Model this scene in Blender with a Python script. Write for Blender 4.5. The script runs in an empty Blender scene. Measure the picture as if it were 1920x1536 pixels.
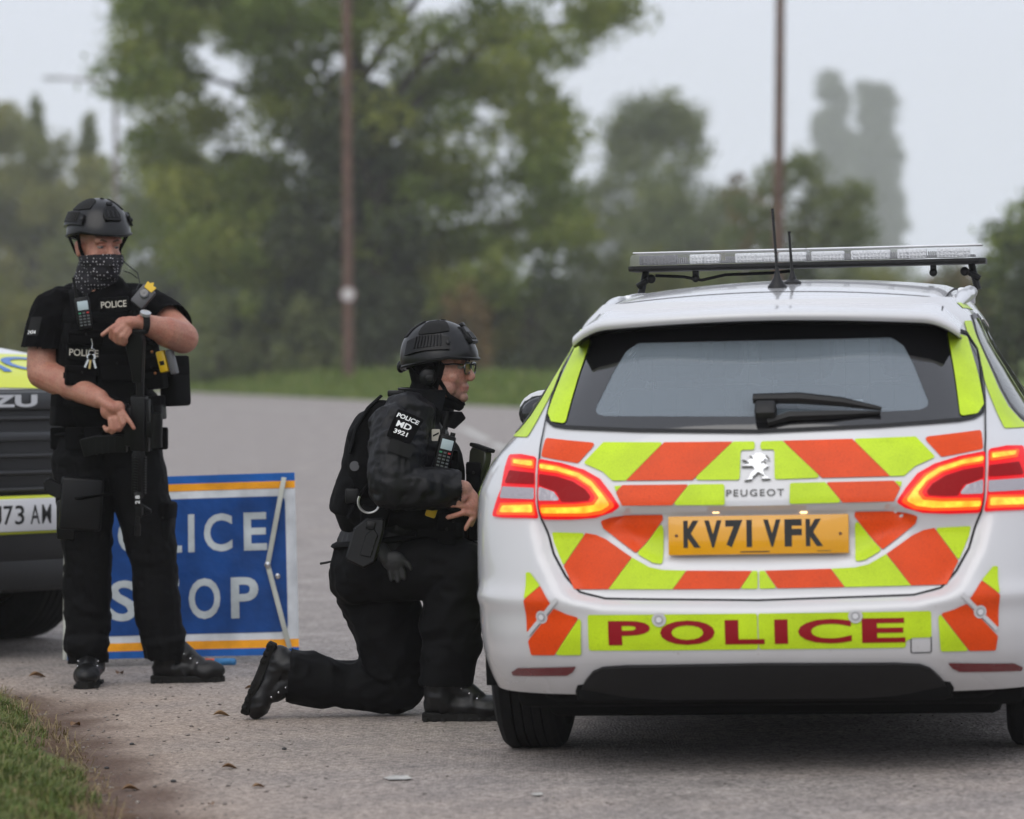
import bpy, bmesh, math, random
import numpy as np
from mathutils import Vector, Matrix, noise
from mathutils.bvhtree import BVHTree
random.seed(7)
RNG = np.random.default_rng(11)
rad = math.radians
SC = bpy.context.scene
COL = SC.collection

# ---------------------------------------------------------------- camera
F_PX, IW, IH, HORIZON = 7400.0, 1920, 1536, 640.0
CAM_H = 1.256
PITCH = math.atan((IH/2-HORIZON)/F_PX)
cam_d = bpy.data.cameras.new('camera')
cam = bpy.data.objects.new('camera', cam_d); COL.objects.link(cam)
cam_d.sensor_width = 36; cam_d.sensor_fit = 'HORIZONTAL'
cam_d.lens = 36*F_PX/IW
cam_d.clip_start = 0.3; cam_d.clip_end = 6000
cam.location = (0, 0, CAM_H)
cam.rotation_euler = (rad(90)-PITCH, 0, 0)
cam_d.dof.use_dof = True
cam_d.dof.focus_distance = 13.3
cam_d.dof.aperture_fstop = 3.2
SC.camera = cam

# ---------------------------------------------------------------- sky, sun, exposure
SUN_EL, SUN_AZ = rad(45), rad(200)      # azimuth clockwise from +Y (north): behind the camera, a little left
world = bpy.data.worlds.new('World'); SC.world = world; world.use_nodes = True
nt = world.node_tree; nt.nodes.clear()
sky = nt.nodes.new('ShaderNodeTexSky'); sky.sky_type = 'NISHITA'; sky.sun_disc = False
sky.sun_elevation = SUN_EL; sky.sun_rotation = SUN_AZ
sky.air_density = 1.0; sky.dust_density = 6.0; sky.ozone_density = 1.0
hs = nt.nodes.new('ShaderNodeHueSaturation'); hs.inputs['Saturation'].default_value = 0.12
mixn = nt.nodes.new('ShaderNodeMix'); mixn.data_type = 'RGBA'; mixn.inputs[0].default_value = 0.90
mixn.inputs[7].default_value = (8.7, 9.2, 10.5, 1)      # the even overcast layer
bg = nt.nodes.new('ShaderNodeBackground'); bg.inputs[1].default_value = 0.10
wo = nt.nodes.new('ShaderNodeOutputWorld')
nt.links.new(sky.outputs[0], hs.inputs['Color']); nt.links.new(hs.outputs[0], mixn.inputs[6])
nt.links.new(mixn.outputs[2], bg.inputs[0]); nt.links.new(bg.outputs[0], wo.inputs[0])
sun_d = bpy.data.lights.new('sun', 'SUN'); sun = bpy.data.objects.new('sun', sun_d); COL.objects.link(sun)
sun_d.energy = 1.25; sun_d.angle = rad(60); sun_d.color = (1, .95, .88)
sdir = Vector((math.sin(SUN_AZ)*math.cos(SUN_EL), math.cos(SUN_AZ)*math.cos(SUN_EL), math.sin(SUN_EL)))
sun.rotation_euler = sdir.to_track_quat('Z', 'Y').to_euler()
SC.view_settings.view_transform = 'Standard'; SC.view_settings.look = 'None'
SC.view_settings.exposure = 0.0; SC.view_settings.gamma = 1.0; SC.view_settings.use_curve_mapping = False
SC.render.engine = 'CYCLES'
cy = SC.cycles
cy.use_denoising = True
try: cy.denoiser = 'OPENIMAGEDENOISE'
except Exception: pass
cy.max_bounces = 8; cy.diffuse_bounces = 3; cy.glossy_bounces = 4; cy.transparent_max_bounces = 12
cy.transmission_bounces = 4; cy.volume_bounces = 2
cy.sample_clamp_indirect = 6.0
cy.use_adaptive_sampling = True; cy.adaptive_threshold = 0.012
cy.caustics_reflective = False; cy.caustics_refractive = False

# ---------------------------------------------------------------- helpers
def tag(o, label=None, cat=None, group=None, kind=None):
    if label: o['label'] = label
    if cat: o['category'] = cat
    if group: o['group'] = group
    if kind: o['kind'] = kind
    return o

def empty(name, loc=(0,0,0), rot=(0,0,0), label=None, cat=None, group=None):
    o = bpy.data.objects.new(name, None); COL.objects.link(o)
    o.empty_display_size = .1
    o.location = loc; o.rotation_euler = rot
    return tag(o, label, cat, group)

def link_mesh(name, me, mat=None, parent=None, smooth=True):
    if mat is not None:
        me.materials.clear()
        for m in (mat if isinstance(mat, (list, tuple)) else [mat]): me.materials.append(m)
    if smooth and len(me.polygons):
        me.polygons.foreach_set('use_smooth', np.ones(len(me.polygons), dtype=bool))
    o = bpy.data.objects.new(name, me); COL.objects.link(o)
    if parent is not None: o.parent = parent
    return o

def np_mesh(name, V, F):
    """V (n,3), F (m,k) arrays -> mesh"""
    me = bpy.data.meshes.new(name)
    V = np.asarray(V, dtype=np.float32); F = np.asarray(F, dtype=np.int32)
    k = F.shape[1]
    me.vertices.add(len(V)); me.vertices.foreach_set('co', V.ravel())
    me.loops.add(F.size); me.loops.foreach_set('vertex_index', F.ravel())
    me.polygons.add(len(F)); me.polygons.foreach_set('loop_start', np.arange(0, F.size, k, dtype=np.int32))
    me.polygons.foreach_set('loop_total', np.full(len(F), k, dtype=np.int32))
    me.update(calc_edges=True); me.validate()
    return me

class MB:
    """collects shapes, builds one mesh object"""
    def __init__(s): s.v = []; s.f = []
    def add(s, V, F, M=None):
        b = len(s.v)
        for p in V:
            p = Vector(p)
            s.v.append(M @ p if M is not None else p)
        for f in F: s.f.append([b+i for i in f])
        return s
    def box(s, c, d, M=None, bev=0.0, seg=2):
        bm = bmesh.new(); bmesh.ops.create_cube(bm, size=1)
        for v in bm.verts: v.co = Vector((v.co.x*d[0], v.co.y*d[1], v.co.z*d[2]))
        if bev > 0:
            bmesh.ops.bevel(bm, geom=bm.edges[:], offset=min(bev, .49*min(d)), segments=seg, profile=.5, affect='EDGES')
        T = Matrix.Translation(Vector(c))
        if M is not None: T = M @ T
        s.bm(bm, T); bm.free(); return s
    def bm(s, bm, M=None):
        bm.verts.ensure_lookup_table(); bm.verts.index_update()
        s.add([v.co for v in bm.verts], [[v.index for v in f.verts] for f in bm.faces], M); return s
    def tube(s, pts, r, n=8, M=None, cap=True, flat=1.0):
        pts = [Vector(p) for p in pts]
        rs = r if isinstance(r, (list, tuple)) else [r]*len(pts)
        V = []; F = []; prev = None
        for i, p in enumerate(pts):
            a = pts[max(i-1, 0)]; b = pts[min(i+1, len(pts)-1)]
            t = (b-a).normalized() if (b-a).length > 1e-9 else Vector((0, 0, 1))
            if prev is None:
                u = t.orthogonal().normalized()
                if abs(t.z) < .9: u = Vector((0, 0, 1)).cross(t).normalized()
            else:
                u = (prev - t*prev.dot(t)).normalized()
            prev = u; w = t.cross(u)
            for k in range(n):
                an = 2*math.pi*k/n
                V.append(p + u*math.cos(an)*rs[i] + w*math.sin(an)*rs[i]*flat)
        for i in range(len(pts)-1):
            for k in range(n):
                k2 = (k+1) % n
                F.append([i*n+k, i*n+k2, (i+1)*n+k2, (i+1)*n+k])
        if cap:
            F.append(list(range(n))[::-1]); F.append([(len(pts)-1)*n+k for k in range(n)])
        return s.add(V, F, M)
    def lathe(s, prof, n=32, M=None):
        """prof: list of (r, h) about local Z"""
        V = []; F = []; m = len(prof)
        for k in range(n):
            an = 2*math.pi*k/n; c, q = math.cos(an), math.sin(an)
            for r, h in prof: V.append((r*c, r*q, h))
        for k in range(n):
            k2 = (k+1) % n
            for j in range(m-1): F.append([k*m+j, k2*m+j, k2*m+j+1, k*m+j+1])
        return s.add(V, F, M)
    def prism(s, poly, h0, h1, M=None, bev=0.0):
        """poly in XY, extruded in Z from h0 to h1"""
        bm = bmesh.new()
        vs = [bm.verts.new((p[0], p[1], h0)) for p in poly]
        f = bm.faces.new(vs)
        r = bmesh.ops.extrude_face_region(bm, geom=[f])
        for e in r['geom']:
            if isinstance(e, bmesh.types.BMVert): e.co.z = h1
        bmesh.ops.recalc_face_normals(bm, faces=bm.faces[:])
        if bev > 0:
            bmesh.ops.bevel(bm, geom=bm.edges[:], offset=bev, segments=1, profile=.5, affect='EDGES')
        s.bm(bm, M); bm.free(); return s
    def sphere(s, c, r, n=16, M=None):
        bm = bmesh.new(); bmesh.ops.create_uvsphere(bm, u_segments=n, v_segments=max(6, n//2), radius=1)
        r = r if isinstance(r, (list, tuple)) else (r, r, r)
        T = Matrix.Translation(Vector(c)) @ Matrix.Diagonal((r[0], r[1], r[2], 1))
        if M is not None: T = M @ T
        s.bm(bm, T); bm.free(); return s
    def mesh(s, name):
        me = bpy.data.meshes.new(name); me.from_pydata([tuple(v) for v in s.v], [], s.f); me.update(); return me
    def build(s, name, mat, parent=None, smooth=True, angle=35):
        me = s.mesh(name)
        o = link_mesh(name, me, mat, parent, smooth)
        if smooth: sharp(me, angle)
        return o

def sharp(me, angle=35):
    try: me.set_sharp_from_angle(angle=rad(angle))
    except Exception: pass

def basis(x, y, z, o=(0,0,0)):
    return Matrix(((x[0], y[0], z[0], o[0]), (x[1], y[1], z[1], o[1]), (x[2], y[2], z[2], o[2]), (0, 0, 0, 1)))

def frame_from(o, zdir, xhint=(1,0,0)):
    z = Vector(zdir).normalized(); x = Vector(xhint); x = (x - z*x.dot(z)).normalized(); y = z.cross(x)
    return basis(x, y, z, o)

def dup(o, parent=None):
    c = o.copy(); COL.objects.link(c)
    if parent is not None: c.parent = parent
    for ch in list(o.children): dup(ch, c)
    return c

def round_poly(poly, r, seg=4):
    """round the corners of a 2-D polygon"""
    out = []; n = len(poly)
    for i in range(n):
        a, p, b = Vector(poly[i-1]), Vector(poly[i]), Vector(poly[(i+1) % n])
        d1, d2 = (a-p), (b-p); l1, l2 = d1.length, d2.length
        if l1 < 1e-9 or l2 < 1e-9: continue
        ang = d1.angle(d2)
        if ang > rad(165): out.append(p); continue
        t = min(r/math.tan(ang/2), .45*l1, .45*l2)
        p1, p2 = p + d1/l1*t, p + d2/l2*t
        for k in range(seg+1):
            u = k/seg
            out.append(p1*(1-u)**2 + p*2*u*(1-u) + p2*u*u)
    return out

def pchip(tab):
    xs = np.array([t[0] for t in tab], float); ys = np.array([t[1] for t in tab], float)
    h = np.diff(xs); d = np.diff(ys)/h
    m = np.zeros_like(ys); m[0] = d[0]; m[-1] = d[-1]
    for i in range(1, len(xs)-1):
        if d[i-1]*d[i] > 0:
            w1 = 2*h[i]+h[i-1]; w2 = h[i]+2*h[i-1]
            m[i] = (w1+w2)/(w1/d[i-1]+w2/d[i])
    def f(x):
        x = np.clip(np.asarray(x, float), xs[0], xs[-1])
        i = np.clip(np.searchsorted(xs, x)-1, 0, len(h)-1)
        t = (x-xs[i])/h[i]
        return ((1+2*t)*(1-t)**2*ys[i] + t*(1-t)**2*h[i]*m[i] + t*t*(3-2*t)*ys[i+1] + t*t*(t-1)*h[i]*m[i+1])
    return f

def sstep(a, b, x):
    t = np.clip((np.asarray(x, float)-a)/(b-a), 0, 1); return t*t*(3-2*t)

def ray(px, py):
    """direction (world) through a point of the photograph"""
    a, b = (px-IW/2)/F_PX, -(py-IH/2)/F_PX
    c, s_ = math.cos(PITCH), math.sin(PITCH)
    return Vector((a, c+b*s_, -s_+b*c))
def at(px, py, Y):
    d = ray(px, py); return Vector((0, 0, CAM_H)) + d*(Y/d.y)

# ---------------------------------------------------------------- materials
MATS = {}
def nodes(name):
    m = bpy.data.materials.new(name); m.use_nodes = True
    return m, m.node_tree, m.node_tree.nodes['Principled BSDF']
def P(name, col, rough=.5, metal=0.0, coat=0.0, ior=1.5, var=0.0, vscale=20.0, bump=0.0, bscale=200.0, bdist=.002, emit=None, estr=0.0, sheen=0.0, rvar=0.0, detail=4.0, alpha=1.0, spec=.5):
    if name in MATS: return MATS[name]
    m, t, b = nodes(name); L = t.links
    b.inputs['Base Color'].default_value = (*col, 1); b.inputs['Roughness'].default_value = rough
    b.inputs['Specular IOR Level'].default_value = spec; b.inputs['Metallic'].default_value = metal; b.inputs['IOR'].default_value = ior
    b.inputs['Coat Weight'].default_value = coat; b.inputs['Coat Roughness'].default_value = .04
    b.inputs['Sheen Weight'].default_value = sheen; b.inputs['Alpha'].default_value = alpha
    if var > 0 or bump > 0 or rvar > 0:
        tc = t.nodes.new('ShaderNodeTexCoord')
        if var > 0 or rvar > 0:
            nz = t.nodes.new('ShaderNodeTexNoise'); nz.inputs['Scale'].default_value = vscale; nz.inputs['Detail'].default_value = detail
            L.new(tc.outputs['Object'], nz.inputs['Vector'])
        if var > 0:
            mr = t.nodes.new('ShaderNodeMapRange'); mr.inputs[1].default_value = .3; mr.inputs[2].default_value = .7
            mr.inputs[3].default_value = 1-var; mr.inputs[4].default_value = 1+var
            mx = t.nodes.new('ShaderNodeMix'); mx.data_type = 'RGBA'; mx.blend_type = 'MULTIPLY'; mx.inputs[0].default_value = 1
            mx.inputs[6].default_value = (*col, 1)
            L.new(nz.outputs[0], mr.inputs[0]); L.new(mr.outputs[0], mx.inputs[7]); L.new(mx.outputs[2], b.inputs['Base Color'])
        if rvar > 0:
            m2 = t.nodes.new('ShaderNodeMapRange'); m2.inputs[1].default_value = .3; m2.inputs[2].default_value = .7
            m2.inputs[3].default_value = max(0, rough-rvar); m2.inputs[4].default_value = min(1, rough+rvar)
            L.new(nz.outputs[0], m2.inputs[0]); L.new(m2.outputs[0], b.inputs['Roughness'])
        if bump > 0:
            n2 = t.nodes.new('ShaderNodeTexNoise'); n2.inputs['Scale'].default_value = bscale; n2.inputs['Detail'].default_value = 5
            L.new(tc.outputs['Object'], n2.inputs['Vector'])
            bp = t.nodes.new('ShaderNodeBump'); bp.inputs['Strength'].default_value = bump; bp.inputs['Distance'].default_value = bdist
            L.new(n2.outputs[0], bp.inputs['Height']); L.new(bp.outputs[0], b.inputs['Normal'])
    if emit is not None:
        b.inputs['Emission Color'].default_value = (*emit, 1); b.inputs['Emission Strength'].default_value = estr
    MATS[name] = m; return m

def glass_mat(name, tint, gloss_ior=1.6, rough=.01):
    if name in MATS: return MATS[name]
    m = bpy.data.materials.new(name); m.use_nodes = True; t = m.node_tree; t.nodes.clear(); L = t.links
    tr = t.nodes.new('ShaderNodeBsdfTransparent'); tr.inputs[0].default_value = (*tint, 1)
    gl = t.nodes.new('ShaderNodeBsdfGlossy'); gl.inputs['Roughness'].default_value = rough
    fr = t.nodes.new('ShaderNodeFresnel'); fr.inputs[0].default_value = gloss_ior
    mx = t.nodes.new('ShaderNodeMixShader'); o = t.nodes.new('ShaderNodeOutputMaterial')
    L.new(fr.outputs[0], mx.inputs[0]); L.new(tr.outputs[0], mx.inputs[1]); L.new(gl.outputs[0], mx.inputs[2]); L.new(mx.outputs[0], o.inputs[0])
    MATS[name] = m; return m

_FONT_CACHE = {}
def text_bm(s, bold=0.0, space=1.0):
    """flat outline text as a bmesh in XY, scaled later; returns (bmesh, w, h) with origin at its lower-left"""
    cu = bpy.data.curves.new('lettering', 'FONT'); cu.body = s; cu.size = 1.0; cu.offset = bold; cu.space_character = space
    cu.resolution_u = 4; cu.fill_mode = 'FRONT'
    ob = bpy.data.objects.new('lettering', cu); COL.objects.link(ob)
    dg = bpy.context.evaluated_depsgraph_get()
    me = bpy.data.meshes.new_from_object(ob.evaluated_get(dg))
    bm = bmesh.new(); bm.from_mesh(me)
    bpy.data.objects.remove(ob); bpy.data.curves.remove(cu); bpy.data.meshes.remove(me)
    bmesh.ops.remove_doubles(bm, verts=bm.verts[:], dist=1e-5)
    x0 = min(v.co.x for v in bm.verts); x1 = max(v.co.x for v in bm.verts)
    y0 = min(v.co.y for v in bm.verts); y1 = max(v.co.y for v in bm.verts)
    for v in bm.verts: v.co.x -= x0; v.co.y -= y0; v.co.z = 0
    return bm, x1-x0, y1-y0

def flat_text(name, s, w, h, M, mat, parent, bold=0.0, thick=.0008, space=1.0):
    """text of width w and height h centred on the XY plane of M, slightly raised"""
    bm, tw, th = text_bm(s, bold, space)
    for v in bm.verts: v.co = Vector(((v.co.x/tw-.5)*w, (v.co.y/th-.5)*h, thick))
    mb = MB(); mb.bm(bm, M); bm.free()
    return mb.build(name, mat, parent, smooth=False)

# smooth organic bodies: rounded shapes are merged into one continuous skin
class Blob:
    def __init__(s): s.v = []; s.f = []
    def _add(s, V, F):
        b = len(s.v); s.v += [tuple(p) for p in V]; s.f += [[b+i for i in f] for f in F]
    def ell(s, c, r, M=None, n=18):
        bm = bmesh.new(); bmesh.ops.create_uvsphere(bm, u_segments=n, v_segments=n//2+2, radius=1)
        r = r if isinstance(r, (list, tuple)) else (r, r, r)
        T = Matrix.Translation(Vector(c))
        if M is not None: T = T @ M.to_4x4()
        T = T @ Matrix.Diagonal((r[0], r[1], r[2], 1))
        bm.verts.index_update()
        s._add([T @ v.co for v in bm.verts], [[v.index for v in f.verts] for f in bm.faces]); bm.free(); return s
    def cap(s, p1, p2, r1, r2, flat=1.0, side=None, n=16):
        """tapered capsule; flat squeezes it along the direction across `side`"""
        p1, p2 = Vector(p1), Vector(p2); t = (p2-p1); L = t.length
        t = t/L if L > 1e-6 else Vector((0, 0, 1))
        u = Vector(side) if side is not None else t.orthogonal()
        u = (u - t*u.dot(t)).normalized(); w = t.cross(u)
        V = []; F = []; rings = []
        for k in range(5): a = -math.pi/2 + k*math.pi/10; rings.append((math.sin(a)*r1, math.cos(a)*r1, 0))
        rings.append((0, r1, 0)); rings.append((0, r1*.5+r2*.5, .5)); rings.append((0, r2, 1))
        for k in range(1, 6): a = k*math.pi/10; rings.append((math.sin(a)*r2, max(math.cos(a), .02)*r2, 1))
        rings[0] = (rings[0][0], r1*.02, 0)
        for d, r, e in rings:
            o = p1 + t*(L*e + d)
            for k in range(n):
                an = 2*math.pi*k/n; V.append(o + u*math.cos(an)*r + w*math.sin(an)*r*flat)
        m = len(rings)
        for i in range(m-1):
            for k in range(n): F.append([i*n+k, i*n+(k+1) % n, (i+1)*n+(k+1) % n, (i+1)*n+k])
        F.append(list(range(n))[::-1]); F.append([(m-1)*n+k for k in range(n)])
        s._add(V, F); return s
    def chain(s, pts, rs, **k):
        for i in range(len(pts)-1): s.cap(pts[i], pts[i+1], rs[i], rs[i+1], **k)
        return s
    def mesh(s, name, voxel=.008, smooth=6, factor=.5):
        me = bpy.data.meshes.new(name); me.from_pydata(s.v, [], s.f); me.update()
        bm = bmesh.new(); bm.from_mesh(me); bmesh.ops.recalc_face_normals(bm, faces=bm.faces[:]); bm.to_mesh(me); bm.free()
        ob = bpy.data.objects.new(name, me); COL.objects.link(ob)
        r = ob.modifiers.new('r', 'REMESH'); r.mode = 'VOXEL'; r.voxel_size = voxel; r.adaptivity = 0
        if smooth:
            q = ob.modifiers.new('s', 'SMOOTH'); q.factor = factor; q.iterations = smooth
        dg = bpy.context.evaluated_depsgraph_get()
        out = bpy.data.meshes.new_from_object(ob.evaluated_get(dg)); out.name = name
        bpy.data.objects.remove(ob); bpy.data.meshes.remove(me)
        return out

def get_co(me):
    a = np.empty(len(me.vertices)*3, np.float32); me.vertices.foreach_get('co', a); return a.reshape(-1, 3)
def get_no(me):
    a = np.empty(len(me.vertices)*3, np.float32); me.vertices.foreach_get('normal', a); return a.reshape(-1, 3)
def set_co(me, V):
    me.vertices.foreach_set('co', np.asarray(V, np.float32).ravel()); me.update()

def _hash(ix, iy, iz):
    h = (ix*374761393 + iy*668265263 + iz*2147483647) & 0xffffffff
    h = ((h ^ (h >> 13))*1274126177) & 0xffffffff
    return ((h ^ (h >> 16)) & 0xffff)/65535.0
def vnoise(p):
    """value noise (n,3)->(n,) in 0..1"""
    p = np.asarray(p, float); i = np.floor(p).astype(np.int64); f = p-i; f = f*f*(3-2*f)
    r = 0
    for dx in (0, 1):
        for dy in (0, 1):
            for dz in (0, 1):
                w = (f[:, 0] if dx else 1-f[:, 0])*(f[:, 1] if dy else 1-f[:, 1])*(f[:, 2] if dz else 1-f[:, 2])
                r = r + w*_hash(i[:, 0]+dx, i[:, 1]+dy, i[:, 2]+dz)
    return r
def wrinkle(me, amp, scale, seed=0, ridged=True, mask=None):
    """cloth folds pressed into a mesh; scale is a 3-vector of frequencies"""
    V = get_co(me); N = get_no(me); sc = np.array(scale, float)
    q = V*sc + seed*7.3
    w = np.stack([vnoise(V*6+seed+3), vnoise(V*6+seed+11), vnoise(V*6+seed+23)], 1)
    n = vnoise(q + 1.6*w)
    if ridged: n = 1-np.abs(2*n-1)
    n2 = vnoise(q*2.3 + 2.0*w + 5); n = .7*n + .3*n2
    d = (n-.5)*2*amp
    if mask is not None: d = d*mask(V)
    set_co(me, V + N*d[:, None])
# ================================================================ SETTING: terrain, road
CAR_X, CAR_Y, CAR_YAW, CAR_ROLL = 0.856, 12.25, rad(-8.5), rad(-1.25)
_far = pchip([(-60, 185), (-30, 140), (-8.2, 98), (.4, 74), (5.2, 52), (6.2, 38), (6.6, 20), (6.8, 0), (6.9, -40)][::1])
def far_edge(x):
    xs = [-200, -60, -30, -8.2, .4, 5.0, 6.2, 7.2, 8.4, 9.5]
    ys = [330, 185, 140, 98, 74, 58, 48, 30, 5, -30]
    return np.interp(x, xs, ys)
def near_edge(y):
    """x of the left edge of the asphalt"""
    ys = [-30, 4, 8, 10.7, 13.0, 14.4, 15.2, 16.5, 18.5, 24, 45, 80, 120, 200]
    xs = [.8, -.35, -.72, -1.02, -1.42, -1.75, -2.3, -3.6, -4.6, -5.2, -7.5, -16, -34, -80]
    return np.interp(y, ys, xs)
def gz(x, y):
    x = np.asarray(x, float); y = np.asarray(y, float)
    near = 1-sstep(22, 60, y)
    xl = np.clip(x-CAR_X, -1.3, 3.5)*.02 + np.clip(x-CAR_X+1.3, -1.2, 0)*.03
    z = xl*near
    d = y-far_edge(x)
    z = z + .40*sstep(0, 16, d)
    e = near_edge(y)-x                       # beyond the left edge: verge rises a little
    z = z + np.where(d < 0, .10*sstep(0, .5, e)*near + .9*sstep(.5, 14, e)*sstep(14, 40, y), 0)
    return z
def on_ground(px, py):
    o = Vector((0, 0, CAM_H)); d = ray(px, py); t = 5.0
    for _ in range(400):
        p = o+d*t
        h = p.z-float(gz(p.x, p.y))
        if h < 1e-4: break
        t += max(h/max(abs(d.z), .02)*.5, 1e-4)
    return p

def grid_sheet(name, xs, ys, dz, mat, keep=None):
    X, Y = np.meshgrid(xs, ys); Z = gz(X, Y)+dz
    V = np.stack([X.ravel(), Y.ravel(), Z.ravel()], 1)
    nx, ny = len(xs), len(ys)
    i = np.arange((nx-1)*(ny-1)); r, c = i//(nx-1), i % (nx-1); b = r*nx+c
    F = np.stack([b, b+1, b+nx+1, b+nx], 1)
    me = np_mesh(name, V, F)
    return tag(link_mesh(name, me, mat), kind='structure')

def mat_ground():
    m, t, b = nodes('grass_soil'); L = t.links
    tc = t.nodes.new('ShaderNodeTexCoord')
    n1 = t.nodes.new('ShaderNodeTexNoise'); n1.inputs['Scale'].default_value = .35; n1.inputs['Detail'].default_value = 8
    n2 = t.nodes.new('ShaderNodeTexNoise'); n2.inputs['Scale'].default_value = 14; n2.inputs['Detail'].default_value = 6
    L.new(tc.outputs['Object'], n1.inputs[0]); L.new(tc.outputs['Object'], n2.inputs[0])
    cr = t.nodes.new('ShaderNodeValToRGB'); e = cr.color_ramp.elements
    e[0].position = .3; e[0].color = (.07, .12, .025, 1); e[1].position = .72; e[1].color = (.17, .20, .055, 1)
    x = e.new(.5); x.color = (.11, .165, .035, 1)
    mx = t.nodes.new('ShaderNodeMix'); mx.data_type = 'RGBA'; mx.blend_type = 'OVERLAY'; mx.inputs[0].default_value = .6
    L.new(n1.outputs[0], cr.inputs[0]); L.new(cr.outputs[0], mx.inputs[6]); L.new(n2.outputs[0], mx.inputs[7])
    at_ = t.nodes.new('ShaderNodeAttribute'); at_.attribute_name = 'soil'
    m3 = t.nodes.new('ShaderNodeMix'); m3.data_type = 'RGBA'
    n3 = t.nodes.new('ShaderNodeTexNoise'); n3.inputs['Scale'].default_value = 9; n3.inputs['Detail'].default_value = 10
    L.new(tc.outputs['Object'], n3.inputs[0])
    c3 = t.nodes.new('ShaderNodeValToRGB'); e = c3.color_ramp.elements
    e[0].position = .3; e[0].color = (.060, .034, .022, 1); e[1].position = .75; e[1].color = (.19, .12, .08, 1)
    L.new(n3.outputs[0], c3.inputs[0])
    L.new(at_.outputs['Fac'], m3.inputs[0]); L.new(mx.outputs[2], m3.inputs[6]); L.new(c3.outputs[0], m3.inputs[7])
    L.new(m3.outputs[2], b.inputs['Base Color']); b.inputs['Roughness'].default_value = .95; b.inputs['Specular IOR Level'].default_value = .2
    bp = t.nodes.new('ShaderNodeBump'); bp.inputs['Strength'].default_value = .8; bp.inputs['Distance'].default_value = .03
    L.new(n3.outputs[0], bp.inputs['Height']); L.new(bp.outputs[0], b.inputs['Normal'])
    return m

def mat_road():
    m, t, b = nodes('asphalt'); L = t.links
    tc = t.nodes.new('ShaderNodeTexCoord')
    def nz(s, d=6, r=.6):
        n = t.nodes.new('ShaderNodeTexNoise'); n.inputs['Scale'].default_value = s; n.inputs['Detail'].default_value = d; n.inputs['Roughness'].default_value = r
        L.new(tc.outputs['Object'], n.inputs[0]); return n
    big, mid, fine = nz(.5, 5), nz(4, 8), nz(75, 4, .8)
    vo = t.nodes.new('ShaderNodeTexVoronoi'); vo.inputs['Scale'].default_value = 95; L.new(tc.outputs['Object'], vo.inputs['Vector'])
    cr = t.nodes.new('ShaderNodeValToRGB'); e = cr.color_ramp.elements
    e[0].position = .30; e[0].color = (.228, .203, .188, 1); e[1].position = .7; e[1].color = (.355, .318, .296, 1)
    L.new(mid.outputs[0], cr.inputs[0])
    # stone chippings, each its own tone
    cs = t.nodes.new('ShaderNodeSeparateColor'); L.new(vo.outputs['Color'], cs.inputs[0])
    mr = t.nodes.new('ShaderNodeMapRange'); mr.inputs[3].default_value = .52; mr.inputs[4].default_value = 1.5; L.new(cs.outputs[0], mr.inputs[0])
    mx = t.nodes.new('ShaderNodeMix'); mx.data_type = 'RGBA'; mx.blend_type = 'MULTIPLY'; mx.inputs[0].default_value = 1
    L.new(cr.outputs[0], mx.inputs[6]); L.new(mr.outputs[0], mx.inputs[7])
    # sandy dirt washed in from the edge
    at_ = t.nodes.new('ShaderNodeAttribute'); at_.attribute_name = 'soil'
    ad = t.nodes.new('ShaderNodeMath'); ad.operation = 'MULTIPLY_ADD'; ad.inputs[1].default_value = 1.2
    L.new(big.outputs[0], ad.inputs[0]); L.new(at_.outputs['Fac'], ad.inputs[2])
    ad2 = t.nodes.new('ShaderNodeMath'); ad2.operation = 'MULTIPLY_ADD'; ad2.inputs[1].default_value = .55
    L.new(mid.outputs[0], ad2.inputs[0]); L.new(ad.outputs[0], ad2.inputs[2])
    dm = t.nodes.new('ShaderNodeMapRange'); dm.inputs[1].default_value = 1.0; dm.inputs[2].default_value = 1.9; dm.inputs[3].default_value = 0; dm.inputs[4].default_value = .92
    L.new(ad2.outputs[0], dm.inputs[0])
    c3 = t.nodes.new('ShaderNodeValToRGB'); e = c3.color_ramp.elements
    e[0].position = .3; e[0].color = (.26, .195, .150, 1); e[1].position = .7; e[1].color = (.43, .345, .28, 1)
    L.new(fine.outputs[0], c3.inputs[0])
    m3 = t.nodes.new('ShaderNodeMix'); m3.data_type = 'RGBA'
    L.new(dm.outputs[0], m3.inputs[0]); L.new(mx.outputs[2], m3.inputs[6])
    m4 = t.nodes.new('ShaderNodeMix'); m4.data_type = 'RGBA'; m4.blend_type = 'MULTIPLY'; m4.inputs[0].default_value = .8
    L.new(c3.outputs[0], m4.inputs[6]); L.new(mr.outputs[0], m4.inputs[7]); L.new(m4.outputs[2], m3.inputs[7])
    a2 = t.nodes.new('ShaderNodeAttribute'); a2.attribute_name = 'mud'
    m5 = t.nodes.new('ShaderNodeMix'); m5.data_type = 'RGBA'; c5 = t.nodes.new('ShaderNodeValToRGB'); e = c5.color_ramp.elements
    e[0].position = .35; e[0].color = (.058, .032, .021, 1); e[1].position = .68; e[1].color = (.165, .10, .068, 1); L.new(fine.outputs[0], c5.inputs[0])
    L.new(a2.outputs['Fac'], m5.inputs[0]); L.new(m3.outputs[2], m5.inputs[6]); L.new(c5.outputs[0], m5.inputs[7])
    L.new(m5.outputs[2], b.inputs['Base Color'])
    b.inputs['Roughness'].default_value = .82; b.inputs['Specular IOR Level'].default_value = .35
    bp = t.nodes.new('ShaderNodeBump'); bp.inputs['Strength'].default_value = .9; bp.inputs['Distance'].default_value = .006
    L.new(vo.outputs['Distance'], bp.inputs['Height'])
    b2 = t.nodes.new('ShaderNodeBump'); b2.inputs['Strength'].default_value = .6; b2.inputs['Distance'].default_value = .012
    L.new(mid.outputs[0], b2.inputs['Height']); L.new(b2.outputs[0], bp.inputs['Normal'])
    L.new(bp.outputs[0], b.inputs['Normal'])
    return m

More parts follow.
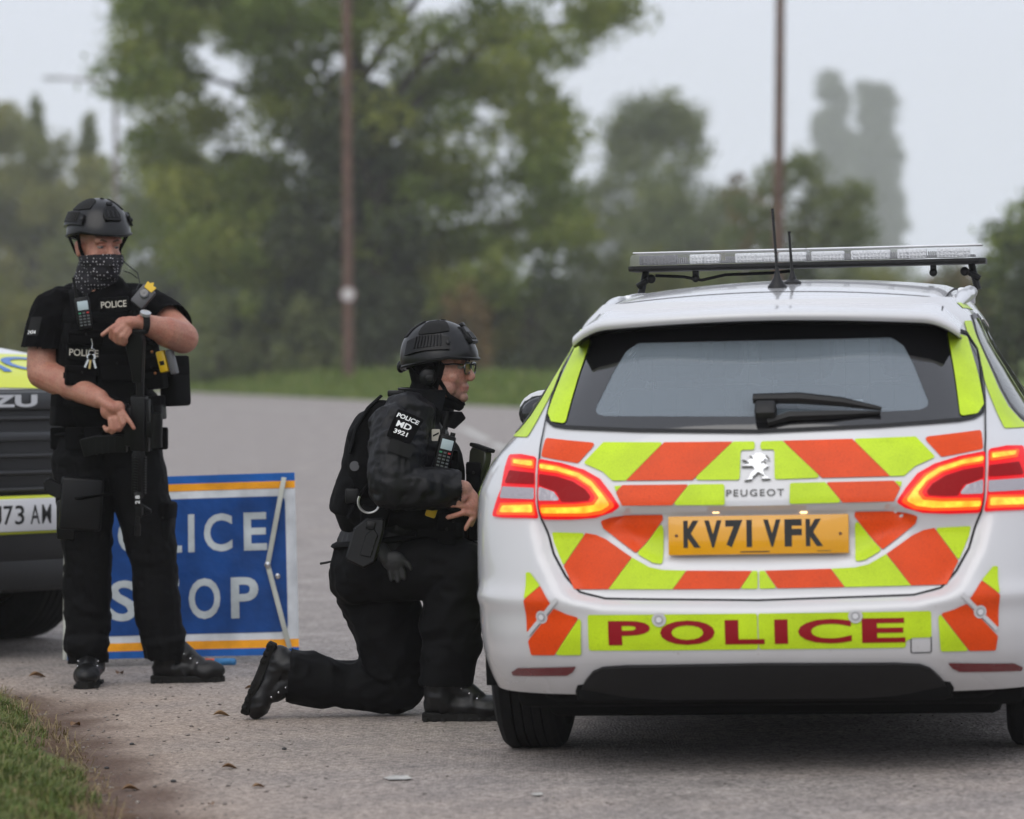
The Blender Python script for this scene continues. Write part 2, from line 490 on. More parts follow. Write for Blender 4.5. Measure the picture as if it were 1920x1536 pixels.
def set_attr(me, name, vals):
    a = me.attributes.new(name, 'FLOAT', 'POINT'); a.data.foreach_set('value', np.asarray(vals, np.float32))

def nonuni(a, b, fine, coarse, n):
    return a
xs = np.unique(np.concatenate([np.linspace(-700, -60, 24), np.linspace(-60, -6, 60), np.linspace(-6, -2.6, 60), np.linspace(-2.6, -.4, 120), np.linspace(-.4, 8, 60), np.linspace(8, 40, 40), np.linspace(40, 700, 24)]))
ys = np.unique(np.concatenate([np.linspace(-60, 3, 20), np.linspace(3, 8, 40), np.linspace(8, 16.5, 240), np.linspace(16.5, 24, 60), np.linspace(24, 130, 140), np.linspace(130, 260, 40), np.linspace(260, 950, 22)]))
ground = grid_sheet('ground', xs, ys, 0.0, mat_ground())
def gsurf(x, y):
    """ground height with the lumps of the verge"""
    x = np.asarray(x, float); y = np.asarray(y, float); q = np.stack([x, y, 0*x], -1).reshape(-1, 3)
    e = (near_edge(y)-x).ravel(); n1 = vnoise(q*4.5); n2 = vnoise(q*14+5); n3 = vnoise(q*2.5+2)
    up = sstep(-.26, .22, e+.06*(n1-.5)+.05*(n2-.5))
    off = -.030+.046*up+.05*n3*sstep(.1, .6, e)+.012*(n2-.5)*up
    dd = y.ravel()-far_edge(x.ravel()); far = sstep(-.6, .3, dd)
    off = off*(1-far)+.02*far
    off = np.where(y.ravel() > 40, np.maximum(off, -.035), off)
    return gz(x, y)+off.reshape(x.shape)
V = get_co(ground.data); e = near_edge(V[:, 1])-V[:, 0]
V[:, 2] = gsurf(V[:, 0], V[:, 1])
soil = np.clip(1-sstep(.14, .34, e+.35*(vnoise(V*np.array([4, 4, 0]))-.5)), 0, 1)
soil = np.maximum(soil, sstep(14.6, 15.8, V[:, 1])*(1-sstep(30, 45, V[:, 1]))*(1-sstep(6, 10, e)))
soil = soil*(V[:, 1] < 45)
set_co(ground.data, V); set_attr(ground.data, 'soil', soil)

# road sheet: rows across from the left edge to the far / right edge
def road_mesh():
    ys = np.unique(np.concatenate([np.linspace(-40, 3, 15), np.linspace(3, 26, 150), np.linspace(26, 100, 75), np.linspace(100, 185, 50)]))
    rows = []; n = 70
    def right_x(y):
        lo, hi = -200, 12
        xq = np.linspace(-200, 9.5, 4000); fe = far_edge(xq)
        k = np.where(fe >= y)[0]
        return xq[k[-1]] if len(k) else -200
    for y in ys:
        l = float(near_edge(y)); r = max(right_x(y), l+.05)
        l -= .45; l += .10*(vnoise(np.array([[y*2.2, 0, 4.]]))[0]-.5)+.05*(vnoise(np.array([[y*9, 0, 9.]]))[0]-.5)
        u = np.linspace(0, 1, n)**1.6
        rows.append(np.stack([l+(r-l)*u, np.full(n, y)], 1))
    XY = np.concatenate(rows); Z = gz(XY[:, 0], XY[:, 1])
    # thin at the very edge
    V = np.column_stack([XY, Z])
    m = len(ys); i = np.arange((n-1)*(m-1)); r_, c = i//(n-1), i % (n-1); b = r_*n+c
    me = np_mesh('road', V, np.stack([b, b+1, b+n+1, b+n], 1))
    e = V[:, 0]-near_edge(V[:, 1])
    s = .85*np.exp(-np.clip(e, 0, 99)/.5) + .45*np.exp(-np.clip(e, 0, 99)/1.7)
    s = s*np.where(V[:, 1] < 30, 1, .5)
    mud = (1-sstep(.0, .30, e+.16*(vnoise(V*np.array([6, 6, 0]))-.5)+.10*(vnoise(V*np.array([23, 23, 0]))-.5)))*(V[:, 1] < 15)
    set_attr(me, 'mud', mud)
    set_attr(me, 'soil', s)
    return me
road = tag(link_mesh('road', road_mesh(), mat_road()), kind='structure')

# painted marks
def sheet(name, pts, mat, dz=.005, kind='structure'):
    me = bpy.data.meshes.new(name)
    me.from_pydata([(p[0], p[1], float(gz(p[0], p[1]))+dz) for p in pts], [], [list(range(len(pts)))]); me.update()
    o = link_mesh(name, me, mat, None, False)
    if kind: o['kind'] = kind
    return o
paint = P('road_paint', (.48, .47, .44), .7, var=.35, vscale=30, bump=.4, bscale=90, bdist=.003)
def dash_line(path, w, on, off, name):
    pts = [Vector(p) for p in path]; d = 0; seg = []
    L = [0]
    for a, b in zip(pts, pts[1:]): L.append(L[-1]+(b-a).length)
    xs_, ys_ = [p.x for p in pts], [p.y for p in pts]
    f = lambda s: Vector((np.interp(s, L, xs_), np.interp(s, L, ys_)))
    s = 0; mb = MB()
    while s < L[-1]-on:
        k = 8; A = []; B = []
        for i in range(k+1):
            u = s+on*i/k; p = f(u); q = (f(u+.2)-f(u-.2)).normalized(); n = Vector((q.y, -q.x))
            A.append(p-n*w/2); B.append(p+n*w/2)
        V = [(p.x, p.y, float(gz(p.x, p.y))+.005) for p in A+B]
        mb.add(V, [[i, i+k+1, i+k+2, i+1] for i in range(k)])
        s += on+off
    o = mb.build(name, paint, None, False); o['kind'] = 'structure'; return o
dash_line([(3.0, 8), (2.9, 14), (2.3, 22), (1.4, 32), (-.125, 46.5), (-.7, 56.7), (-2.6, 68), (-8, 84), (-18, 104)], .13, 9.0, 1.5, 'centre_line')
def scrap(px0, py0, w, d, name):
    p = on_ground(px0, py0); pts = []
    for k in range(14):
        a = 2*math.pi*k/14; j = .75+.5*random.random()
        pts.append((p.x+math.cos(a)*w/2*j*(1.0), p.y+math.sin(a)*d/2*j))
    return sheet(name, pts, paint)
scrap(745, 1461, .085, .13, 'worn_paint_patch'); scrap(1008, 1492, .034, .07, 'worn_paint_patch')
# ================================================================ TREES, HEDGES, POLES
def mat_leaf(name, c1, c2, c3, trans=.36):
    m = bpy.data.materials.new(name); m.use_nodes = True; t = m.node_tree; L = t.links; b = t.nodes['Principled BSDF']
    a = t.nodes.new('ShaderNodeAttribute'); a.attribute_name = 'tone'
    cr = t.nodes.new('ShaderNodeValToRGB'); e = cr.color_ramp.elements
    e[0].position = 0; e[0].color = (*c1, 1); e[1].position = 1; e[1].color = (*c3, 1); x = e.new(.5); x.color = (*c2, 1)
    L.new(a.outputs['Fac'], cr.inputs[0]); L.new(cr.outputs[0], b.inputs['Base Color'])
    b.inputs['Roughness'].default_value = .6; b.inputs['Specular IOR Level'].default_value = .3
    tl = t.nodes.new('ShaderNodeBsdfTranslucent'); L.new(cr.outputs[0], tl.inputs[0])
    mx = t.nodes.new('ShaderNodeMixShader'); mx.inputs[0].default_value = trans; o = t.nodes['Material Output']
    L.new(b.outputs[0], mx.inputs[1]); L.new(tl.outputs[0], mx.inputs[2]); L.new(mx.outputs[0], o.inputs[0])
    return m
LF_GREEN = mat_leaf('leaf_green', (.110, .160, .030), (.190, .245, .046), (.33, .34, .07))
LF_DARK = mat_leaf('leaf_dark', (.026, .040, .018), (.044, .060, .024), (.085, .098, .034), .12)
LF_OLIVE = mat_leaf('leaf_olive', (.13, .15, .045), (.20, .215, .06), (.34, .30, .075))
LF_RUST = mat_leaf('leaf_rust', (.12, .085, .034), (.20, .13, .05), (.28, .18, .07))
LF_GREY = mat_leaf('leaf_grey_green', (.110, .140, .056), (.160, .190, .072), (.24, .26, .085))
LF_HAZE_PALE = mat_leaf('leaf_haze_pale', (.13, .15, .11), (.17, .19, .14), (.22, .24, .17), .35)  # paleness of distant haze painted into the poplar leaves
BARK = P('bark', (.055, .042, .032), .9, var=.4, vscale=6, bump=.8, bscale=30, bdist=.03)

def leaf_mesh(name, C, size, tone, aspect=.55, flat=0.0):
    """one small folded leaf (two triangles) at each point of C"""
    n = len(C); C = np.asarray(C, float)
    d = RNG.normal(size=(n, 3)); d[:, 2] *= (1-flat); d /= np.linalg.norm(d, axis=1, keepdims=True)+1e-9
    q = RNG.normal(size=(n, 3)); q -= d*(q*d).sum(1, keepdims=True); q /= np.linalg.norm(q, axis=1, keepdims=True)+1e-9
    nn = np.cross(d, q)
    s = (size*(.6+.8*RNG.random(n)))[:, None] if np.isscalar(size) else size[:, None]
    V = np.stack([C-d*s*.5, C+q*s*aspect*.5+nn*s*.08, C+d*s*.5, C-q*s*aspect*.5+nn*s*.08], 1).reshape(-1, 3)
    i = np.arange(n)*4
    F = np.concatenate([np.stack([i, i+1, i+2], 1), np.stack([i, i+2, i+3], 1)])
    me = np_mesh(name, V, F)
    set_attr(me, 'tone', np.repeat(np.clip(tone, 0, 1), 4))
    return me

def clump_points(clumps, per_vol, nmin=40):
    """clumps: (centre, radii); returns points with more leaves near each clump's skin"""
    P_ = []; T = []
    for c, r in clumps:
        r = np.array(r if np.ndim(r) else (r, r, r), float)
        n = max(nmin, int(per_vol*r.prod()**(2/3)))
        d = RNG.normal(size=(n, 3)); d /= np.linalg.norm(d, axis=1, keepdims=True)
        rr = RNG.random(n)**.5*(1+.30*RNG.random(n)**3)
        wob = .65+.7*vnoise(d*2.1+np.array(c)*3.7)
        P_.append(np.array(c)+d*r*(rr*wob)[:, None]); T.append(np.full(n, RNG.random()))
    return np.concatenate(P_), np.concatenate(T)

def branch_mesh(base, height, r0, tips, name, parent, mat=BARK, wig=.3):
    mb = MB(); pts = []; k = 9; b = Vector(base)
    for i in range(k):
        u = i/(k-1); pts.append(b+Vector((wig*math.sin(u*3.1+b.x), wig*.6*math.cos(u*2.3)-wig*.6, height*u)))
    mb.tube(pts, [r0*(1.25 if i == 0 else 1)*(1-.85*i/(k-1)) for i in range(k)], 9)
    o = mb.build(name, mat, parent)
    tips = list(tips)
    lm = None
    for tp in tips:
        tp = Vector(tp); u = min(max((tp.z-b.z)/height*.62, .12), .95); st = pts[0].lerp(pts[-1], 0)
        i = u*(k-1); st = pts[int(i)].lerp(pts[min(int(i)+1, k-1)], i-int(i))
        mid = st.lerp(tp, .5)+Vector((0, 0, .12*(tp-st).length))
        rr = r0*(1-.8*u)*.5
        m2 = MB(); m2.tube([st, st.lerp(mid, .5)+Vector((0, 0, .03)), mid, mid.lerp(tp, .6), tp], [rr, rr*.8, rr*.6, rr*.4, rr*.15], 6)
        m2.build('limb', mat, parent)
    return o

def tree(name, base, label, crown_clumps, leaf, per_vol, mats, trunk_h, trunk_r, cat='tree', group=None, limbs=14, wig=.25, tone_amp=.5, flat=0.0):
    base = Vector(base); root = empty(name, base, label=label, cat=cat, group=group)
    loc = [((c[0]-base.x, c[1]-base.y, c[2]-base.z), r) for c, r in crown_clumps]
    P_, T = clump_points(loc, per_vol)
    tone = T*tone_amp+RNG.random(len(P_))*(1-tone_amp)
    me = leaf_mesh('crown', P_, leaf, tone, flat=flat)
    link_mesh('crown', me, mats, root, False)
    if trunk_h:
        pick = [loc[i][0] for i in RNG.permutation(len(loc))[:limbs]]
        branch_mesh((0, 0, -.3), trunk_h, trunk_r, pick, 'trunk', root, wig=wig)
    return root
def scatter(fn, n):
    out = []
    while len(out) < n:
        c = fn()
        if c is not None: out.append(c)
    return out
def blob_clumps(px0, px1, py0, py1, Y, dY, n, rpx, shape=None, rj=.5):
    """clumps filling a stretch of the real distance Y +- dY whose outline is `shape(u,v)`"""
    k = Y/F_PX
    def f():
        u, v = RNG.random(), RNG.random()
        if shape is not None and not shape(u, v): return None
        p = at(px0+(px1-px0)*u, py0+(py1-py0)*v, Y)
        r = rpx*k*(1-rj+2*rj*RNG.random())
        return ((p.x, p.y+RNG.uniform(-dY, dY), p.z), (r*1.15, r*1.1, r*.8))
    return scatter(f, n)

# --- the big tree over the bend: open crown, hanging left side, dark heart on ivy-clad trunk
BTY = 108
def big_shape(u, v):
    x = 205+960*u; y = -260+900*v
    if vnoise(np.array([[x/62., y/55., 3.3]]))[0] < .255: return False
    # right edge steps in below the top spray, left edge hangs low
    r = 1165 if y < 110 else (1075 if y < 190 else 1120 if y < 260 else 1080-.10*(y-260))
    r += 26*math.sin(y/31.)
    l = 230 if y < 60 else 250+25*math.sin(y/40.)
    if y > 470: l = 300+(y-470)*.6
    if y < -100: l += (-100-y)*1.2; r -= (-100-y)*1.4
    return l < x < r
bt_base = at(640, 690, BTY); bt_base.z = float(gz(bt_base.x, bt_base.y))
bcl = blob_clumps(205, 1165, -260, 640, BTY, 5.0, 400, 46, big_shape)
tree('broadleaf_tree', bt_base, 'big spreading green tree with sky showing through its crown, behind the two men', bcl, .20, 540, LF_GREEN, 13.5, .55, limbs=26, wig=.5, tone_amp=.6)
# --- dark ivy-thick tree within it
icl = blob_clumps(520, 790, 150, 660, BTY-3.5, 1.6, 75, 46, lambda u, v: abs(u-.5) < .22+.30*v and vnoise(np.array([[u*5, v*8, 1.]]))[0] > .28)
ib = at(690, 690, BTY-3.5); ib.z = float(gz(ib.x, ib.y))
tree('ivy_clad_tree', ib, 'dark ivy clad tree standing in front of the big spreading tree', icl, .24, 520, LF_DARK, 8, .35, limbs=8)

# --- trees at the left behind the standing man
lb = at(60, 690, 190); lb.z = float(gz(lb.x, lb.y))
tree('olive_tree', lb, 'tall olive green tree at the far left behind the truck bonnet', blob_clumps(-190, 190, 215, 700, 190, 4, 130, 40, lambda u, v: v > .05+.55*abs(u-.52)**1.5+.16*math.sin(u*23)), .28, 300, LF_OLIVE, 8, .3)
lb = at(300, 690, 160); lb.z = float(gz(lb.x, lb.y))
tree('green_tree', lb, 'mid green tree filling the gap below the big tree behind the standing man', blob_clumps(165, 470, 290, 700, 160, 3, 95, 40, lambda u, v: v > .5*abs(u-.5)+.10*math.sin(u*17)), .26, 300, LF_GREY, 6, .25)
for (px, top, w, Y, lab) in ((165, 225, 26, 190, 'slender pointed conifer in the mist left of the street lamp'), (70, 190, 40, 200, 'pale pointed conifer rising over the far left trees')):
    b = at(px, 690, Y); b.z = float(gz(b.x, b.y)); hh = at(px, top, Y).z-b.z
    cl = []
    for i in range(34):
        u = (i+.5)/34; r = (1-u)*w*Y/F_PX*1.6+.25
        for k in range(3): cl.append(((b.x+RNG.normal()*r*.4, b.y+RNG.normal()*r*.4, b.z+.5+u*(hh-.5)), (r*.75, r*.75, .55)))
    tree('conifer', b, lab, cl, .3, 120, LF_GREY, hh*.97, .16, group='pointed conifers in the mist', limbs=0, wig=.05)

# --- trees to the right, fading with distance
def round_tree(px0, px1, top, Y, n, rpx, lab, leafm, leaf, dens, nm='field_tree', bot=690, gaps=.30, skew=0):
    b = at((px0+px1)/2, bot, Y); b.z = float(gz(b.x, b.y))
    sd = RNG.random()*50
    cl = blob_clumps(px0, px1, top, bot, Y, (px1-px0)*Y/F_PX*.3, n, rpx, lambda u, v: ((u-.5-skew*(v-.5))/.5)**2+((v-.5)/.55)**2 < 1+.25*math.sin(9*u+7*v+sd) and vnoise(np.array([[u*6+sd, v*6, 1.]]))[0] > gaps)
    hh = at(px0, top, Y).z-b.z
    return tree(nm, b, lab, cl, leaf, dens, leafm, hh*.8, .25, limbs=10)
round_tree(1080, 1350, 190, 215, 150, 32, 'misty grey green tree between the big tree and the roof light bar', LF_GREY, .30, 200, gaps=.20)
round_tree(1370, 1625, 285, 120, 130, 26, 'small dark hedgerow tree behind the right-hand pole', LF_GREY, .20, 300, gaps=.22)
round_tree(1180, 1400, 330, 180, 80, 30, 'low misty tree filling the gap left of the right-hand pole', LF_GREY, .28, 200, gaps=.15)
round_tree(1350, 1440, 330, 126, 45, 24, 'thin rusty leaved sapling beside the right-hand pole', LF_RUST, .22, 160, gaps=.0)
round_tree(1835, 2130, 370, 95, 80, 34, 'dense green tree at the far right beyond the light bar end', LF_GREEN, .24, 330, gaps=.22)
# poplars
def poplar(px0, px1, top, Y, lab, shape):
    b = at((px0+px1)/2, 690, Y); b.z = float(gz(b.x, b.y))
    cl = blob_clumps(px0, px1, top, 690, Y, 3.0, 620, 14, shape)
    tree('poplar', b, lab, cl, .9, 30, LF_HAZE_PALE, (at(px0, top, Y).z-b.z)*.85, .5, group='poplars in the mist', limbs=0)
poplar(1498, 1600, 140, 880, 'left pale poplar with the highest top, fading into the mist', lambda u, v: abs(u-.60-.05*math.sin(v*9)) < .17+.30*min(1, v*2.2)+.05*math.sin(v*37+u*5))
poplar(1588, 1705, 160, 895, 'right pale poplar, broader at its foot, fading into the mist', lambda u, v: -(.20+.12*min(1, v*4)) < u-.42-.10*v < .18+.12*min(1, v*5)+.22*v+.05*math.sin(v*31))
# --- hedges and bushes beyond the road
def bush(px, top, bot, w, Y, lab, leafm, leaf=.17, dens=420, n=26):
    b = at(px, bot, Y); b.z = float(gz(b.x, b.y))
    k = Y/F_PX; h = at(px, top, Y).z-b.z; W = w*k/2
    cl = scatter(lambda: (lambda a, v: ((b.x+a*W, b.y+RNG.uniform(-.8, .8), b.z+v*h*(1-.35*a*a)), (W*.34, .6, h*.2)))(RNG.uniform(-1, 1), RNG.uniform(.02, .92)), n)
    root = empty('hedge_bush', b, label=lab, cat='bush', group='bushes in the roadside hedge')
    P_, T = clump_points([((c[0]-b.x, c[1]-b.y, c[2]-b.z), r) for c, r in cl], dens)
    link_mesh('foliage', leaf_mesh('foliage', P_, leaf, T*.5+RNG.random(len(P_))*.5), leafm, root, False)
    mb = MB()
    for i in range(5):
        x = RNG.uniform(-.5, .5)*W
        mb = MB(); mb.tube([(x*.3, 0, -.2), (x*.7, RNG.normal()*.1, h*.35), (x, RNG.normal()*.2, h*.7)], [.05, .035, .012], 5); mb.build('stem', BARK, root)
    return root
HB = [(395, 560, 700, 150, 103, LF_GREY, 'grey green bush at the left end of the hedge, beside the standing man'),
      (500, 545, 700, 170, 104, LF_DARK, 'dark bush left of the brown pole'),
      (600, 555, 702, 150, 103, LF_GREY, 'dull green bush just left of the brown pole foot'),
      (700, 520, 702, 170, 104, LF_DARK, 'darkest bush right of the brown pole, behind the kneeling man'),
      (805, 470, 704, 170, 105, LF_OLIVE, 'yellowish olive bush above the kneeling man helmet'),
      (870, 540, 704, 90, 102, LF_RUST, 'rusty brown bush behind the kneeling man helmet'),
      (905, 500, 706, 150, 104, LF_OLIVE, 'olive bush right of the kneeling man face'),
      (1000, 490, 708, 190, 103, LF_DARK, 'broad dark bush left of the car roof'),
      (1110, 455, 710, 190, 106, LF_GREY, 'tall grey green bush behind the left end of the light bar'),
      (1230, 480, 710, 190, 108, LF_OLIVE, 'olive bush under the left half of the light bar'),
      (1350, 480, 710, 190, 107, LF_GREY, 'grey bush under the middle of the light bar'),
      (1480, 470, 710, 200, 107, LF_DARK, 'dark bush under the right half of the light bar'),
      (1620, 500, 710, 200, 106, LF_OLIVE, 'olive brown bush under the right end of the light bar'),
      (1760, 505, 710, 220, 104, LF_RUST, 'rusty bush in the gap between light bar and right roof rail'),
      (1890, 430, 710, 240, 86, LF_DARK, 'dark bush right of the car roof'),
      (2010, 440, 720, 240, 84, LF_DARK, 'last dark bush at the right edge'),
      (20, 520, 705, 200, 112, LF_OLIVE, 'yellow green bush above the truck bonnet'),
      (150, 560, 705, 190, 113, LF_GREY, 'grey green bush behind the standing man shoulders'),
      (-120, 470, 705, 220, 114, LF_OLIVE, 'olive bush beyond the truck cab')]
for px, top, bot, w, Y, m_, lab in HB: bush(px, top, bot, w, Y, lab, m_)

# --- far wood closing the view
def far_wood():
    cl = []
    for i in range(520):
        px = RNG.uniform(-4200, 6200); Y = RNG.uniform(250, 300); p = at(px, 640, Y)
        cl.append(((p.x, p.y, 1+RNG.uniform(0, 4.2)), (4, 2.5, 2.2)))
    P_, T = clump_points(cl, 26); me = leaf_mesh('far_wood', P_, .8, T*.6+RNG.random(len(P_))*.4)
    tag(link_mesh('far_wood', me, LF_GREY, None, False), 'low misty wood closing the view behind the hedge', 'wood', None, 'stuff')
far_wood()

# --- poles
POLE = P('pole_wood', (.115, .062, .045), .85, var=.3, vscale=3, bump=.6, bscale=40, bdist=.01)
def pole(px_top, px_bot, bot, Y, r, top_z, lab, plaque=None):
    b = at(px_bot, bot, Y); b.z = float(gz(b.x, b.y)); tp = at(px_top, 0, Y)
    root = empty('utility_pole', b, label=lab, cat='utility pole', group='wooden poles beyond the road')
    sl = (tp.x-b.x)/(tp.z-b.z); mb = MB()
    mb.tube([(0, 0, -.4), (sl*top_z*.5, 0, top_z*.5), (sl*top_z, 0, top_z)], [r*1.08, r*.96, r*.82], 14); mb.build('shaft', POLE, root)
    m2 = MB(); m2.box((sl*top_z, 0, top_z-.6), (1.6, .1, .12), None, .01); m2.build('crossarm', POLE, root)
    for x in (-.7, 0, .7):
        m3 = MB(); m3.lathe([(.0, .0), (.045, 0), (.055, .05), (.035, .07), (.05, .1), (0, .14)], 10, Matrix.Translation((sl*top_z+x, 0, top_z-.53))); m3.build('insulator', P('porcelain', (.6, .6, .58), .2), root)
    if plaque is not None:
        q = at(px_bot, plaque, Y); m2 = MB()
        m2.lathe([(0, 0), (.20, 0), (.20, .02), (0, .02)], 24, frame_from((sl*(q.z-b.z), -r-.03, q.z-b.z), (0, -1, 0)))
        d = m2.build('disc', P('white_disc', (.55, .53, .53), .5), root)
        m2 = MB(); m2.lathe([(.20, .012), (.20, .026), (.155, .026), (.155, .012)], 24, frame_from((sl*(q.z-b.z), -r-.03, q.z-b.z), (0, -1, 0))); m2.build('rim', P('disc_rim', (.20, .10, .10), .5), d)
    return root
pole(650, 654, 686, 96, .125, 11.0, 'brown wooden pole with a small round white plate, left of the kneeling man', 552)
pole(1463, 1457, 690, 96, .13, 11.5, 'plain brown wooden pole rising behind the car roof')
def street_lamp():
    Y = 118; b = at(219, 690, Y); b.z = float(gz(b.x, b.y)); t = at(216, 152, Y)
    root = empty('street_lamp', b, label='thin grey street lamp with one long arm, in the mist above the standing man', cat='street lamp')
    G = P('lamp_grey', (.20, .16, .16), .6); h = t.z-b.z; k = Y/F_PX
    mb = MB(); mb.tube([(0, 0, -.3), (0, 0, h*.5), (-.05, 0, h)], [.085, .075, .06], 10); mb.build('post', G, root)
    mb = MB(); mb.tube([(-.05, 0, h-.05), (-60*k, 0, h+.03), (-130*k, 0, h+.10)], [.05, .04, .035], 8); mb.build('arm', G, root)
    mb = MB(); mb.box((-120*k, 0, h+.08), (.55, .2, .11), None, .04); mb.build('lantern', P('lantern_grey', (.34, .34, .35), .5), root)
street_lamp()

# --- grass: near verge blades, far bank tufts
def blades(name, X, Y, h, w, lab, mat, kind='stuff', lean=.5):
    n = len(X); Z = gsurf(X, Y)
    a = RNG.random(n)*2*math.pi; hh = h*(.45+.9*RNG.random(n)); ln = hh*lean*RNG.random(n)*1.6
    dx, dy = np.cos(a), np.sin(a); px_, py_ = -dy, dx
    b = RNG.random(n)*.7+.3; ww = w*(.6+.8*RNG.random(n))
    base = np.stack([X, Y, Z-.01], 1)
    V = np.stack([base+np.stack([px_*ww, py_*ww, 0*ww], 1), base-np.stack([px_*ww, py_*ww, 0*ww], 1),
                  base+np.stack([dx*ln*.35-px_*ww*.8, dy*ln*.35-py_*ww*.8, hh*.6], 1), base+np.stack([dx*ln*.35+px_*ww*.8, dy*ln*.35+py_*ww*.8, hh*.6], 1),
                  base+np.stack([dx*ln, dy*ln, hh*(1-.25*lean)], 1)], 1).reshape(-1, 3)
    i = np.arange(n)*5
    F = np.concatenate([np.stack([i, i+1, i+2], 1), np.stack([i, i+2, i+3], 1), np.stack([i+3, i+2, i+4], 1)])
    me = np_mesh(name, V, F); set_attr(me, 'tone', np.repeat(np.clip(RNG.random(n), 0, 1), 5))
    return tag(link_mesh(name, me, mat, None, False), lab, 'grass', None, kind)
GR = mat_leaf('grass_blade', (.068, .112, .024), (.125, .178, .036), (.25, .24, .085), .3)
GRD = mat_leaf('dry_grass', (.16, .12, .055), (.25, .19, .09), (.34, .27, .14), .2)
def verge():
    n = 120000; Y = RNG.uniform(8.8, 15.4, n); e = RNG.random(n)*.95; X = near_edge(Y)-.02-e
    tuft = vnoise(np.stack([X*5, Y*5, X*0], 1))
    dens = sstep(.12, .30, e+.30*(vnoise(np.stack([X*7, Y*7, X*0+3], 1))-.5))*(.35+.65*sstep(.3, .6, tuft))
    k = (RNG.random(n) < dens) & (Y < 15.0-.5*(e < .3))
    X, Y, e = X[k], Y[k], e[k]; h = .035+.05*sstep(.2, .9, e)+.03*tuft[k]
    # the lump relief of the soil carries the blades
    blades('verge_grass', X, Y, h, .0022, 'short green grass on the near verge in the lower left corner', GR, lean=.9)
    n = 70000; Y = RNG.uniform(6.5, 15.2, n); e = .85+RNG.random(n)**1.3*4.2; X = near_edge(Y)-e
    blades('verge_grass', X, Y, .075+0*X, .0034, 'longer green grass farther back on the near verge', GR, lean=.9)
    n = 3600; Y = RNG.uniform(9, 15.0, n); X = near_edge(Y)-.02-RNG.random(n)*.7
    blades('dry_grass', X, Y, .06+0*X, .0016, 'dry straw blades scattered in the near verge', GRD, lean=1.6)
verge()
def bank():
    n = 60000; X = RNG.uniform(-26, 12, n); Y = far_edge(X)+RNG.random(n)**1.3*16+.1
    k = Y < 150; X, Y = X[k], Y[k]; d = Y-far_edge(X)
    blades('bank_grass', X, Y, .12+.20*sstep(1, 9, d)*RNG.random(len(X)), .018, 'long green grass on the bank beyond the road', mat_leaf('bank_blade', (.085, .14, .022), (.14, .205, .034), (.24, .25, .07), .3), lean=.8)
bank()
# ================================================================ THE WHITE POLICE ESTATE CAR
CAR_M = Matrix.Translation((CAR_X, CAR_Y, 0)) @ Matrix.Rotation(CAR_YAW, 4, 'Z') @ Matrix.Rotation(CAR_ROLL, 4, 'Y')
CAR_I = CAR_M.inverted()
car = empty('police_car', label='white police estate car with lime and orange chevrons and lit tail lamps, seen from behind', cat='car')
car.matrix_world = CAR_M

_T = [ # z,   Yr,    b,   n,   W,    Yf,   bf
 (.16, -.74, .70, 4.0, .800, 3.40, .80),
 (.24, -.85, .80, 4.0, .852, 3.55, .90),
 (.30, -.905, .85, 4.0, .872, 3.60, .95),
 (.36, -.94, .88, 4.0, .884, 3.63, 1.0),
 (.43, -.955, .90, 4.0, .890, 3.63, 1.0),
 (.50, -.955, .90, 4.0, .893, 3.62, 1.0),
 (.60, -.940, .90, 4.0, .898, 3.59, 1.0),
 (.72, -.915, .90, 4.0, .900, 3.50, 1.0),
 (.80, -.895, .90, 4.0, .898, 3.38, 1.0),
 (.88, -.87, .88, 3.9, .872, 3.10, .95),
 (.94, -.845, .84, 3.8, .832, 2.80, .85),
 (1.0, -.805, .78, 3.6, .782, 2.45, .75),
 (1.06, -.755, .74, 3.5, .742, 2.33, .70),
 (1.15, -.675, .70, 3.4, .688, 2.15, .65),
 (1.25, -.585, .66, 3.3, .630, 1.95, .60),
 (1.32, -.525, .62, 3.2, .600, 1.81, .55),
 (1.38, -.47, .58, 3.2, .545, 1.70, .50)]
_zs = [t[0] for t in _T]
fYr, fB, fN, fW, fYf, fBf = [pchip([(t[0], t[i]) for t in _T]) for i in range(1, 7)]

_ring_cache = {}
def ring(z):
    """half plan outline at height z: points and arc length from the rear centre"""
    k = round(float(z), 4)
    if k in _ring_cache: return _ring_cache[k]
    Yr, b, n, W, Yf, bf = [float(f(k)) for f in (fYr, fB, fN, fW, fYf, fBf)]
    th = np.linspace(0, 1, 90)
    # dense towards both ends
    x = np.concatenate([np.linspace(0, .9, 60), .9+.1*(1-(1-np.linspace(0, 1, 60)[1:])**3)])
    y = b*(1-np.power(np.clip(1-x**n, 0, 1), 1/n))
    X = list(x*W); Y = list(Yr+y)
    y1 = Yf-bf
    for t in np.linspace(0, 1, 16)[1:]:
        X.append(W*(1-.02*t*t)); Y.append(Yr+b+(y1-Yr-b)*t)
    W2 = W*.98; nf = 2.6
    xf = np.cos(np.linspace(0, math.pi/2, 24))[1:]
    for q in xf:
        X.append(W2*max(q, 0)); Y.append(y1+bf*(1-max(q, 0)**nf)**(1/nf))
    X = np.array(X); Y = np.array(Y)
    s = np.concatenate([[0], np.cumsum(np.hypot(np.diff(X), np.diff(Y)))])
    _ring_cache[k] = (X, Y, s); return _ring_cache[k]
def base_pt(s, z):
    X, Y, S = ring(z); a = abs(s)
    return Vector((math.copysign(float(np.interp(a, S, X)), s), float(np.interp(a, S, Y)), z))
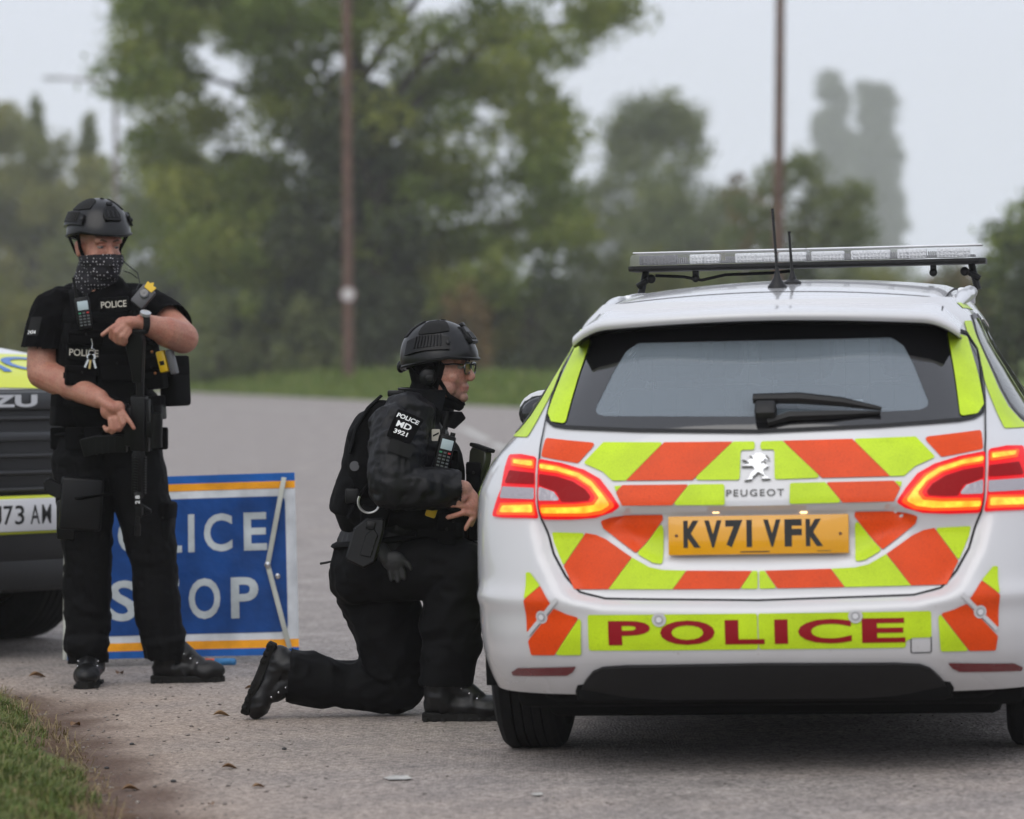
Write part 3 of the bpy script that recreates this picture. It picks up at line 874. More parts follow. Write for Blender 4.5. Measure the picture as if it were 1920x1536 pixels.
def inv_s(p):
    X, Y, S = ring(p.z); ax = abs(p.x); k = 110
    if p.y < Y[k] and ax < X[k]*.985:
        s = float(np.interp(ax, X[:k], S[:k]))
    else:
        i = int(np.argmin((X-ax)**2+(Y-p.y)**2)); s = float(S[i])
        i0, i1 = max(i-1, 0), min(i+1, len(S)-1)
        best = 1e9
        for u in np.linspace(0, 1, 41):
            ss = S[i0]+(S[i1]-S[i0])*u
            d = (np.interp(ss, S, X)-ax)**2+(np.interp(ss, S, Y)-p.y)**2
            if d < best: best = d; s = float(ss)
    return math.copysign(s, p.x)

# columns / rows of the shell
S_COL = np.concatenate([np.linspace(0, 1.25, 84), np.linspace(1.25, 3.0, 40)[1:]])
S_FR = np.linspace(0, 1, 26)[1:]
Z_ROW = np.unique(np.round(np.concatenate([np.linspace(.235, 1.0, 68), np.linspace(1.0, 1.38, 26)]), 4))
def shell_cols(z):
    S = ring(z)[2][-1]
    return np.concatenate([S_COL, 3.0+(S-3.0)*S_FR])
# plain shell for reading positions off the photograph
_v = []; _f = []; _nc = len(S_COL)+len(S_FR)
for z in Z_ROW:
    sc = shell_cols(z); X, Y, S = ring(z)
    xs_, ys_ = np.interp(sc, S, X), np.interp(sc, S, Y)
    for sg in (1, -1):
        for i in range(_nc): _v.append((sg*xs_[i], ys_[i], z))
for r in range(len(Z_ROW)-1):
    for h in (0, 1):
        for c in range(_nc-1):
            a = (r*2+h)*_nc+c; b = ((r+1)*2+h)*_nc+c
            _f.append((a, a+1, b+1, b) if h == 0 else (a+1, a, b, b+1))
_bvh = BVHTree.FromPolygons(_v, _f)
def sz(px, py):
    """surface position (s, z) on the car behind a point of the photograph"""
    o = CAR_I @ Vector((0, 0, CAM_H)); d = (CAR_I.to_3x3() @ ray(px, py)).normalized()
    h = _bvh.ray_cast(o, d)
    if h[0] is None:
        n = _bvh.find_nearest(o+d*11.6); h = n
    p = h[0]
    return (inv_s(p), p.z)
def szs(pts): return [sz(*p) for p in pts]
def crop5(pts): return szs([(880+x/2.4, 780+y/2.4) for x, y in pts])     # measured on an enlargement
def mirror(poly): return [(-s, z) for s, z in poly][::-1]

# --- relief of the tail: tailgate set in behind the bumper, number plate recess
TG = szs([(1418, 612), (1130, 628), (1086, 640), (1050, 705), (1026, 780), (1022, 800), (1013, 855), (1010, 905), (1011, 972), (1028, 1035), (1052, 1078), (1080, 1108), (1130, 1121), (1418, 1125)])
TG = [(min(s, 0.0) if i not in (0, len(TG)-1) else 0.0, z) for i, (s, z) in enumerate(TG)]
TGP = TG + [(-s, z) for s, z in TG[::-1][1:-1]]            # whole outline, closed
REC = szs([(1418, 949), (1200, 950), (1165, 955), (1118, 984), (1150, 1008), (1190, 1042), (1225, 1058), (1280, 1066), (1418, 1068)])
REC = [(0.0 if i in (0, len(REC)-1) else s, z) for i, (s, z) in enumerate(REC)]
RECP = REC + [(-s, z) for s, z in REC[::-1][1:-1]]
def sdf(poly, S, Z):
    """signed distance, positive inside"""
    P_ = np.array([(p[0], p[1]) for p in poly]); Q = np.roll(P_, -1, 0)
    S = np.asarray(S, float); Z = np.asarray(Z, float)
    best = np.full(S.shape, 1e9); ins = np.zeros(S.shape, bool)
    for (ax, ay), (bx, by) in zip(P_, Q):
        ex, ey = bx-ax, by-ay; l2 = ex*ex+ey*ey+1e-12
        t = np.clip(((S-ax)*ex+(Z-ay)*ey)/l2, 0, 1)
        best = np.minimum(best, np.hypot(S-ax-t*ex, Z-ay-t*ey))
        c = ((ay > Z) != (by > Z)) & (S < (bx-ax)*(Z-ay)/(by-ay+1e-12)+ax)
        ins ^= c
    return np.where(ins, best, -best)
LOWTG = TGP
def relief(S, Z):
    """depth (m) pressed into the shell"""
    S = np.asarray(S, float); Z = np.asarray(Z, float)
    d = sdf(LOWTG, S, Z)
    low = 1-sstep(.70, .80, Z)
    r = .042*sstep(-.045, .012, d)*low
    q = sdf(RECP, S, Z)
    top = sstep(.735, .76, Z)
    edge = sstep(-.004, .05, q)*(1-top)+sstep(-.002, .012, q)*top
    r = r + .030*edge*(.75+.25*top)
    # soft crease under the window and lamp shoulder
    # bumper: crease line along the lower edge
    r = r - .012*np.exp(-((Z-.515)/.03)**2)*sstep(.0, .03, -d)*(np.abs(S) < 1.0)
    return r
def surf(s, z, off=0.0):
    p = base_pt(s, z); e = .004
    ds = base_pt(s+e, z)-base_pt(s-e, z); dz = base_pt(s, z+e)-base_pt(s, z-e)
    n = ds.cross(dz).normalized()
    if n.dot(Vector((p.x, p.y-.9, 0))) < 0: n = -n
    return p + n*(off-float(relief(s, z)))

def clip_grid(bm, ds, dz):
    for axis, st in ((0, ds), (1, dz)):
        lo = min(v.co[axis] for v in bm.verts); hi = max(v.co[axis] for v in bm.verts)
        k = math.ceil(lo/st+1e-6)
        while k*st < hi-1e-6:
            co = Vector((0, 0, 0)); co[axis] = k*st; no = Vector((0, 0, 0)); no[axis] = 1
            bmesh.ops.bisect_plane(bm, geom=bm.verts[:]+bm.edges[:]+bm.faces[:], plane_co=co, plane_no=no, dist=1e-6)
            k += 1
def conform(name, bm, off, mat, parent, thick=0.0, step=.03, smooth=True):
    """lay a flat (s,z) shape on the car's surface"""
    clip_grid(bm, step, step)
    bm.normal_update()
    if thick:
        for f in bm.faces:
            pass
        r = bmesh.ops.extrude_face_region(bm, geom=bm.faces[:])
        top = {g for g in r['geom'] if isinstance(g, bmesh.types.BMVert)}
    else: top = set(bm.verts)
    for v in bm.verts:
        v.co = surf(v.co.x, v.co.y, off if v in top else off-thick)
    bmesh.ops.recalc_face_normals(bm, faces=bm.faces[:])
    me = bpy.data.meshes.new(name); bm.to_mesh(me); bm.free()
    o = link_mesh(name, me, mat, parent, smooth); sharp(me, 40)
    # outward facing
    return o
def poly_bm(poly):
    bm = bmesh.new(); f = bm.faces.new([bm.verts.new((p[0], p[1], 0)) for p in poly])
    bmesh.ops.triangulate(bm, faces=[f]); return bm
def patch(name, poly, off, mat, parent=None, r=0.0, thick=0.0, step=.03):
    if r: poly = round_poly(poly, r)
    return conform(name, poly_bm(poly), off, mat, parent or car, thick, step)
def both(name, poly, off, mat, parent=None, **k):
    return patch(name, poly, off, mat, parent, **k), patch(name, mirror(poly), off, mat, parent, **k)
def strip(name, path, w, off, mat, parent=None, closed=False, step=.02):
    """thin band following an (s,z) line"""
    pts = [Vector(p) for p in path]; out = []
    dense = []
    n = len(pts); m = n if closed else n-1
    for i in range(m):
        a, b = pts[i], pts[(i+1) % n]; k = max(1, int((b-a).length/step))
        for j in range(k): dense.append(a.lerp(b, j/k))
    if not closed: dense.append(pts[-1])
    N = len(dense); V = []
    for i, p in enumerate(dense):
        a = dense[i-1] if (closed or i > 0) else p; b = dense[(i+1) % N] if (closed or i < N-1) else p
        t = (b-a).normalized(); q = Vector((-t.y, t.x))*w/2
        V += [surf(p.x+q.x, p.y+q.y, off), surf(p.x-q.x, p.y-q.y, off)]
    F = [[2*i, 2*i+1, 2*((i+1) % N)+1, 2*((i+1) % N)] for i in range(N if closed else N-1)]
    mb = MB(); mb.add(V, F); return mb.build(name, mat, parent or car)
def lay_text(name, s, x0, x1, z0, z1, off, mat, bold=0.0, space=1.0, thick=.0012, shear=0.0):
    bm, w, h = text_bm(s, bold, space)
    for v in bm.verts:
        v.co = Vector((x0+(x1-x0)*v.co.x/w, z0+(z1-z0)*v.co.y/h, 0))
    return conform(name, bm, off, mat, car, 0, .04, False)

# --- materials
def mat_paint():
    m, t, b = nodes('white_car_paint'); L = t.links
    tc = t.nodes.new('ShaderNodeTexCoord')
    n = t.nodes.new('ShaderNodeTexNoise'); n.inputs['Scale'].default_value = 60; n.inputs['Detail'].default_value = 6
    n2 = t.nodes.new('ShaderNodeTexNoise'); n2.inputs['Scale'].default_value = 5; n2.inputs['Detail'].default_value = 4
    L.new(tc.outputs['Object'], n.inputs[0]); L.new(tc.outputs['Object'], n2.inputs[0])
    sx = t.nodes.new('ShaderNodeSeparateXYZ'); L.new(tc.outputs['Object'], sx.inputs[0])
    # road film thrown up on the lowest part, and rare flecks
    h = t.nodes.new('ShaderNodeMapRange'); h.inputs[1].default_value = .22; h.inputs[2].default_value = .62; h.inputs[3].default_value = .42; h.inputs[4].default_value = .02
    L.new(sx.outputs[2], h.inputs[0])
    mu = t.nodes.new('ShaderNodeMath'); mu.operation = 'MULTIPLY'; L.new(h.outputs[0], mu.inputs[0]); L.new(n2.outputs[0], mu.inputs[1])
    fl = t.nodes.new('ShaderNodeMapRange'); fl.inputs[1].default_value = .70; fl.inputs[2].default_value = .76; fl.inputs[3].default_value = 0; fl.inputs[4].default_value = .5
    L.new(n.outputs[0], fl.inputs[0])
    h2 = t.nodes.new('ShaderNodeMapRange'); h2.inputs[1].default_value = .3; h2.inputs[2].default_value = .8; h2.inputs[3].default_value = 1; h2.inputs[4].default_value = 0
    L.new(sx.outputs[2], h2.inputs[0])
    m2 = t.nodes.new('ShaderNodeMath'); m2.operation = 'MULTIPLY'; L.new(fl.outputs[0], m2.inputs[0]); L.new(h2.outputs[0], m2.inputs[1])
    ad = t.nodes.new('ShaderNodeMath'); ad.operation = 'ADD'; ad.use_clamp = True; L.new(mu.outputs[0], ad.inputs[0]); L.new(m2.outputs[0], ad.inputs[1])
    mx = t.nodes.new('ShaderNodeMix'); mx.data_type = 'RGBA'; mx.inputs[6].default_value = (.63, .63, .64, 1); mx.inputs[7].default_value = (.30, .26, .22, 1)
    L.new(ad.outputs[0], mx.inputs[0]); L.new(mx.outputs[2], b.inputs['Base Color'])
    r = t.nodes.new('ShaderNodeMapRange'); r.inputs[3].default_value = .22; r.inputs[4].default_value = .5; L.new(mu.outputs[0], r.inputs[0]); L.new(r.outputs[0], b.inputs['Roughness'])
    b.inputs['Coat Weight'].default_value = .7; b.inputs['Coat Roughness'].default_value = .05
    return m
WHITE = mat_paint()
def mat_reflective(name, col, col2):
    m, t, b = nodes(name); L = t.links
    tc = t.nodes.new('ShaderNodeTexCoord')
    mp = t.nodes.new('ShaderNodeMapping'); mp.inputs['Scale'].default_value = (130, 130, 130); L.new(tc.outputs['Object'], mp.inputs[0])
    vo = t.nodes.new('ShaderNodeTexVoronoi'); vo.inputs['Scale'].default_value = 1.0; vo.feature = 'DISTANCE_TO_EDGE'; L.new(mp.outputs[0], vo.inputs['Vector'])
    mr = t.nodes.new('ShaderNodeMapRange'); mr.inputs[1].default_value = .0; mr.inputs[2].default_value = .12; L.new(vo.outputs[0], mr.inputs[0])
    n = t.nodes.new('ShaderNodeTexNoise'); n.inputs['Scale'].default_value = 9; n.inputs['Detail'].default_value = 5; L.new(tc.outputs['Object'], n.inputs[0])
    mx = t.nodes.new('ShaderNodeMix'); mx.data_type = 'RGBA'; mx.inputs[6].default_value = (*col2, 1); mx.inputs[7].default_value = (*col, 1)
    L.new(mr.outputs[0], mx.inputs[0])
    m2 = t.nodes.new('ShaderNodeMix'); m2.data_type = 'RGBA'; m2.blend_type = 'MULTIPLY'; m2.inputs[0].default_value = .35
    L.new(mx.outputs[2], m2.inputs[6]); L.new(n.outputs[0], m2.inputs[7]); L.new(m2.outputs[2], b.inputs['Base Color'])
    b.inputs['Roughness'].default_value = .38; b.inputs['Specular IOR Level'].default_value = .28
    return m
LIME = mat_reflective('lime_reflective_film', (.66, .90, .02), (.54, .78, .015))
ORANGE = mat_reflective('orange_reflective_film', (.92, .085, .004), (.78, .060, .003))
BLUE = mat_reflective('blue_reflective_film', (.03, .09, .38), (.025, .07, .32))
RED_TXT = P('red_lettering_film', (.27, .003, .010), .45, spec=.25)
BLACK = P('black_plastic', (.007, .007, .0075), .5, spec=.35, var=.2, vscale=40, bump=.2, bscale=300, bdist=.001)
GLOSSBLK = P('gloss_black', (.006, .006, .007), .06, ior=1.85)
SEAM = P('panel_gap', (.012, .012, .013), .8)
RUBBER = P('tyre_rubber', (.009, .009, .009), .9, spec=.2, var=.35, vscale=30, bump=.5, bscale=120, bdist=.003)
CHROME = P('chrome', (.62, .63, .65), .12, metal=1)
DARKCHROME = P('badge_edge', (.05, .05, .045), .3, metal=.6)
REDLENS = P('red_lens', (.30, .006, .008), .08, coat=1, ior=1.6)
DARKRED = P('dark_red_lens', (.16, .001, .003), .4, spec=.15, emit=(1, .01, .012), estr=.13, bump=.5, bscale=60, bdist=.004)
CLEARL = P('clear_reflector', (.42, .39, .41), .22, metal=.5, bump=.8, bscale=70, bdist=.004)
def mat_led():
    m, t, b = nodes('led_bar_lit'); L = t.links; tc = t.nodes.new('ShaderNodeTexCoord'); n = t.nodes.new('ShaderNodeTexNoise'); n.inputs['Scale'].default_value = 26; n.inputs['Detail'].default_value = 2
    L.new(tc.outputs['Object'], n.inputs[0]); cr = t.nodes.new('ShaderNodeValToRGB'); e = cr.color_ramp.elements
    e[0].position = .30; e[0].color = (1, .24, .008, 1); e[1].position = .68; e[1].color = (1, .52, .04, 1); L.new(n.outputs[0], cr.inputs[0])
    L.new(cr.outputs[0], b.inputs['Emission Color']); b.inputs['Emission Strength'].default_value = 1.7; b.inputs['Base Color'].default_value = (.5, .08, .01, 1); b.inputs['Roughness'].default_value = .25; return m
LEDY = mat_led(); LEDO = P('led_band_glow', (.6, .04, .006), .25, spec=.3, emit=(1, .095, .006), estr=1.05)
LEDR = P('led_halo_lit', (.40, .003, .006), .2, spec=.3, emit=(1, .006, .012), estr=.52)
GLASS_R = glass_mat('rear_glass', (.74, .80, .81), 1.9)
def _mist_sky_glass(m, amt):  # mist on the pane, with the sky's bluish reflection painted into its colour
    t = m.node_tree; L = t.links; o = [n for n in t.nodes if n.type == 'OUTPUT_MATERIAL'][0]; src = o.inputs[0].links[0].from_socket
    d = t.nodes.new('ShaderNodeBsdfDiffuse'); d.inputs[0].default_value = (.62, .74, .84, 1); mx = t.nodes.new('ShaderNodeMixShader'); mx.inputs[0].default_value = amt
    L.new(src, mx.inputs[1]); L.new(d.outputs[0], mx.inputs[2]); L.new(mx.outputs[0], o.inputs[0])
_mist_sky_glass(GLASS_R, .21)
GLASS_S = glass_mat('side_glass', (.35, .38, .38), 1.9)
TRIM = P('grey_rubber_trim', (.05, .05, .052), .5)

# --- windows cut in the shell
GLO = szs([(1418, 606), (1130, 626), (1085, 642), (1066, 672), (1045, 725), (1030, 775), (1028, 790), (1040, 799), (1062, 803), (1200, 809), (1418, 811)])
GLO = [(0.0 if i in (0, len(GLO)-1) else s, z) for i, (s, z) in enumerate(GLO)]
GLOP = GLO + [(-s, z) for s, z in GLO[::-1][1:-1]]
GLI = szs([(1418, 640), (1195, 645), (1172, 660), (1150, 695), (1125, 745), (1113, 768), (1116, 778), (1130, 782), (1418, 783)])
GLI = [(0.0 if i in (0, len(GLI)-1) else s, z) for i, (s, z) in enumerate(GLI)]
GLIP = GLI + [(-s, z) for s, z in GLI[::-1][1:-1]]
def side_s(y, z):
    X, Y, S = ring(z); k = int(np.argmax(X > X.max()*.985))
    return float(np.interp(y, Y[60:], S[60:]))
SIDE_WIN = []
for y0t, y0b, y1t, y1b in ((-.22, -.36, .40, .30), (.50, .40, 1.22, 1.25), (1.30, 1.34, 1.66, 2.12)):
    zt, zb = 1.325, 1.0
    poly = []
    for u in np.linspace(0, 1, 6): z = zb+(zt-zb)*u; poly.append((side_s(y0b+(y0t-y0b)*(u**1.2), z), z))
    for u in np.linspace(1, 0, 6): z = zb+(zt-zb)*u; poly.append((side_s(y1b+(y1t-y1b)*u, z), z))
    if y0t < 0:      # rear edge of the load bay window, curved at its foot
        ez = [(.998, .985), (1.02, .915), (1.05, .868), (1.10, .842), (1.17, .836), (1.24, .832), (1.285, .838), (1.318, .875)]
        poly = [(sv, zv) for zv, sv in ez] + poly[6:]
    SIDE_WIN.append(poly)
WSC = [(ring(1.02)[2][-1]-.62, 1.02), (ring(1.02)[2][-1]+.0, 1.02)]
def in_window(S, Z, front_s):
    m = (sdf(GLIP, S, Z) > -.022)
    for w in SIDE_WIN:
        m |= (sdf(w, np.abs(S), Z) > .012)
    m |= (Z > 1.03) & (Z < 1.34) & (np.abs(S) > front_s)
    m |= (sdf(GLOP, S, Z) > .03) & (Z > 1.24)*False
    return m

# --- body shell
def build_body():
    V = []; F = []; SS = []; ZZ = []; nz_ = len(Z_ROW)
    for z in Z_ROW:
        sc = shell_cols(z); full = np.concatenate([-sc[::-1], sc[1:]])
        SS.append(full); ZZ.append(np.full(len(full), z))
    SS = np.array(SS); ZZ = np.array(ZZ); n = SS.shape[1]
    R = relief(SS, ZZ)*(np.abs(SS) < 1.3)
    for r in range(nz_):
        X, Y, S = ring(Z_ROW[r])
        a = np.abs(SS[r]); x = np.sign(SS[r])*np.interp(a, S, X); y = np.interp(a, S, Y)
        V.append(np.stack([x, y, ZZ[r]], 1))
    V = np.array(V)
    ds = np.gradient(V, axis=1); dz = np.gradient(V, axis=0)
    N = np.cross(ds, dz); N /= np.linalg.norm(N, axis=2, keepdims=True)+1e-9
    # outward check
    flip = np.sign((N[:, :, 0]*V[:, :, 0]+N[:, :, 1]*(V[:, :, 1]-.9)))[..., None]
    V = V-N*flip*R[..., None]
    cs, cz = (SS[:-1, :-1]+SS[1:, 1:])/2, (ZZ[:-1, :-1]+ZZ[1:, 1:])/2
    cx = (V[:-1, :-1]+V[1:, 1:])/2
    fs = np.array([ring(z)[2][-1]-.58 for z in Z_ROW[:-1]])[:, None]
    hole = in_window(cs, cz, fs)
    for yw in (0.0, 2.73):
        hole |= (np.hypot(cx[:, :, 1]-yw, cx[:, :, 2]-.315) < .352) & (np.abs(cx[:, :, 0]) > .6)
    idx = np.arange(nz_*n).reshape(nz_, n)
    q = np.stack([idx[:-1, :-1], idx[:-1, 1:], idx[1:, 1:], idx[1:, :-1]], 2)
    F = q[~hole]
    me = np_mesh('body', V.reshape(-1, 3), F)
    o = link_mesh('body', me, WHITE, car); sharp(me, 50)
    return o
body = build_body()

# --- roof
_rc = pchip([(-.72, 1.338), (-.655, 1.346), (-.5, 1.367), (-.3, 1.396), (0, 1.424), (.5, 1.450), (1.1, 1.463), (1.6, 1.452), (1.86, 1.418), (2.1, 1.36)])
def roof_z(x, y):
    a = np.abs(x)
    return _rc(y) - .040*(a/.56)**2 - .10*np.clip((a-.47)/.13, 0, 3)**2
def roof_te(x):
    """rear edge of the spoiler"""
    return -.655+.15*(np.abs(x)/.60)**2.2
def build_roof():
    us = np.linspace(-.60, .60, 61); n = 70; V = []
    for v in np.linspace(0, 1, n):
        y0 = -.20+.06*(us/.6)**2; y = y0+(1.83-.08*(us/.6)**2-y0)*v
        V.append(np.stack([us, y, roof_z(us, y)], 1))
    V = np.concatenate(V); m = len(us)
    i = np.arange((m-1)*(n-1)); b = (i//(m-1))*m+i % (m-1)
    me = np_mesh('roof', V, np.stack([b, b+1, b+m+1, b+m], 1))
    o = link_mesh('roof', me, WHITE, car)
    # spoiler, with a lip and an underside
    us = np.linspace(-.578, .578, 63); rows = []
    for v in np.linspace(0, 1, 26):
        y0 = -.204+.06*(us/.6)**2; yt = roof_te(us); y = y0+(yt-y0)*v
        rows.append(np.stack([us, y, roof_z(us, y)+v*(.042*np.clip((np.abs(us)-.47)/.13, 0, 3)**2)-.012*max(0, (v-.9)/.1)**2], 1))
    last = rows[-1]
    rows.append(last+np.array([0, .004, -.010])); rows.append(last+np.array([0, .012, -.017]))
    V = np.concatenate(rows); m = len(us); n = len(rows)
    i = np.arange((m-1)*(n-1)); b = (i//(m-1))*m+i % (m-1)
    me = np_mesh('spoiler', V, np.stack([b, b+m, b+m+1, b+1], 1))
    sp = link_mesh('spoiler', me, WHITE, car)
    us2 = last[:, 0]; rows = [last+np.array([0, .012, -.016]), last+np.array([0, .06, -.022]), last+np.array([0, .14, -.016]), last+np.array([0, .25, -.004])]
    V = np.concatenate(rows); n = len(rows); i = np.arange((m-1)*(n-1)); b = (i//(m-1))*m+i % (m-1)
    link_mesh('underside', np_mesh('underside', V, np.stack([b, b+m, b+m+1, b+1], 1)), BLACK, sp)
    return o
build_roof()
def roof_seams():
    for sg in (-1, 1):
        pts = [(sg*(.520-.012*u), -.40+2.0*u, float(roof_z(.520-.012*u, -.40+2.0*u))+.0010) for u in np.linspace(0, 1, 30)]
        mb = MB(); mb.tube(pts, .0032, 5); mb.build('roof_seam', SEAM, car)
    us = np.linspace(-.50, .50, 40); mb = MB()
    mb.tube([(u, -.203+.06*(u/.6)**2, float(roof_z(u, -.203+.06*(u/.6)**2))+.0002) for u in us], .0016, 5); mb.build('roof_seam', SEAM, car)
roof_seams()

# --- rear glass: frit border, clear pane, strips
def ring_patch(name, outer, inner, off, mat, parent):
    n = 120
    def res(poly):
        P_ = [Vector(p) for p in poly]; L = [0]
        for a, b in zip(P_, P_[1:]+P_[:1]): L.append(L[-1]+(b-a).length)
        out = []
        for k in range(n*2):
            d = L[-1]*k/(n*2); i = max(j for j in range(len(P_)) if L[j] <= d+1e-9)
            out.append(P_[i].lerp(P_[(i+1) % len(P_)], (d-L[i])/max(L[i+1]-L[i], 1e-9)))
        return out
    O = res(outer); I = res(inner); m = len(O); V = []; F = []
    K = 5
    for k in range(K+1):
        u = k/K
        for a, b in zip(O, I): V.append(surf(*a.lerp(b, u), off))
    for k in range(K):
        for i in range(m): F.append([k*m+i, k*m+(i+1) % m, (k+1)*m+(i+1) % m, (k+1)*m+i])
    mb = MB(); mb.add(V, F); return mb.build(name, mat, parent)
rw = patch('rear_window', GLIP, .0030, GLASS_R, r=.02)
GLSM = [(a*.985, .0+b) for a, b in GLIP]
fr = ring_patch('window_border', GLOP, GLSM, .0045, GLOSSBLK, rw)
strip('window_seal', GLOP, .010, .0065, SEAM, rw, closed=True)
both('window_strip', szs([(1111, 637), (1062, 797), (1036, 793), (1030, 776), (1050, 722), (1083, 650)]), .0075, LIME, rw, r=.012)
strip('tailgate_gap', TG[2:] + [(-s, z) for s, z in TG[::-1][1:-2]], .006, .004, SEAM, step=.012)

# --- chevron film
A1 = crop5([(345, 100), (575, 123), (490, 215), (325, 185)])
for o in both('chevron_panel', A1, .0025, ORANGE, r=.010): pass
cx0 = lambda x: x
B_l1 = crop5([(605, 122), (876, 122), (705, 293), (645, 293), (600, 252), (515, 215)])
B_o = crop5([(878, 122), (1186, 119), (1005, 290), (707, 293)])
B_l2 = crop5([(1188, 119), (1285, 118), (1285, 155), (1222, 156), (1217, 290), (1007, 290)])
C_l0 = crop5([(654, 318), (688, 314), (660, 343)])
C_o = crop5([(690, 313), (988, 310), (913, 403), (688, 405), (661, 347)])
C_l = crop5([(990, 310), (1148, 308), (1150, 402), (915, 403)])
D_o = crop5([(583, 468), (690, 436), (862, 434), (862, 455), (738, 607), (590, 497)])
D_l = crop5([(862, 458), (860, 660), (815, 652), (740, 609)])
E_l1 = crop5([(345, 515), (504, 518), (398, 667), (352, 555)])
E_o1 = crop5([(506, 518), (555, 526), (600, 545), (720, 628), (610, 773), (455, 773), (400, 669)])
E_l2 = crop5([(722, 629), (800, 673), (860, 686), (968, 689), (906, 773), (612, 773)])
E_o2 = crop5([(970, 689), (1266, 690), (1211, 771), (908, 773)])
E_l3 = crop5([(1268, 690), (1292, 690), (1292, 771), (1213, 771)])
F_l1 = crop5([(258, 705), (276, 704), (322, 764), (260, 827)])
F_o1 = crop5([(323, 766), (378, 848), (345, 885), (270, 978), (263, 968), (260, 829)])
F_o2 = crop5([(388, 866), (440, 892), (495, 908), (386, 1074), (282, 1074), (268, 1012)])
F_l2 = crop5([(497, 910), (505, 925), (505, 1074), (388, 1074)])
for pl, mt, r in ((B_l1, LIME, .006), (B_o, ORANGE, 0), (B_l2, LIME, .008), (C_l0, LIME, .002), (C_o, ORANGE, .004), (C_l, LIME, .007), (D_o, ORANGE, .006), (D_l, LIME, .01),
               (E_l1, LIME, .006), (E_o1, ORANGE, 0), (E_l2, LIME, 0), (E_o2, ORANGE, 0), (E_l3, LIME, .005), (F_l1, LIME, .004), (F_o1, ORANGE, .004), (F_o2, ORANGE, .006), (F_l2, LIME, .006)):
    both('chevron_panel', pl, .0048, mt, r=r, step=.016)
# the band with the word on the bumper
zt, zb = sz(1262, 1152)[1], sz(1262, 1219)[1]
xl = sz(1103, 1185)[0]
ntx = sz(1745, 1195); nt2 = sz(1698, 1192)
gap = .0015
patch('lettering_band', [(xl, zt), (-gap, zt), (-gap, zb), (xl, zb)], .0025, LIME, r=.008)
patch('lettering_band', [(gap, zt), (-xl, zt), (-xl, ntx[1]), (nt2[0]+.02, ntx[1]), (nt2[0], ntx[1]-.01), (nt2[0], zb), (gap, zb)], .0025, LIME, r=.008)
tl, tr = sz(1141, 1185)[0], sz(1697, 1185)[0]
TXW = (tr-tl)
# broad serif-less capitals, each its own piece
def wide_letters(word, x0, x1, z0, z1, widths, gapw, off):
    tot = sum(widths)+gapw*(len(word)-1); k = (x1-x0)/tot; x = x0
    for ch, w in zip(word, widths):
        bm, tw, th = text_bm(ch, .032)
        for v in bm.verts: v.co = Vector((x+w*k*v.co.x/tw, z0+(z1-z0)*v.co.y/th, 0))
        conform('letter', bm, off, RED_TXT, car, 0, .03, False); x += (w+gapw)*k
wide_letters('POLICE', tl, tr, sz(1418, 1207)[1], sz(1418, 1162)[1], [.80, 1.03, .74, .25, 1.0, .80], .19, .0042)

# --- badge and maker's name
def badge():
    b0, b1 = sz(1389, 908), sz(1446, 848)
    cxb, czb = 0.0, (b0[1]+b1[1])/2; k = (b1[1]-b0[1])/1.0
    # standing beast with raised paws: a stylised outline in unit coordinates (crop measured)
    def U(x, y): return ((x-735)/1150*k*1.72, czb+(690-y)/1150*k*1.72)
    outline = [(410, 520), (520, 545), (590, 500), (560, 430), (650, 440), (700, 385), (800, 380), (880, 420), (1010, 535), (960, 545), (900, 500), (860, 560), (940, 640), (985, 650),
               (945, 735), (890, 700), (860, 760), (900, 850), (1030, 930), (830, 945), (850, 890), (760, 800), (650, 905), (620, 960), (460, 965), (560, 900), (600, 800), (690, 720), (640, 660), (400, 670), (420, 640), (560, 610), (560, 575)]
    pl = [U(*p) for p in outline]
    bd = patch('badge', pl, .0062, P('badge_silver', (.55, .56, .58), .25, metal=.7), thick=.005, step=.02)
    for line in ([(410, 535), (515, 562)], [(400, 668), (640, 668)], [(470, 968), (625, 950)], [(640, 905), (760, 795), (880, 870)], [(835, 945), (1015, 942)], [(815, 590), (880, 570), (920, 615)], [(920, 440), (990, 530)], [(570, 445), (640, 500)], [(925, 720), (965, 680)]):
        strip('badge_shadow_edge', [U(*p) for p in line], .0048, .0068, DARKCHROME, bd)
    return bd
badge()
lay_text('maker_name', 'PEUGEOT', sz(1362, 924)[0], sz(1470, 922)[0], sz(1418, 931)[1], sz(1418, 918)[1], .004, DARKCHROME, .01, 1.25)

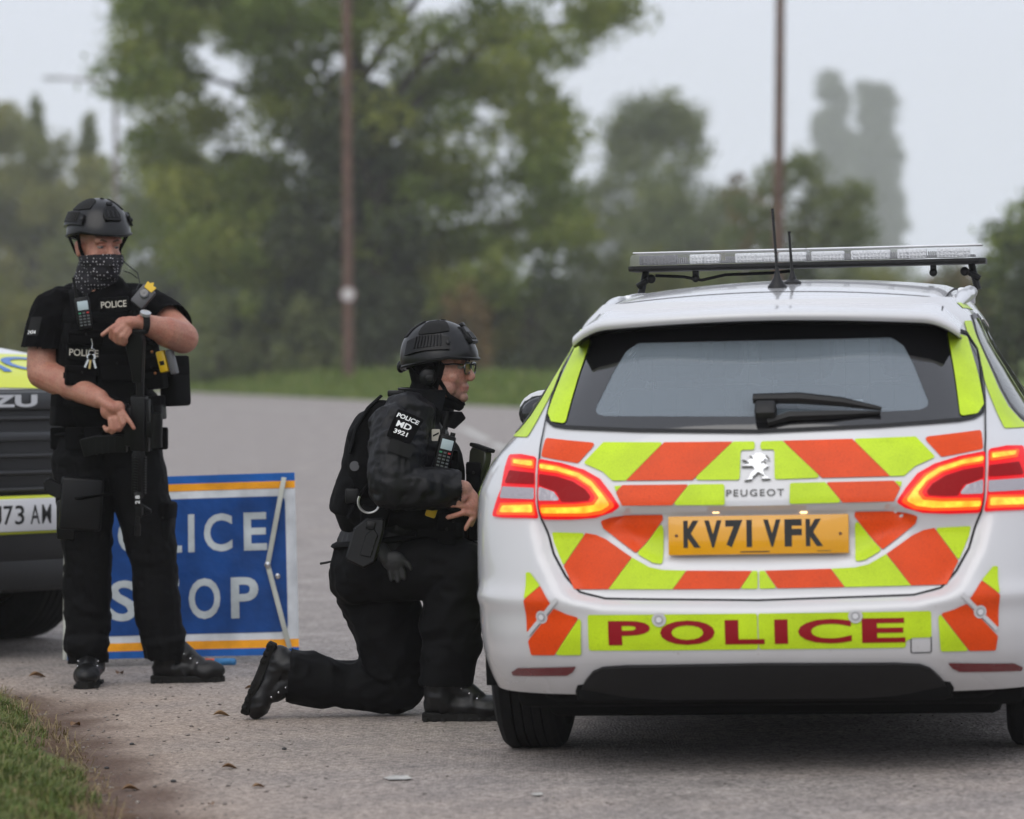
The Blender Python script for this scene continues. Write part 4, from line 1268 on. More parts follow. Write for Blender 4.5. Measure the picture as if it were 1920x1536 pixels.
# --- tail lamps
def lamp(sg):
    tb = lambda pts: crop5(pts) if sg < 0 else mirror(crop5(pts))
    L = patch('tail_lamp', tb([(318, 196), (420, 215), (520, 245), (590, 285), (640, 350), (678, 408), (640, 432), (560, 455), (450, 462), (318, 462)]), .006, LEDR, thick=.01, r=.008, step=.015)
    L['label'] = 'lit red tail lamp section on the tailgate'
    patch('led_band', tb([(322, 214), (400, 226), (500, 256), (562, 290), (612, 350), (660, 408), (600, 440), (520, 450), (322, 450), (322, 402), (480, 400), (555, 392), (572, 370), (540, 325), (480, 286), (400, 262), (322, 252)]), .0085, LEDO, L, r=.01, step=.015)
    patch('led_bar', tb([(324, 223), (400, 234), (497, 263), (552, 297), (598, 350), (636, 404), (592, 427), (520, 438), (324, 438), (324, 415), (486, 413), (564, 404), (588, 372), (552, 323), (488, 280), (402, 253), (324, 242)]), .0100, LEDY, L, r=.008, step=.015)
    patch('dark_lens', tb([(320, 266), (400, 278), (470, 300), (525, 335), (548, 365), (540, 384), (470, 390), (420, 390), (395, 345), (320, 316)]), .0085, DARKRED, L, r=.006, step=.015)
    patch('reversing_lens', tb([(318, 322), (385, 345), (415, 384), (318, 384)]), .0088, CLEARL, L, r=.006, step=.015)
    O = patch('tail_lamp', tb([(185, 178), (240, 176), (304, 188), (304, 460), (150, 458), (108, 452), (120, 410), (150, 330), (165, 240)]), .006, LEDR, thick=.01, r=.01, step=.015)
    O['label'] = 'lit red tail lamp section wrapping the corner'
    patch('led_band', tb([(196, 194), (300, 202), (300, 244), (198, 230)]), .0085, LEDO, O, r=.008, step=.015)
    patch('led_bar', tb([(206, 203), (292, 210), (292, 232), (208, 220)]), .0100, LEDY, O, r=.006, step=.015)
    patch('led_band', tb([(150, 394), (297, 390), (297, 448), (128, 446)]), .0085, LEDO, O, r=.008, step=.015)
    patch('led_bar', tb([(160, 405), (289, 402), (289, 436), (144, 435)]), .0100, LEDY, O, r=.006, step=.015)
    patch('reversing_lens', tb([(158, 322), (298, 328), (298, 378), (146, 372)]), .0086, CLEARL, O, r=.006, step=.015)
    patch('dark_lens', tb([(190, 250), (300, 262), (300, 312), (168, 306)]), .0086, DARKRED, O, r=.006, step=.015)
for sg in (-1, 1): lamp(sg)

# --- number plate on a flat back in the recess
def plate():
    a, b = sz(1253, 1004), sz(1592, 1004)
    zt, zb = sz(1422, 966)[1], sz(1422, 1042)[1]
    y = float(base_pt(0, (zt+zb)/2).y)+.030+.012
    yb = min(surf(0, zt, 0).y, surf(0, zb, 0).y, surf(.25, zt).y)-.004
    til = math.atan2(surf(0, zt).y-surf(0, zb).y, zt-zb)
    M = basis((1, 0, 0), (0, math.sin(til), math.cos(til)), (0, -math.cos(til), math.sin(til)), (0, (surf(0, zt).y+surf(0, zb).y)/2-.014, (zt+zb)/2))
    w, h = .522, .113
    mb = MB(); mb.box((0, 0, 0), (w, h, .006), M, .004)
    o = mb.build('number_plate', P('yellow_plate', (.78, .36, .005), .22, coat=.6, var=.06, vscale=8), car)
    T = P('plate_black', (.006, .006, .006), .4)
    X = -w/2+.044; gaps = {3: .033}
    for i, ch in enumerate('KV71VFK'):
        cw = .014 if ch == '1' else .050
        bm, tw, th = text_bm('I' if ch == '1' else ch, .050 if ch != '1' else .03)
        wv = .050 if ch != '1' else .016
        for v in bm.verts: v.co = Vector((X+v.co.x/tw*wv, -.079/2+.004+v.co.y/th*.079, .0036))
        k = MB(); k.bm(bm, M); bm.free(); k.build('plate_character', T, o, False)
        X += wv+(.011 if i != 3 else .033)
    for sx in (-1, 1):
        k = MB(); k.sphere((sx*(w/2-.024), 0, .003), (.005, .005, .002), 10, M); k.build('screw', P('rusty_screw', (.12, .05, .02), .6), o)
    # makers' small print as fine dark bars
    k = MB(); k.box((-.01, -.049, .0032), (.085, .0035, .0006), M); k.box((.19, -.049, .0032), (.04, .002, .0006), M); k.build('small_print', T, o, False)
    return M
PLM = plate()
# plate lamps under the overhang
for pxl in (1340, 1505):
    s, z = sz(pxl, 953)
    p = surf(s, z-.006, .0)
    mb = MB(); mb.box((p.x, p.y+.006, p.z+.002), (.020, .02, .005), None, .002)
    mb.build('plate_lamp', P('plate_lamp_lit', (1, .8, .5), .3, emit=(1, .62, .25), estr=3.0), car)

# --- bumper bits
both('reflector', szs([(972, 1252), (1081, 1249), (1074, 1260), (1064, 1266), (963, 1266), (960, 1260)]), .003, P('red_reflector', (.14, .006, .01), .15, coat=1), r=.003)
DIF = szs([(1418, 1243), (1175, 1247), (1130, 1250), (1112, 1258), (1098, 1275), (1084, 1302)])
DIF = [(0.0 if i == 0 else s, z) for i, (s, z) in enumerate(DIF)]
zlow = .228
DP = DIF + [(DIF[-1][0], zlow), (0.0, zlow)]
full = [p for p in DIF] + [(DIF[-1][0]*1.0, zlow)] + [(-DIF[-1][0]*1.0, zlow)] + [(-s, z) for s, z in DIF[::-1][:-1]]
patch('rear_diffuser', full, .012, BLACK, thick=.012, r=.02)
WS = P('sensor_white', (.70, .70, .71), .35); WSR = P('sensor_ring', (.33, .33, .34), .4)
for q in ((1018, 1157), (1236, 1162), (1604, 1155), (1836, 1147)):
    s, z = sz(*q)
    mk = lambda r: [(s+r*math.cos(2*math.pi*k/20), z+r*math.sin(2*math.pi*k/20)) for k in range(20)]
    pad = patch('sensor_pad', mk(.0205 if abs(q[0]-1418) < 300 else .019), .0064, WHITE)
    o = patch('parking_sensor', mk(.0125), .0085, WSR, thick=.005, step=.02); patch('sensor_face', mk(.0085), .0100, WS, o)
for q in ((1018, 1157), (1836, 1147)):
    s, z = sz(*q); k = 1 if s > 0 else -1
    strip('film_joint', [(s-k*.055, z+.055*.95), (s+k*.052, z-.052*1.0)], .012, .0062, WHITE)
tc_ = szs([(1708, 1194), (1746, 1193), (1746, 1223), (1708, 1224)]); strip('towing_eye_cover', round_poly(tc_, .006), .003, .002, SEAM, closed=True)

# --- side film (both sides): lime and blue blocks, lime round the windows
def side_film():
    for sg in (1, -1):
        def q(y0, y1, z0, z1, m, nm='side_block'):
            pl = [(sg*side_s(y0, z0), z0), (sg*side_s(y1, z0), z0), (sg*side_s(y1, z1), z1), (sg*side_s(y0, z1), z1)]
            if sg < 0: pl = pl[::-1]
            patch(nm, pl, .002, m, r=.01, step=.05)
        blocks = [(.38, 1.0, 0), (1.0, 1.62, 1), (1.62, 2.3, 0)]
        q(-.40, .36, .70, .92, LIME); q(-.36, .36, .66, .695, LIME)
        for y0, y1, k in blocks:
            q(y0+.005, y1-.005, .62, .92, BLUE if k == 0 else LIME); q(y0+.005, y1-.005, .33, .615, LIME if k == 0 else BLUE)
        q(-.43, -.355, .36, .655, BLUE)
        # pillar film behind the rear side window
        bk = [(.764, .985), (.745, 1.04), (.730, 1.10), (.724, 1.166), (.716, 1.241), (.705, 1.304)]
        fw = [(.800, 1.305), (.800, 1.283), (.812, 1.232), (.810, 1.165), (.813, 1.103), (.838, 1.046), (.90, 1.004), (.97, .985)]
        pl = [(sg*a, b) for a, b in bk+fw]
        if sg > 0: pl = pl[::-1]
        patch('pillar_film', pl, .0030, LIME, r=.012, step=.03)
        for w_i, w in enumerate(SIDE_WIN):
            pl = [(sg*s, z) for s, z in w]
            g = patch('side_window', pl if sg > 0 else pl[::-1], .003, GLASS_S, r=.04, step=.04)
            strip('window_trim', round_poly(pl, .04), .015, .004, TRIM, g, closed=True, step=.03)
        # lime door frames between the panes
        for a, b in ((0, 1), (1, 2)):
            e0 = SIDE_WIN[a][-6:]; e1 = SIDE_WIN[b][:6][::-1]
            pl = [(sg*(s+.014), z) for s, z in e0] + [(sg*(s-.014), z) for s, z in e1[::-1]]
            patch('pillar_film', pl, .0022, LIME, step=.04)
        # roof edge film
        pl = [(sg*side_s(y, 1.345), 1.345) for y in np.linspace(-.12, 1.3, 8)] + [(sg*side_s(y, 1.362), 1.362) for y in np.linspace(1.3, -.12, 8)]
        patch('pillar_film', pl, .002, LIME, step=.06)
side_film()

# --- windscreen
def windscreen():
    V = []; F = []; zz = np.linspace(1.0, 1.36, 8); n = 15
    for z in zz:
        X, Y, S = ring(z); so = S[-1]-np.linspace(.64, 0, n); x = np.interp(so, S, X); y = np.interp(so, S, Y)
        for i in range(n): V.append((x[i], y[i]+.004, z))
        for i in range(n-2, -1, -1): V.append((-x[i], y[i]+.004, z))
    m = 2*n-1
    for r in range(len(zz)-1):
        for c in range(m-1): F.append([r*m+c, r*m+c+1, (r+1)*m+c+1, (r+1)*m+c])
    mb = MB(); mb.add(V, F); mb.build('windscreen', glass_mat('screen_glass', (.8, .84, .82), 1.5), car)
    mb = MB()       # bonnet lid closing the shell below the screen
    X, Y, S = ring(1.0)
    pts = [(float(np.interp(S[-1]-q, S, X)), float(np.interp(S[-1]-q, S, Y))) for q in np.linspace(.75, 0, 12)]
    row = [(x, y-.02, 1.0) for x, y in pts] + [(-x, y-.02, 1.0) for x, y in pts[::-1][1:]]
    row2 = [(x, y-.5, .97) for x, y, z in row]
    mb.add(row+row2, [[i, i+1, len(row)+i+1, len(row)+i] for i in range(len(row)-1)])
    mb.build('dashboard', BLACK, car)
windscreen()

# --- cabin
def cabin():
    DK = P('cabin_grey', (.035, .036, .038), .8, var=.2)
    mb = MB(); mb.box((0, .65, .62), (1.45, 2.7, .06)); mb.box((0, -.62, .78), (1.2, .05, .38)); mb.box((0, -.2, .9), (1.2, .75, .03))
    mb.build('cabin_floor', DK, car)
    for y, xs_ in ((.55, (-.40, 0, .40)), (1.45, (-.38, .38))):
        for x in xs_:
            mb = MB()
            T = Matrix.Translation((x, y, .62)) @ Matrix.Rotation(rad(-12), 4, 'X')
            mb.box((0, .0, .22), (.42 if y > 1 else .36, .13, .56), T, .04)
            mb.box((0, .25, .0), (.42 if y > 1 else .36, .5, .14), Matrix.Translation((x, y, .55)), .04)
            s_ = mb.build('seat', DK, car)
            mb = MB(); mb.box((0, 0, .61), (.25, .10, .17), T, .04); mb.box((0, 0, .5), (.12, .02, .1), T); mb.build('headrest', DK, s_)
    # wire guard behind the back seats
    mb = MB(); y = .18
    for x in np.linspace(-.42, .42, 12): mb.tube([(x, y, .95), (x, y+.03, 1.33)], .0022, 5)
    for z in np.linspace(.97, 1.33, 6): mb.tube([(-.44, y+.03*(z-.95)/.38, z), (.44, y+.03*(z-.95)/.38, z)], .0022, 5)
    mb.build('wire_guard', BLACK, car)
    mb = MB(); mb.box((0, -.45, 1.272), (.5, .05, .03), None, .004); hl = mb.build('high_brake_lamp', P('brake_lamp_off', (.05, .004, .004), .2), car)
    mb = MB()
    for i in range(14): mb.sphere((-.21+.032*i, -.478, 1.272), .006, 8)
    mb.build('bulb_row', P('bulb', (.16, .10, .09), .3), hl)
    mb = MB(); mb.box((-.02, 1.5, 1.30), (.24, .03, .07), None, .02); mb.build('rear_view_mirror', BLACK, car)
    mb = MB(); mb.box((0, 1.35, .26), (1.50, 4.0, .16), None, .03); mb.box((0, 1.45, .20), (1.36, 3.9, .12), None, .03); mb.box((0, 1.2, .24), (1.0, .06, .30)); mb.box((0, -.45, .30), (1.35, .5, .2), None, .05); mb.box((0, -.5, .28), (1.1, .7, .14), None, .03); mb.box((0, 0, .26), (1.4, .08, .08))  # the low middle box is added to darken the ground beneath
    mb.tube([(-.42, -.72, .23), (-.42, -.2, .25)], .03, 10); mb.build('underbody', P('underbody', (.006, .006, .006), .95, spec=.1), car)
cabin()

# --- rear wiper
def wiper():
    p = surf(sz(1425, 795)[0], sz(1425, 795)[1], 0)
    a = surf(*sz(1418, 778), .03); b = surf(*sz(1652, 779), .022)
    hub = surf(*sz(1440, 800), .01)
    w = MB(); w.box((0, 0, 0), (.062, .05, .066), frame_from(surf(*sz(1437, 782), .02), (0, -.8, .6)), .010)
    W = w.build('rear_wiper', BLACK, car)
    m = MB(); pts = [surf(*sz(x, y), o) for x, y, o in ((1414, 762, .034), (1500, 763, .04), (1580, 768, .034), (1652, 777, .024))]
    m.tube(pts, [.015, .017, .014, .006], 8); m.build('wiper_arm', BLACK, W)
    m = MB(); pts = [surf(*sz(x, y), o) for x, y, o in ((1440, 797, .012), (1480, 786, .014), (1560, 783, .013), (1650, 779, .012))]
    m.tube(pts, [.013, .016, .014, .006], 6); m.build('wiper_blade', BLACK, W)
wiper()

# --- aerials
def aerials():
    b = Vector((-.0, -.02, float(roof_z(0, -.02))))
    mb = MB(); mb.lathe([(.031, -.005), (.030, .004), (.022, .014), (.012, .03), (.007, .05), (.0055, .06)], 16, Matrix.Translation(b))
    o = mb.build('aerial', BLACK, car)
    m = MB(); top = b+Vector((-.012, .02, .245)); n = 60
    pts = [(b+Vector((0, 0, .05))).lerp(top, i/n) for i in range(n+1)]
    m.tube(pts, [.0042+.0012*(i % 3 == 0) for i in range(n+1)], 6); m.build('aerial_whip', BLACK, o)
    b = Vector((.03, .20, float(roof_z(.03, .20))))
    mb = MB(); mb.lathe([(.030, -.006), (.028, .006), (.012, .016), (.006, .04)], 14, Matrix.Translation(b)); o = mb.build('aerial', BLACK, car)
    m = MB(); m.tube([b+Vector((0, 0, .03)), b+Vector((-.008, .01, .158)), b+Vector((-.008, .01, .166))], [.0055, .004, .006], 6); m.build('aerial_whip', BLACK, o)
aerials()

# --- roof rails and light bar
def roof_kit():
    for sg in (-1, 1):
        mb = MB(); pts = []
        for u in np.linspace(0, 1, 30):
            y = -.30+1.95*u; x = sg*(.562-.03*abs(u-.5)); lift = -.018+.036*min(1, u/.40, (1-u)/.12)
            pts.append((x, y, float(roof_z(x, y))+.012+lift))
        mb.tube(pts, [max(.003, .024*min(1, (i/9.), ((29-i)/5.)**.7)) for i in range(30)], 12, flat=.9)
        for u in (.5, .93):
            y = -.30+1.95*u; x = sg*.545; mb.box((x, y, float(roof_z(x, y))+.01), (.03, .09, .05), None, .01)
        mb.build('roof_rail', P('silver_rail', (.66, .67, .69), .3, metal=.25, coat=.4), car)
LBY = 1.30
def light_bar():
    zc = 1.548; Lh = .607
    base = MB()
    sect = [(-.13, -.010), (.13, -.010), (.145, -.002), (.145, .007), (-.145, .007), (-.145, -.002)]
    V = []; F = []; xs_ = [-Lh, -Lh+.02, Lh-.02, Lh]; sc = [.80, 1, 1, .80]
    for x, s_ in zip(xs_, sc): V += [(x, LBY+y*s_, zc-.030+z) for y, z in sect]
    k = len(sect)
    for i in range(3): F += [[i*k+j, i*k+(j+1) % k, (i+1)*k+(j+1) % k, (i+1)*k+j] for j in range(k)]
    F += [list(range(k))[::-1], [3*k+j for j in range(k)]]
    base.add(V, F); B = base.build('light_bar', BLACK, car); B['label'] = 'long clear roof light bar on two brackets'
    DOME = P('clear_dome', (.80, .81, .83), .10, coat=.5, alpha=.13); LID = P('dome_lid', (.78, .79, .81), .25, coat=.4)
    def dome(x0, x1, end):
        V = []; F = []; n = 13
        xs_ = np.concatenate([x0+(x1-x0)*np.linspace(0, 1, 14)])
        for x in xs_:
            q = 1.0
            if end: e = max(0, (abs(x)-(Lh-.06))/.06); q = math.sqrt(max(1-e*e*.75, .05))
            for j in range(n):
                a = math.pi*j/(n-1); cy_, sy_ = math.cos(a), math.sin(a)
                V.append((x, LBY+.14*q*math.copysign(abs(cy_)**.5, cy_), zc-.022+.047*(.60+.40*q)*sy_**.5))
        m = len(xs_)
        for i in range(m-1):
            for j in range(n-1): F.append([i*n+j, i*n+j+1, (i+1)*n+j+1, (i+1)*n+j])
        F.append(list(range(n))[::-1]); F.append([(m-1)*n+j for j in range(n)])
        mb = MB(); mb.add(V, F); mb.build('dome', DOME, B, angle=60)
    for x0, x1 in ((-Lh+.012, -.001), (.001, Lh-.012)):
        k = MB(); k.box(((x0+x1)/2, LBY, zc+.0235), (x1-x0, .17, .005), None, .0025); k.build('dome_lid', LID, B)
    e = [-Lh, -.345, 0, .345, Lh]
    for i in range(4): dome(e[i]+.0015, e[i+1]-.0015, i in (0, 3))
    LM = P("led_module", (.74, .75, .77), .3, metal=.1, bump=1.0, bscale=130, bdist=.006)
    LD = P('led_module_dark', (.10, .10, .11), .35, metal=.3, bump=1.0, bscale=130, bdist=.006)
    xs_ = [-.50, -.335, -.16, -.052, .07, .205, .345, .49]; ws = [.15, .12, .16, .11, .13, .155, .115, .13]
    xs_ = [-.505, -.345, -.172, -.045+.0, .075, .22, .36, .50]
    for i, (x, w) in enumerate(zip(xs_, ws)):
        mb = MB(); mb.box((x, LBY-.085, zc-.003), (w*.86, .05, .032), None, .004)
        for j in range(int(w*.86/.012)): mb.box((x-w*.43+.006+.012*j, LBY-.112, zc-.003), (.004, .006, .030))
        for dz_ in (-.008, .004): mb.box((x, LBY-.113, zc+dz_-.001), (w*.84, .004, .003))
        mb.build('light_module', LD if i == 0 else LM, B)
    for i in range(7):
        x = (xs_[i]+xs_[i+1])/2; mb = MB()
        for j in range(5): mb.box((x-.014+.007*j, LBY-.075, zc-.006), (.0035, .05, .020))
        mb.build('heat_sink', P('heat_sink', (.2, .2, .21), .5, metal=.4), B)
    mb = MB(); mb.box((0, LBY, zc-.012), (1.14, .16, .006)); mb.build('tray', P('tray_grey', (.16, .16, .17), .4), B)
    for sg in (-1, 1):
        mb = MB(); x = sg*.565
        mb.tube([(sg*.578, LBY-.03, float(roof_z(sg*.545, LBY))+.03), (sg*.555, LBY-.02, zc-.03)], .012, 8)
        mb.sphere((sg*.535, LBY-.06, zc-.066), .016, 10); mb.tube([(sg*.585, LBY-.04, zc-.09), (sg*.535, LBY-.05, zc-.062)], .010, 8)
        mb.build('bracket', BLACK, B)
    mb = MB(); mb.tube([(-.52, LBY-.05, zc-.055), (-.42, LBY-.08, zc-.062), (-.36, LBY-.08, zc-.075), (-.28, LBY-.06, zc-.058), (-.12, LBY-.04, zc-.055), (-.06, LBY-.03, zc-.05)], .006, 6)
    mb.build('cable', BLACK, B)
    for x in (-.38, .43): mb = MB(); mb.sphere((x, LBY-.08, zc-.068), .014, 8); mb.box((x, LBY-.07, zc-.052), (.02, .03, .02)); mb.build('cable_clip', BLACK, B)
roof_kit(); light_bar()

# --- door mirrors
for sg in (-1, 1):
    mb = MB(); mb.sphere((sg*.985, 1.78, 1.02), (.10, .055, .075), 20); mb.tube([(sg*.86, 1.80, .97), (sg*.95, 1.79, 1.0)], .03, 8)
    o = mb.build('wing_mirror', BLACK, car)
    mb = MB(); mb.sphere((sg*.985, 1.788, 1.03), (.100, .052, .074), 20); mb.build('mirror_cap', WHITE, o)
    mb = MB(); mb.sphere((sg*.985, 1.752, 1.02), (.088, .04, .062), 18); mb.build('mirror_glass', P('mirror_glass', (.03, .03, .035), .05), o)

# --- wheels
def wheel(x, y, parent, R=.318, w=.205, rimr=.215, nm='wheel', place=None):
    T = Matrix.Translation((x, y, R)) @ Matrix.Rotation(rad(90)*(1 if x > 0 else -1), 4, 'Y')
    mb = MB(); prof = [(rimr, -w*.42), (rimr+.03, -w*.5), (R-.045, -w*.5), (R-.012, -w*.44), (R, -w*.36)]
    for i in range(5):
        a = -w*.36+.72*w*(i+.42)/5; b = -w*.36+.72*w*(i+.58)/5
        if i < 4: prof += [(R, a+.72*w*.05), (R-.008, a+.72*w*.07), (R-.008, b+.72*w*.05), (R, b+.72*w*.07)]
    prof += [(R, w*.36), (R-.012, w*.44), (R-.045, w*.5), (rimr+.03, w*.5), (rimr, w*.42)]
    mb.lathe(prof, 48, T); t = mb.build(nm, RUBBER, parent, angle=25); t['label'] = 'black tyre on a silver rim'
    mb = MB(); mb.lathe([(rimr, -w*.42), (rimr, w*.40), (rimr-.02, w*.42), (rimr-.03, w*.30), (.07, w*.36), (.05, w*.40), (.0, w*.40)], 40, T)
    for k in range(5):
        an = 2*math.pi*k/5; mb.box((.115*math.cos(an), .115*math.sin(an), w*.36), (.17, .06, .03), T @ Matrix.Rotation(0, 4, 'Z'), .008) if False else mb.box((.12, 0, w*.37), (.17, .055, .025), T @ Matrix.Rotation(an, 4, 'Z'), .008)
    mb.build('rim', P('alloy', (.5, .5, .52), .3, metal=.8), t)
    mb = MB(); mb.lathe([(.0, -w*.1), (.14, -w*.1), (.14, -w*.16), (0, -w*.16)], 30, T); mb.build('brake_disc', P('disc', (.2, .19, .18), .4, metal=.7), t)
for x in (-.785, .785):
    for y in (0, 2.73): wheel(x, y, car)
for sg in (-1, 1):
    for y in (0, 2.73):
        V = []; F = []; n = 24
        for i in range(n+1):
            a = rad(-15)+rad(210)*i/n
            for x in (.50, .70, .888): V.append((sg*x, y+.352*math.cos(a), .315+.352*math.sin(a)))
        for i in range(n):
            for j in (0, 1): F.append([i*3+j, i*3+j+1, (i+1)*3+j+1, (i+1)*3+j])
        mb = MB(); mb.add(V, F); mb.build('wheel_arch', P('underbody', (.006, .006, .006), .95, spec=.1), car)
# ================================================================ PEOPLE
SKIN = None
def mat_skin(name, col, ruddy):
    m, t, b = nodes(name); L = t.links
    tc = t.nodes.new('ShaderNodeTexCoord'); n = t.nodes.new('ShaderNodeTexNoise'); n.inputs['Scale'].default_value = 22; n.inputs['Detail'].default_value = 6
    L.new(tc.outputs['Object'], n.inputs[0])
    mx = t.nodes.new('ShaderNodeMix'); mx.data_type = 'RGBA'; mx.inputs[6].default_value = (*col, 1); mx.inputs[7].default_value = (*ruddy, 1)
    mr = t.nodes.new('ShaderNodeMapRange'); mr.inputs[1].default_value = .35; mr.inputs[2].default_value = .68; L.new(n.outputs[0], mr.inputs[0])
    L.new(mr.outputs[0], mx.inputs[0]); prev = mx
    for nm, c in (('stubble', (.17, .105, .08, 1)), ('lip', (.40, .10, .085, 1))):
        a = t.nodes.new('ShaderNodeAttribute'); a.attribute_name = nm; k = t.nodes.new('ShaderNodeMix'); k.data_type = 'RGBA'; k.inputs[7].default_value = c
        L.new(a.outputs['Fac'], k.inputs[0]); L.new(prev.outputs[2], k.inputs[6]); prev = k
    L.new(prev.outputs[2], b.inputs['Base Color'])
    b.inputs['Roughness'].default_value = .52; b.inputs['Subsurface Weight'].default_value = .12; b.inputs['Subsurface Radius'].default_value = (.012, .004, .002)
    hn = t.nodes.new('ShaderNodeTexNoise'); hn.inputs['Scale'].default_value = 150; hn.inputs['Detail'].default_value = 5; L.new(tc.outputs['Object'], hn.inputs[0])
    hm = t.nodes.new('ShaderNodeMapRange'); hm.inputs[1].default_value = .42; hm.inputs[2].default_value = .66; hm.inputs[3].default_value = 1.05; hm.inputs[4].default_value = .84; L.new(hn.outputs[0], hm.inputs[0])
    hx = t.nodes.new('ShaderNodeMix'); hx.data_type = 'RGBA'; hx.blend_type = 'MULTIPLY'; hx.inputs[0].default_value = 1; L.new(prev.outputs[2], hx.inputs[6]); L.new(hm.outputs[0], hx.inputs[7]); L.new(hx.outputs[2], b.inputs['Base Color'])
    n2 = t.nodes.new('ShaderNodeTexNoise'); n2.inputs['Scale'].default_value = 260; L.new(tc.outputs['Object'], n2.inputs[0])
    bp = t.nodes.new('ShaderNodeBump'); bp.inputs['Strength'].default_value = .25; bp.inputs['Distance'].default_value = .0015; L.new(n2.outputs[0], bp.inputs['Height']); L.new(bp.outputs[0], b.inputs['Normal'])
    return m
SKIN1 = mat_skin('ruddy_skin', (.42, .205, .140), (.36, .140, .095))
SKIN2 = mat_skin('fair_skin', (.46, .245, .180), (.42, .165, .115))
CLOTH = P('black_cotton', (.0024, .0022, .0027), .9, spec=.08, var=.25, vscale=30, bump=.5, bscale=500, bdist=.001)
TROUS = P('black_trouser_cloth', (.0022, .0022, .0027), .75, spec=.12, var=.3, vscale=14, bump=.5, bscale=350, bdist=.0012)
NYLON = P('black_padded_nylon', (.0032, .0032, .0044), .50, spec=.28, var=.2, vscale=25, bump=.35, bscale=120, bdist=.002)
WEB = P('black_webbing', (.0022, .0022, .0026), .8, spec=.09, var=.3, vscale=60, bump=.7, bscale=260, bdist=.0015)
HELM = P('helmet_shell', (.0035, .0035, .004), .28, spec=.42, var=.15, vscale=40, bump=.15, bscale=700, bdist=.0006)
VELC = P('helmet_velcro', (.006, .006, .006), .98, bump=.8, bscale=900, bdist=.001)
POLY = P('black_polymer', (.003, .003, .0034), .40, spec=.25, bump=.15, bscale=400, bdist=.0006)
GUN = P('gun_metal', (.006, .006, .007), .40, metal=.1, spec=.32, var=.3, vscale=60)
OLIVE = P('dark_olive_polymer', (.022, .024, .014), .5, var=.3, vscale=30)
BOOT = P('boot_leather', (.0045, .0045, .005), .42, spec=.35, var=.35, vscale=40, bump=.4, bscale=90, bdist=.0015)
SOLE = P('boot_sole', (.012, .0115, .011), .9, spec=.2, bump=.6, bscale=80, bdist=.003)
YEL = P('taser_yellow', (.72, .46, .01), .4)
WHT = P('white_print', (.75, .75, .74), .6)
GREYP = P('grey_print', (.50, .47, .40), .7)
STEEL = P('bright_steel', (.7, .7, .72), .25, metal=1)
EYEW = P('eye_white', (.32, .28, .26), .25); IRIS = P('iris', (.03, .04, .05), .1); BROW = P('eyebrow', (.10, .055, .035), .9)

def trim(me, co, no):
    """cut a mesh off square at a hem (keeps the side behind `no`)"""
    bm = bmesh.new(); bm.from_mesh(me)
    bmesh.ops.bisect_plane(bm, geom=bm.verts[:]+bm.edges[:]+bm.faces[:], plane_co=co, plane_no=no, clear_outer=True)
    bm.to_mesh(me); bm.free(); return me
def trim_local(me, co, no, reach):
    """hem cut that only touches what lies within `reach` of it"""
    bm = bmesh.new(); bm.from_mesh(me); co, no = Vector(co), Vector(no).normalized()
    kill = [v for v in bm.verts if (v.co-co).dot(no) > 0 and (v.co-co).length < reach]
    bmesh.ops.delete(bm, geom=kill, context='VERTS'); bm.to_mesh(me); bm.free(); return me

def stick(o, FM, off, bvh):
    inv = FM.inverted(); nn = (FM.to_3x3() @ Vector((0, 0, 1))).normalized(); m_ = o.data
    A = []; Bz = []
    for x in np.linspace(-.045, .045, 7):
        for y in np.linspace(-.055, .055, 7):
            h = bvh.ray_cast((FM @ Vector((x, y, .25))), -nn)
            if h[0] is not None: A.append((1, x, y, x*x, x*y, y*y)); Bz.append((inv @ h[0]).z)
    A, Bz = np.array(A), np.array(Bz); c = np.linalg.lstsq(A, Bz, rcond=None)[0]; up = min(float((Bz-A @ c).max())*.8, .012)
    for v in m_.vertices:
        l = inv @ v.co; zz = c[0]+c[1]*l.x+c[2]*l.y+c[3]*l.x**2+c[4]*l.x*l.y+c[5]*l.y**2
        v.co = FM @ Vector((l.x, l.y, zz+up+off+l.z))
    m_.update(); return o
class Local:
    def __init__(s, M): s.M = M
    def __call__(s, x, y, z): return s.M @ Vector((x, y, z))

def add_head(B, H, ears=True):
    """H: head frame, x to the person's left, y forward, z up, origin at the head's middle"""
    R = H.M.to_3x3()
    B.ell(H(0, -.015, .045), (.075, .096, .086), R).ell(H(0, .018, -.022), (.066, .076, .092), R).ell(H(0, .030, -.078), (.053, .056, .042), R)
    B.ell(H(0, .080, -.098), (.022, .018, .017), R)
    B.cap(H(-.044, .074, .030), H(.044, .074, .030), .015, .015)
    B.cap(H(0, .086, .016), H(0, .108, -.026), .0085, .0135); B.ell(H(0, .104, -.033), (.017, .012, .010), R)
    for s in (-1, 1):
        B.ell(H(s*.040, .052, -.030), (.026, .026, .028), R); B.ell(H(s*.050, .035, -.070), (.020, .035, .028), R)
        if ears: B.ell(H(s*.079, -.012, -.012), (.010, .024, .033), R); B.ell(H(s*.083, -.022, -.002), (.007, .018, .022), R)
    B.cap(H(-.018, .088, -.060), H(.018, .088, -.060), .0075, .0075); B.cap(H(-.014, .086, -.072), H(.014, .086, -.072), .008, .008)
    B.cap(H(0, -.03, -.06), H(0, -.045, -.20), .062, .066)

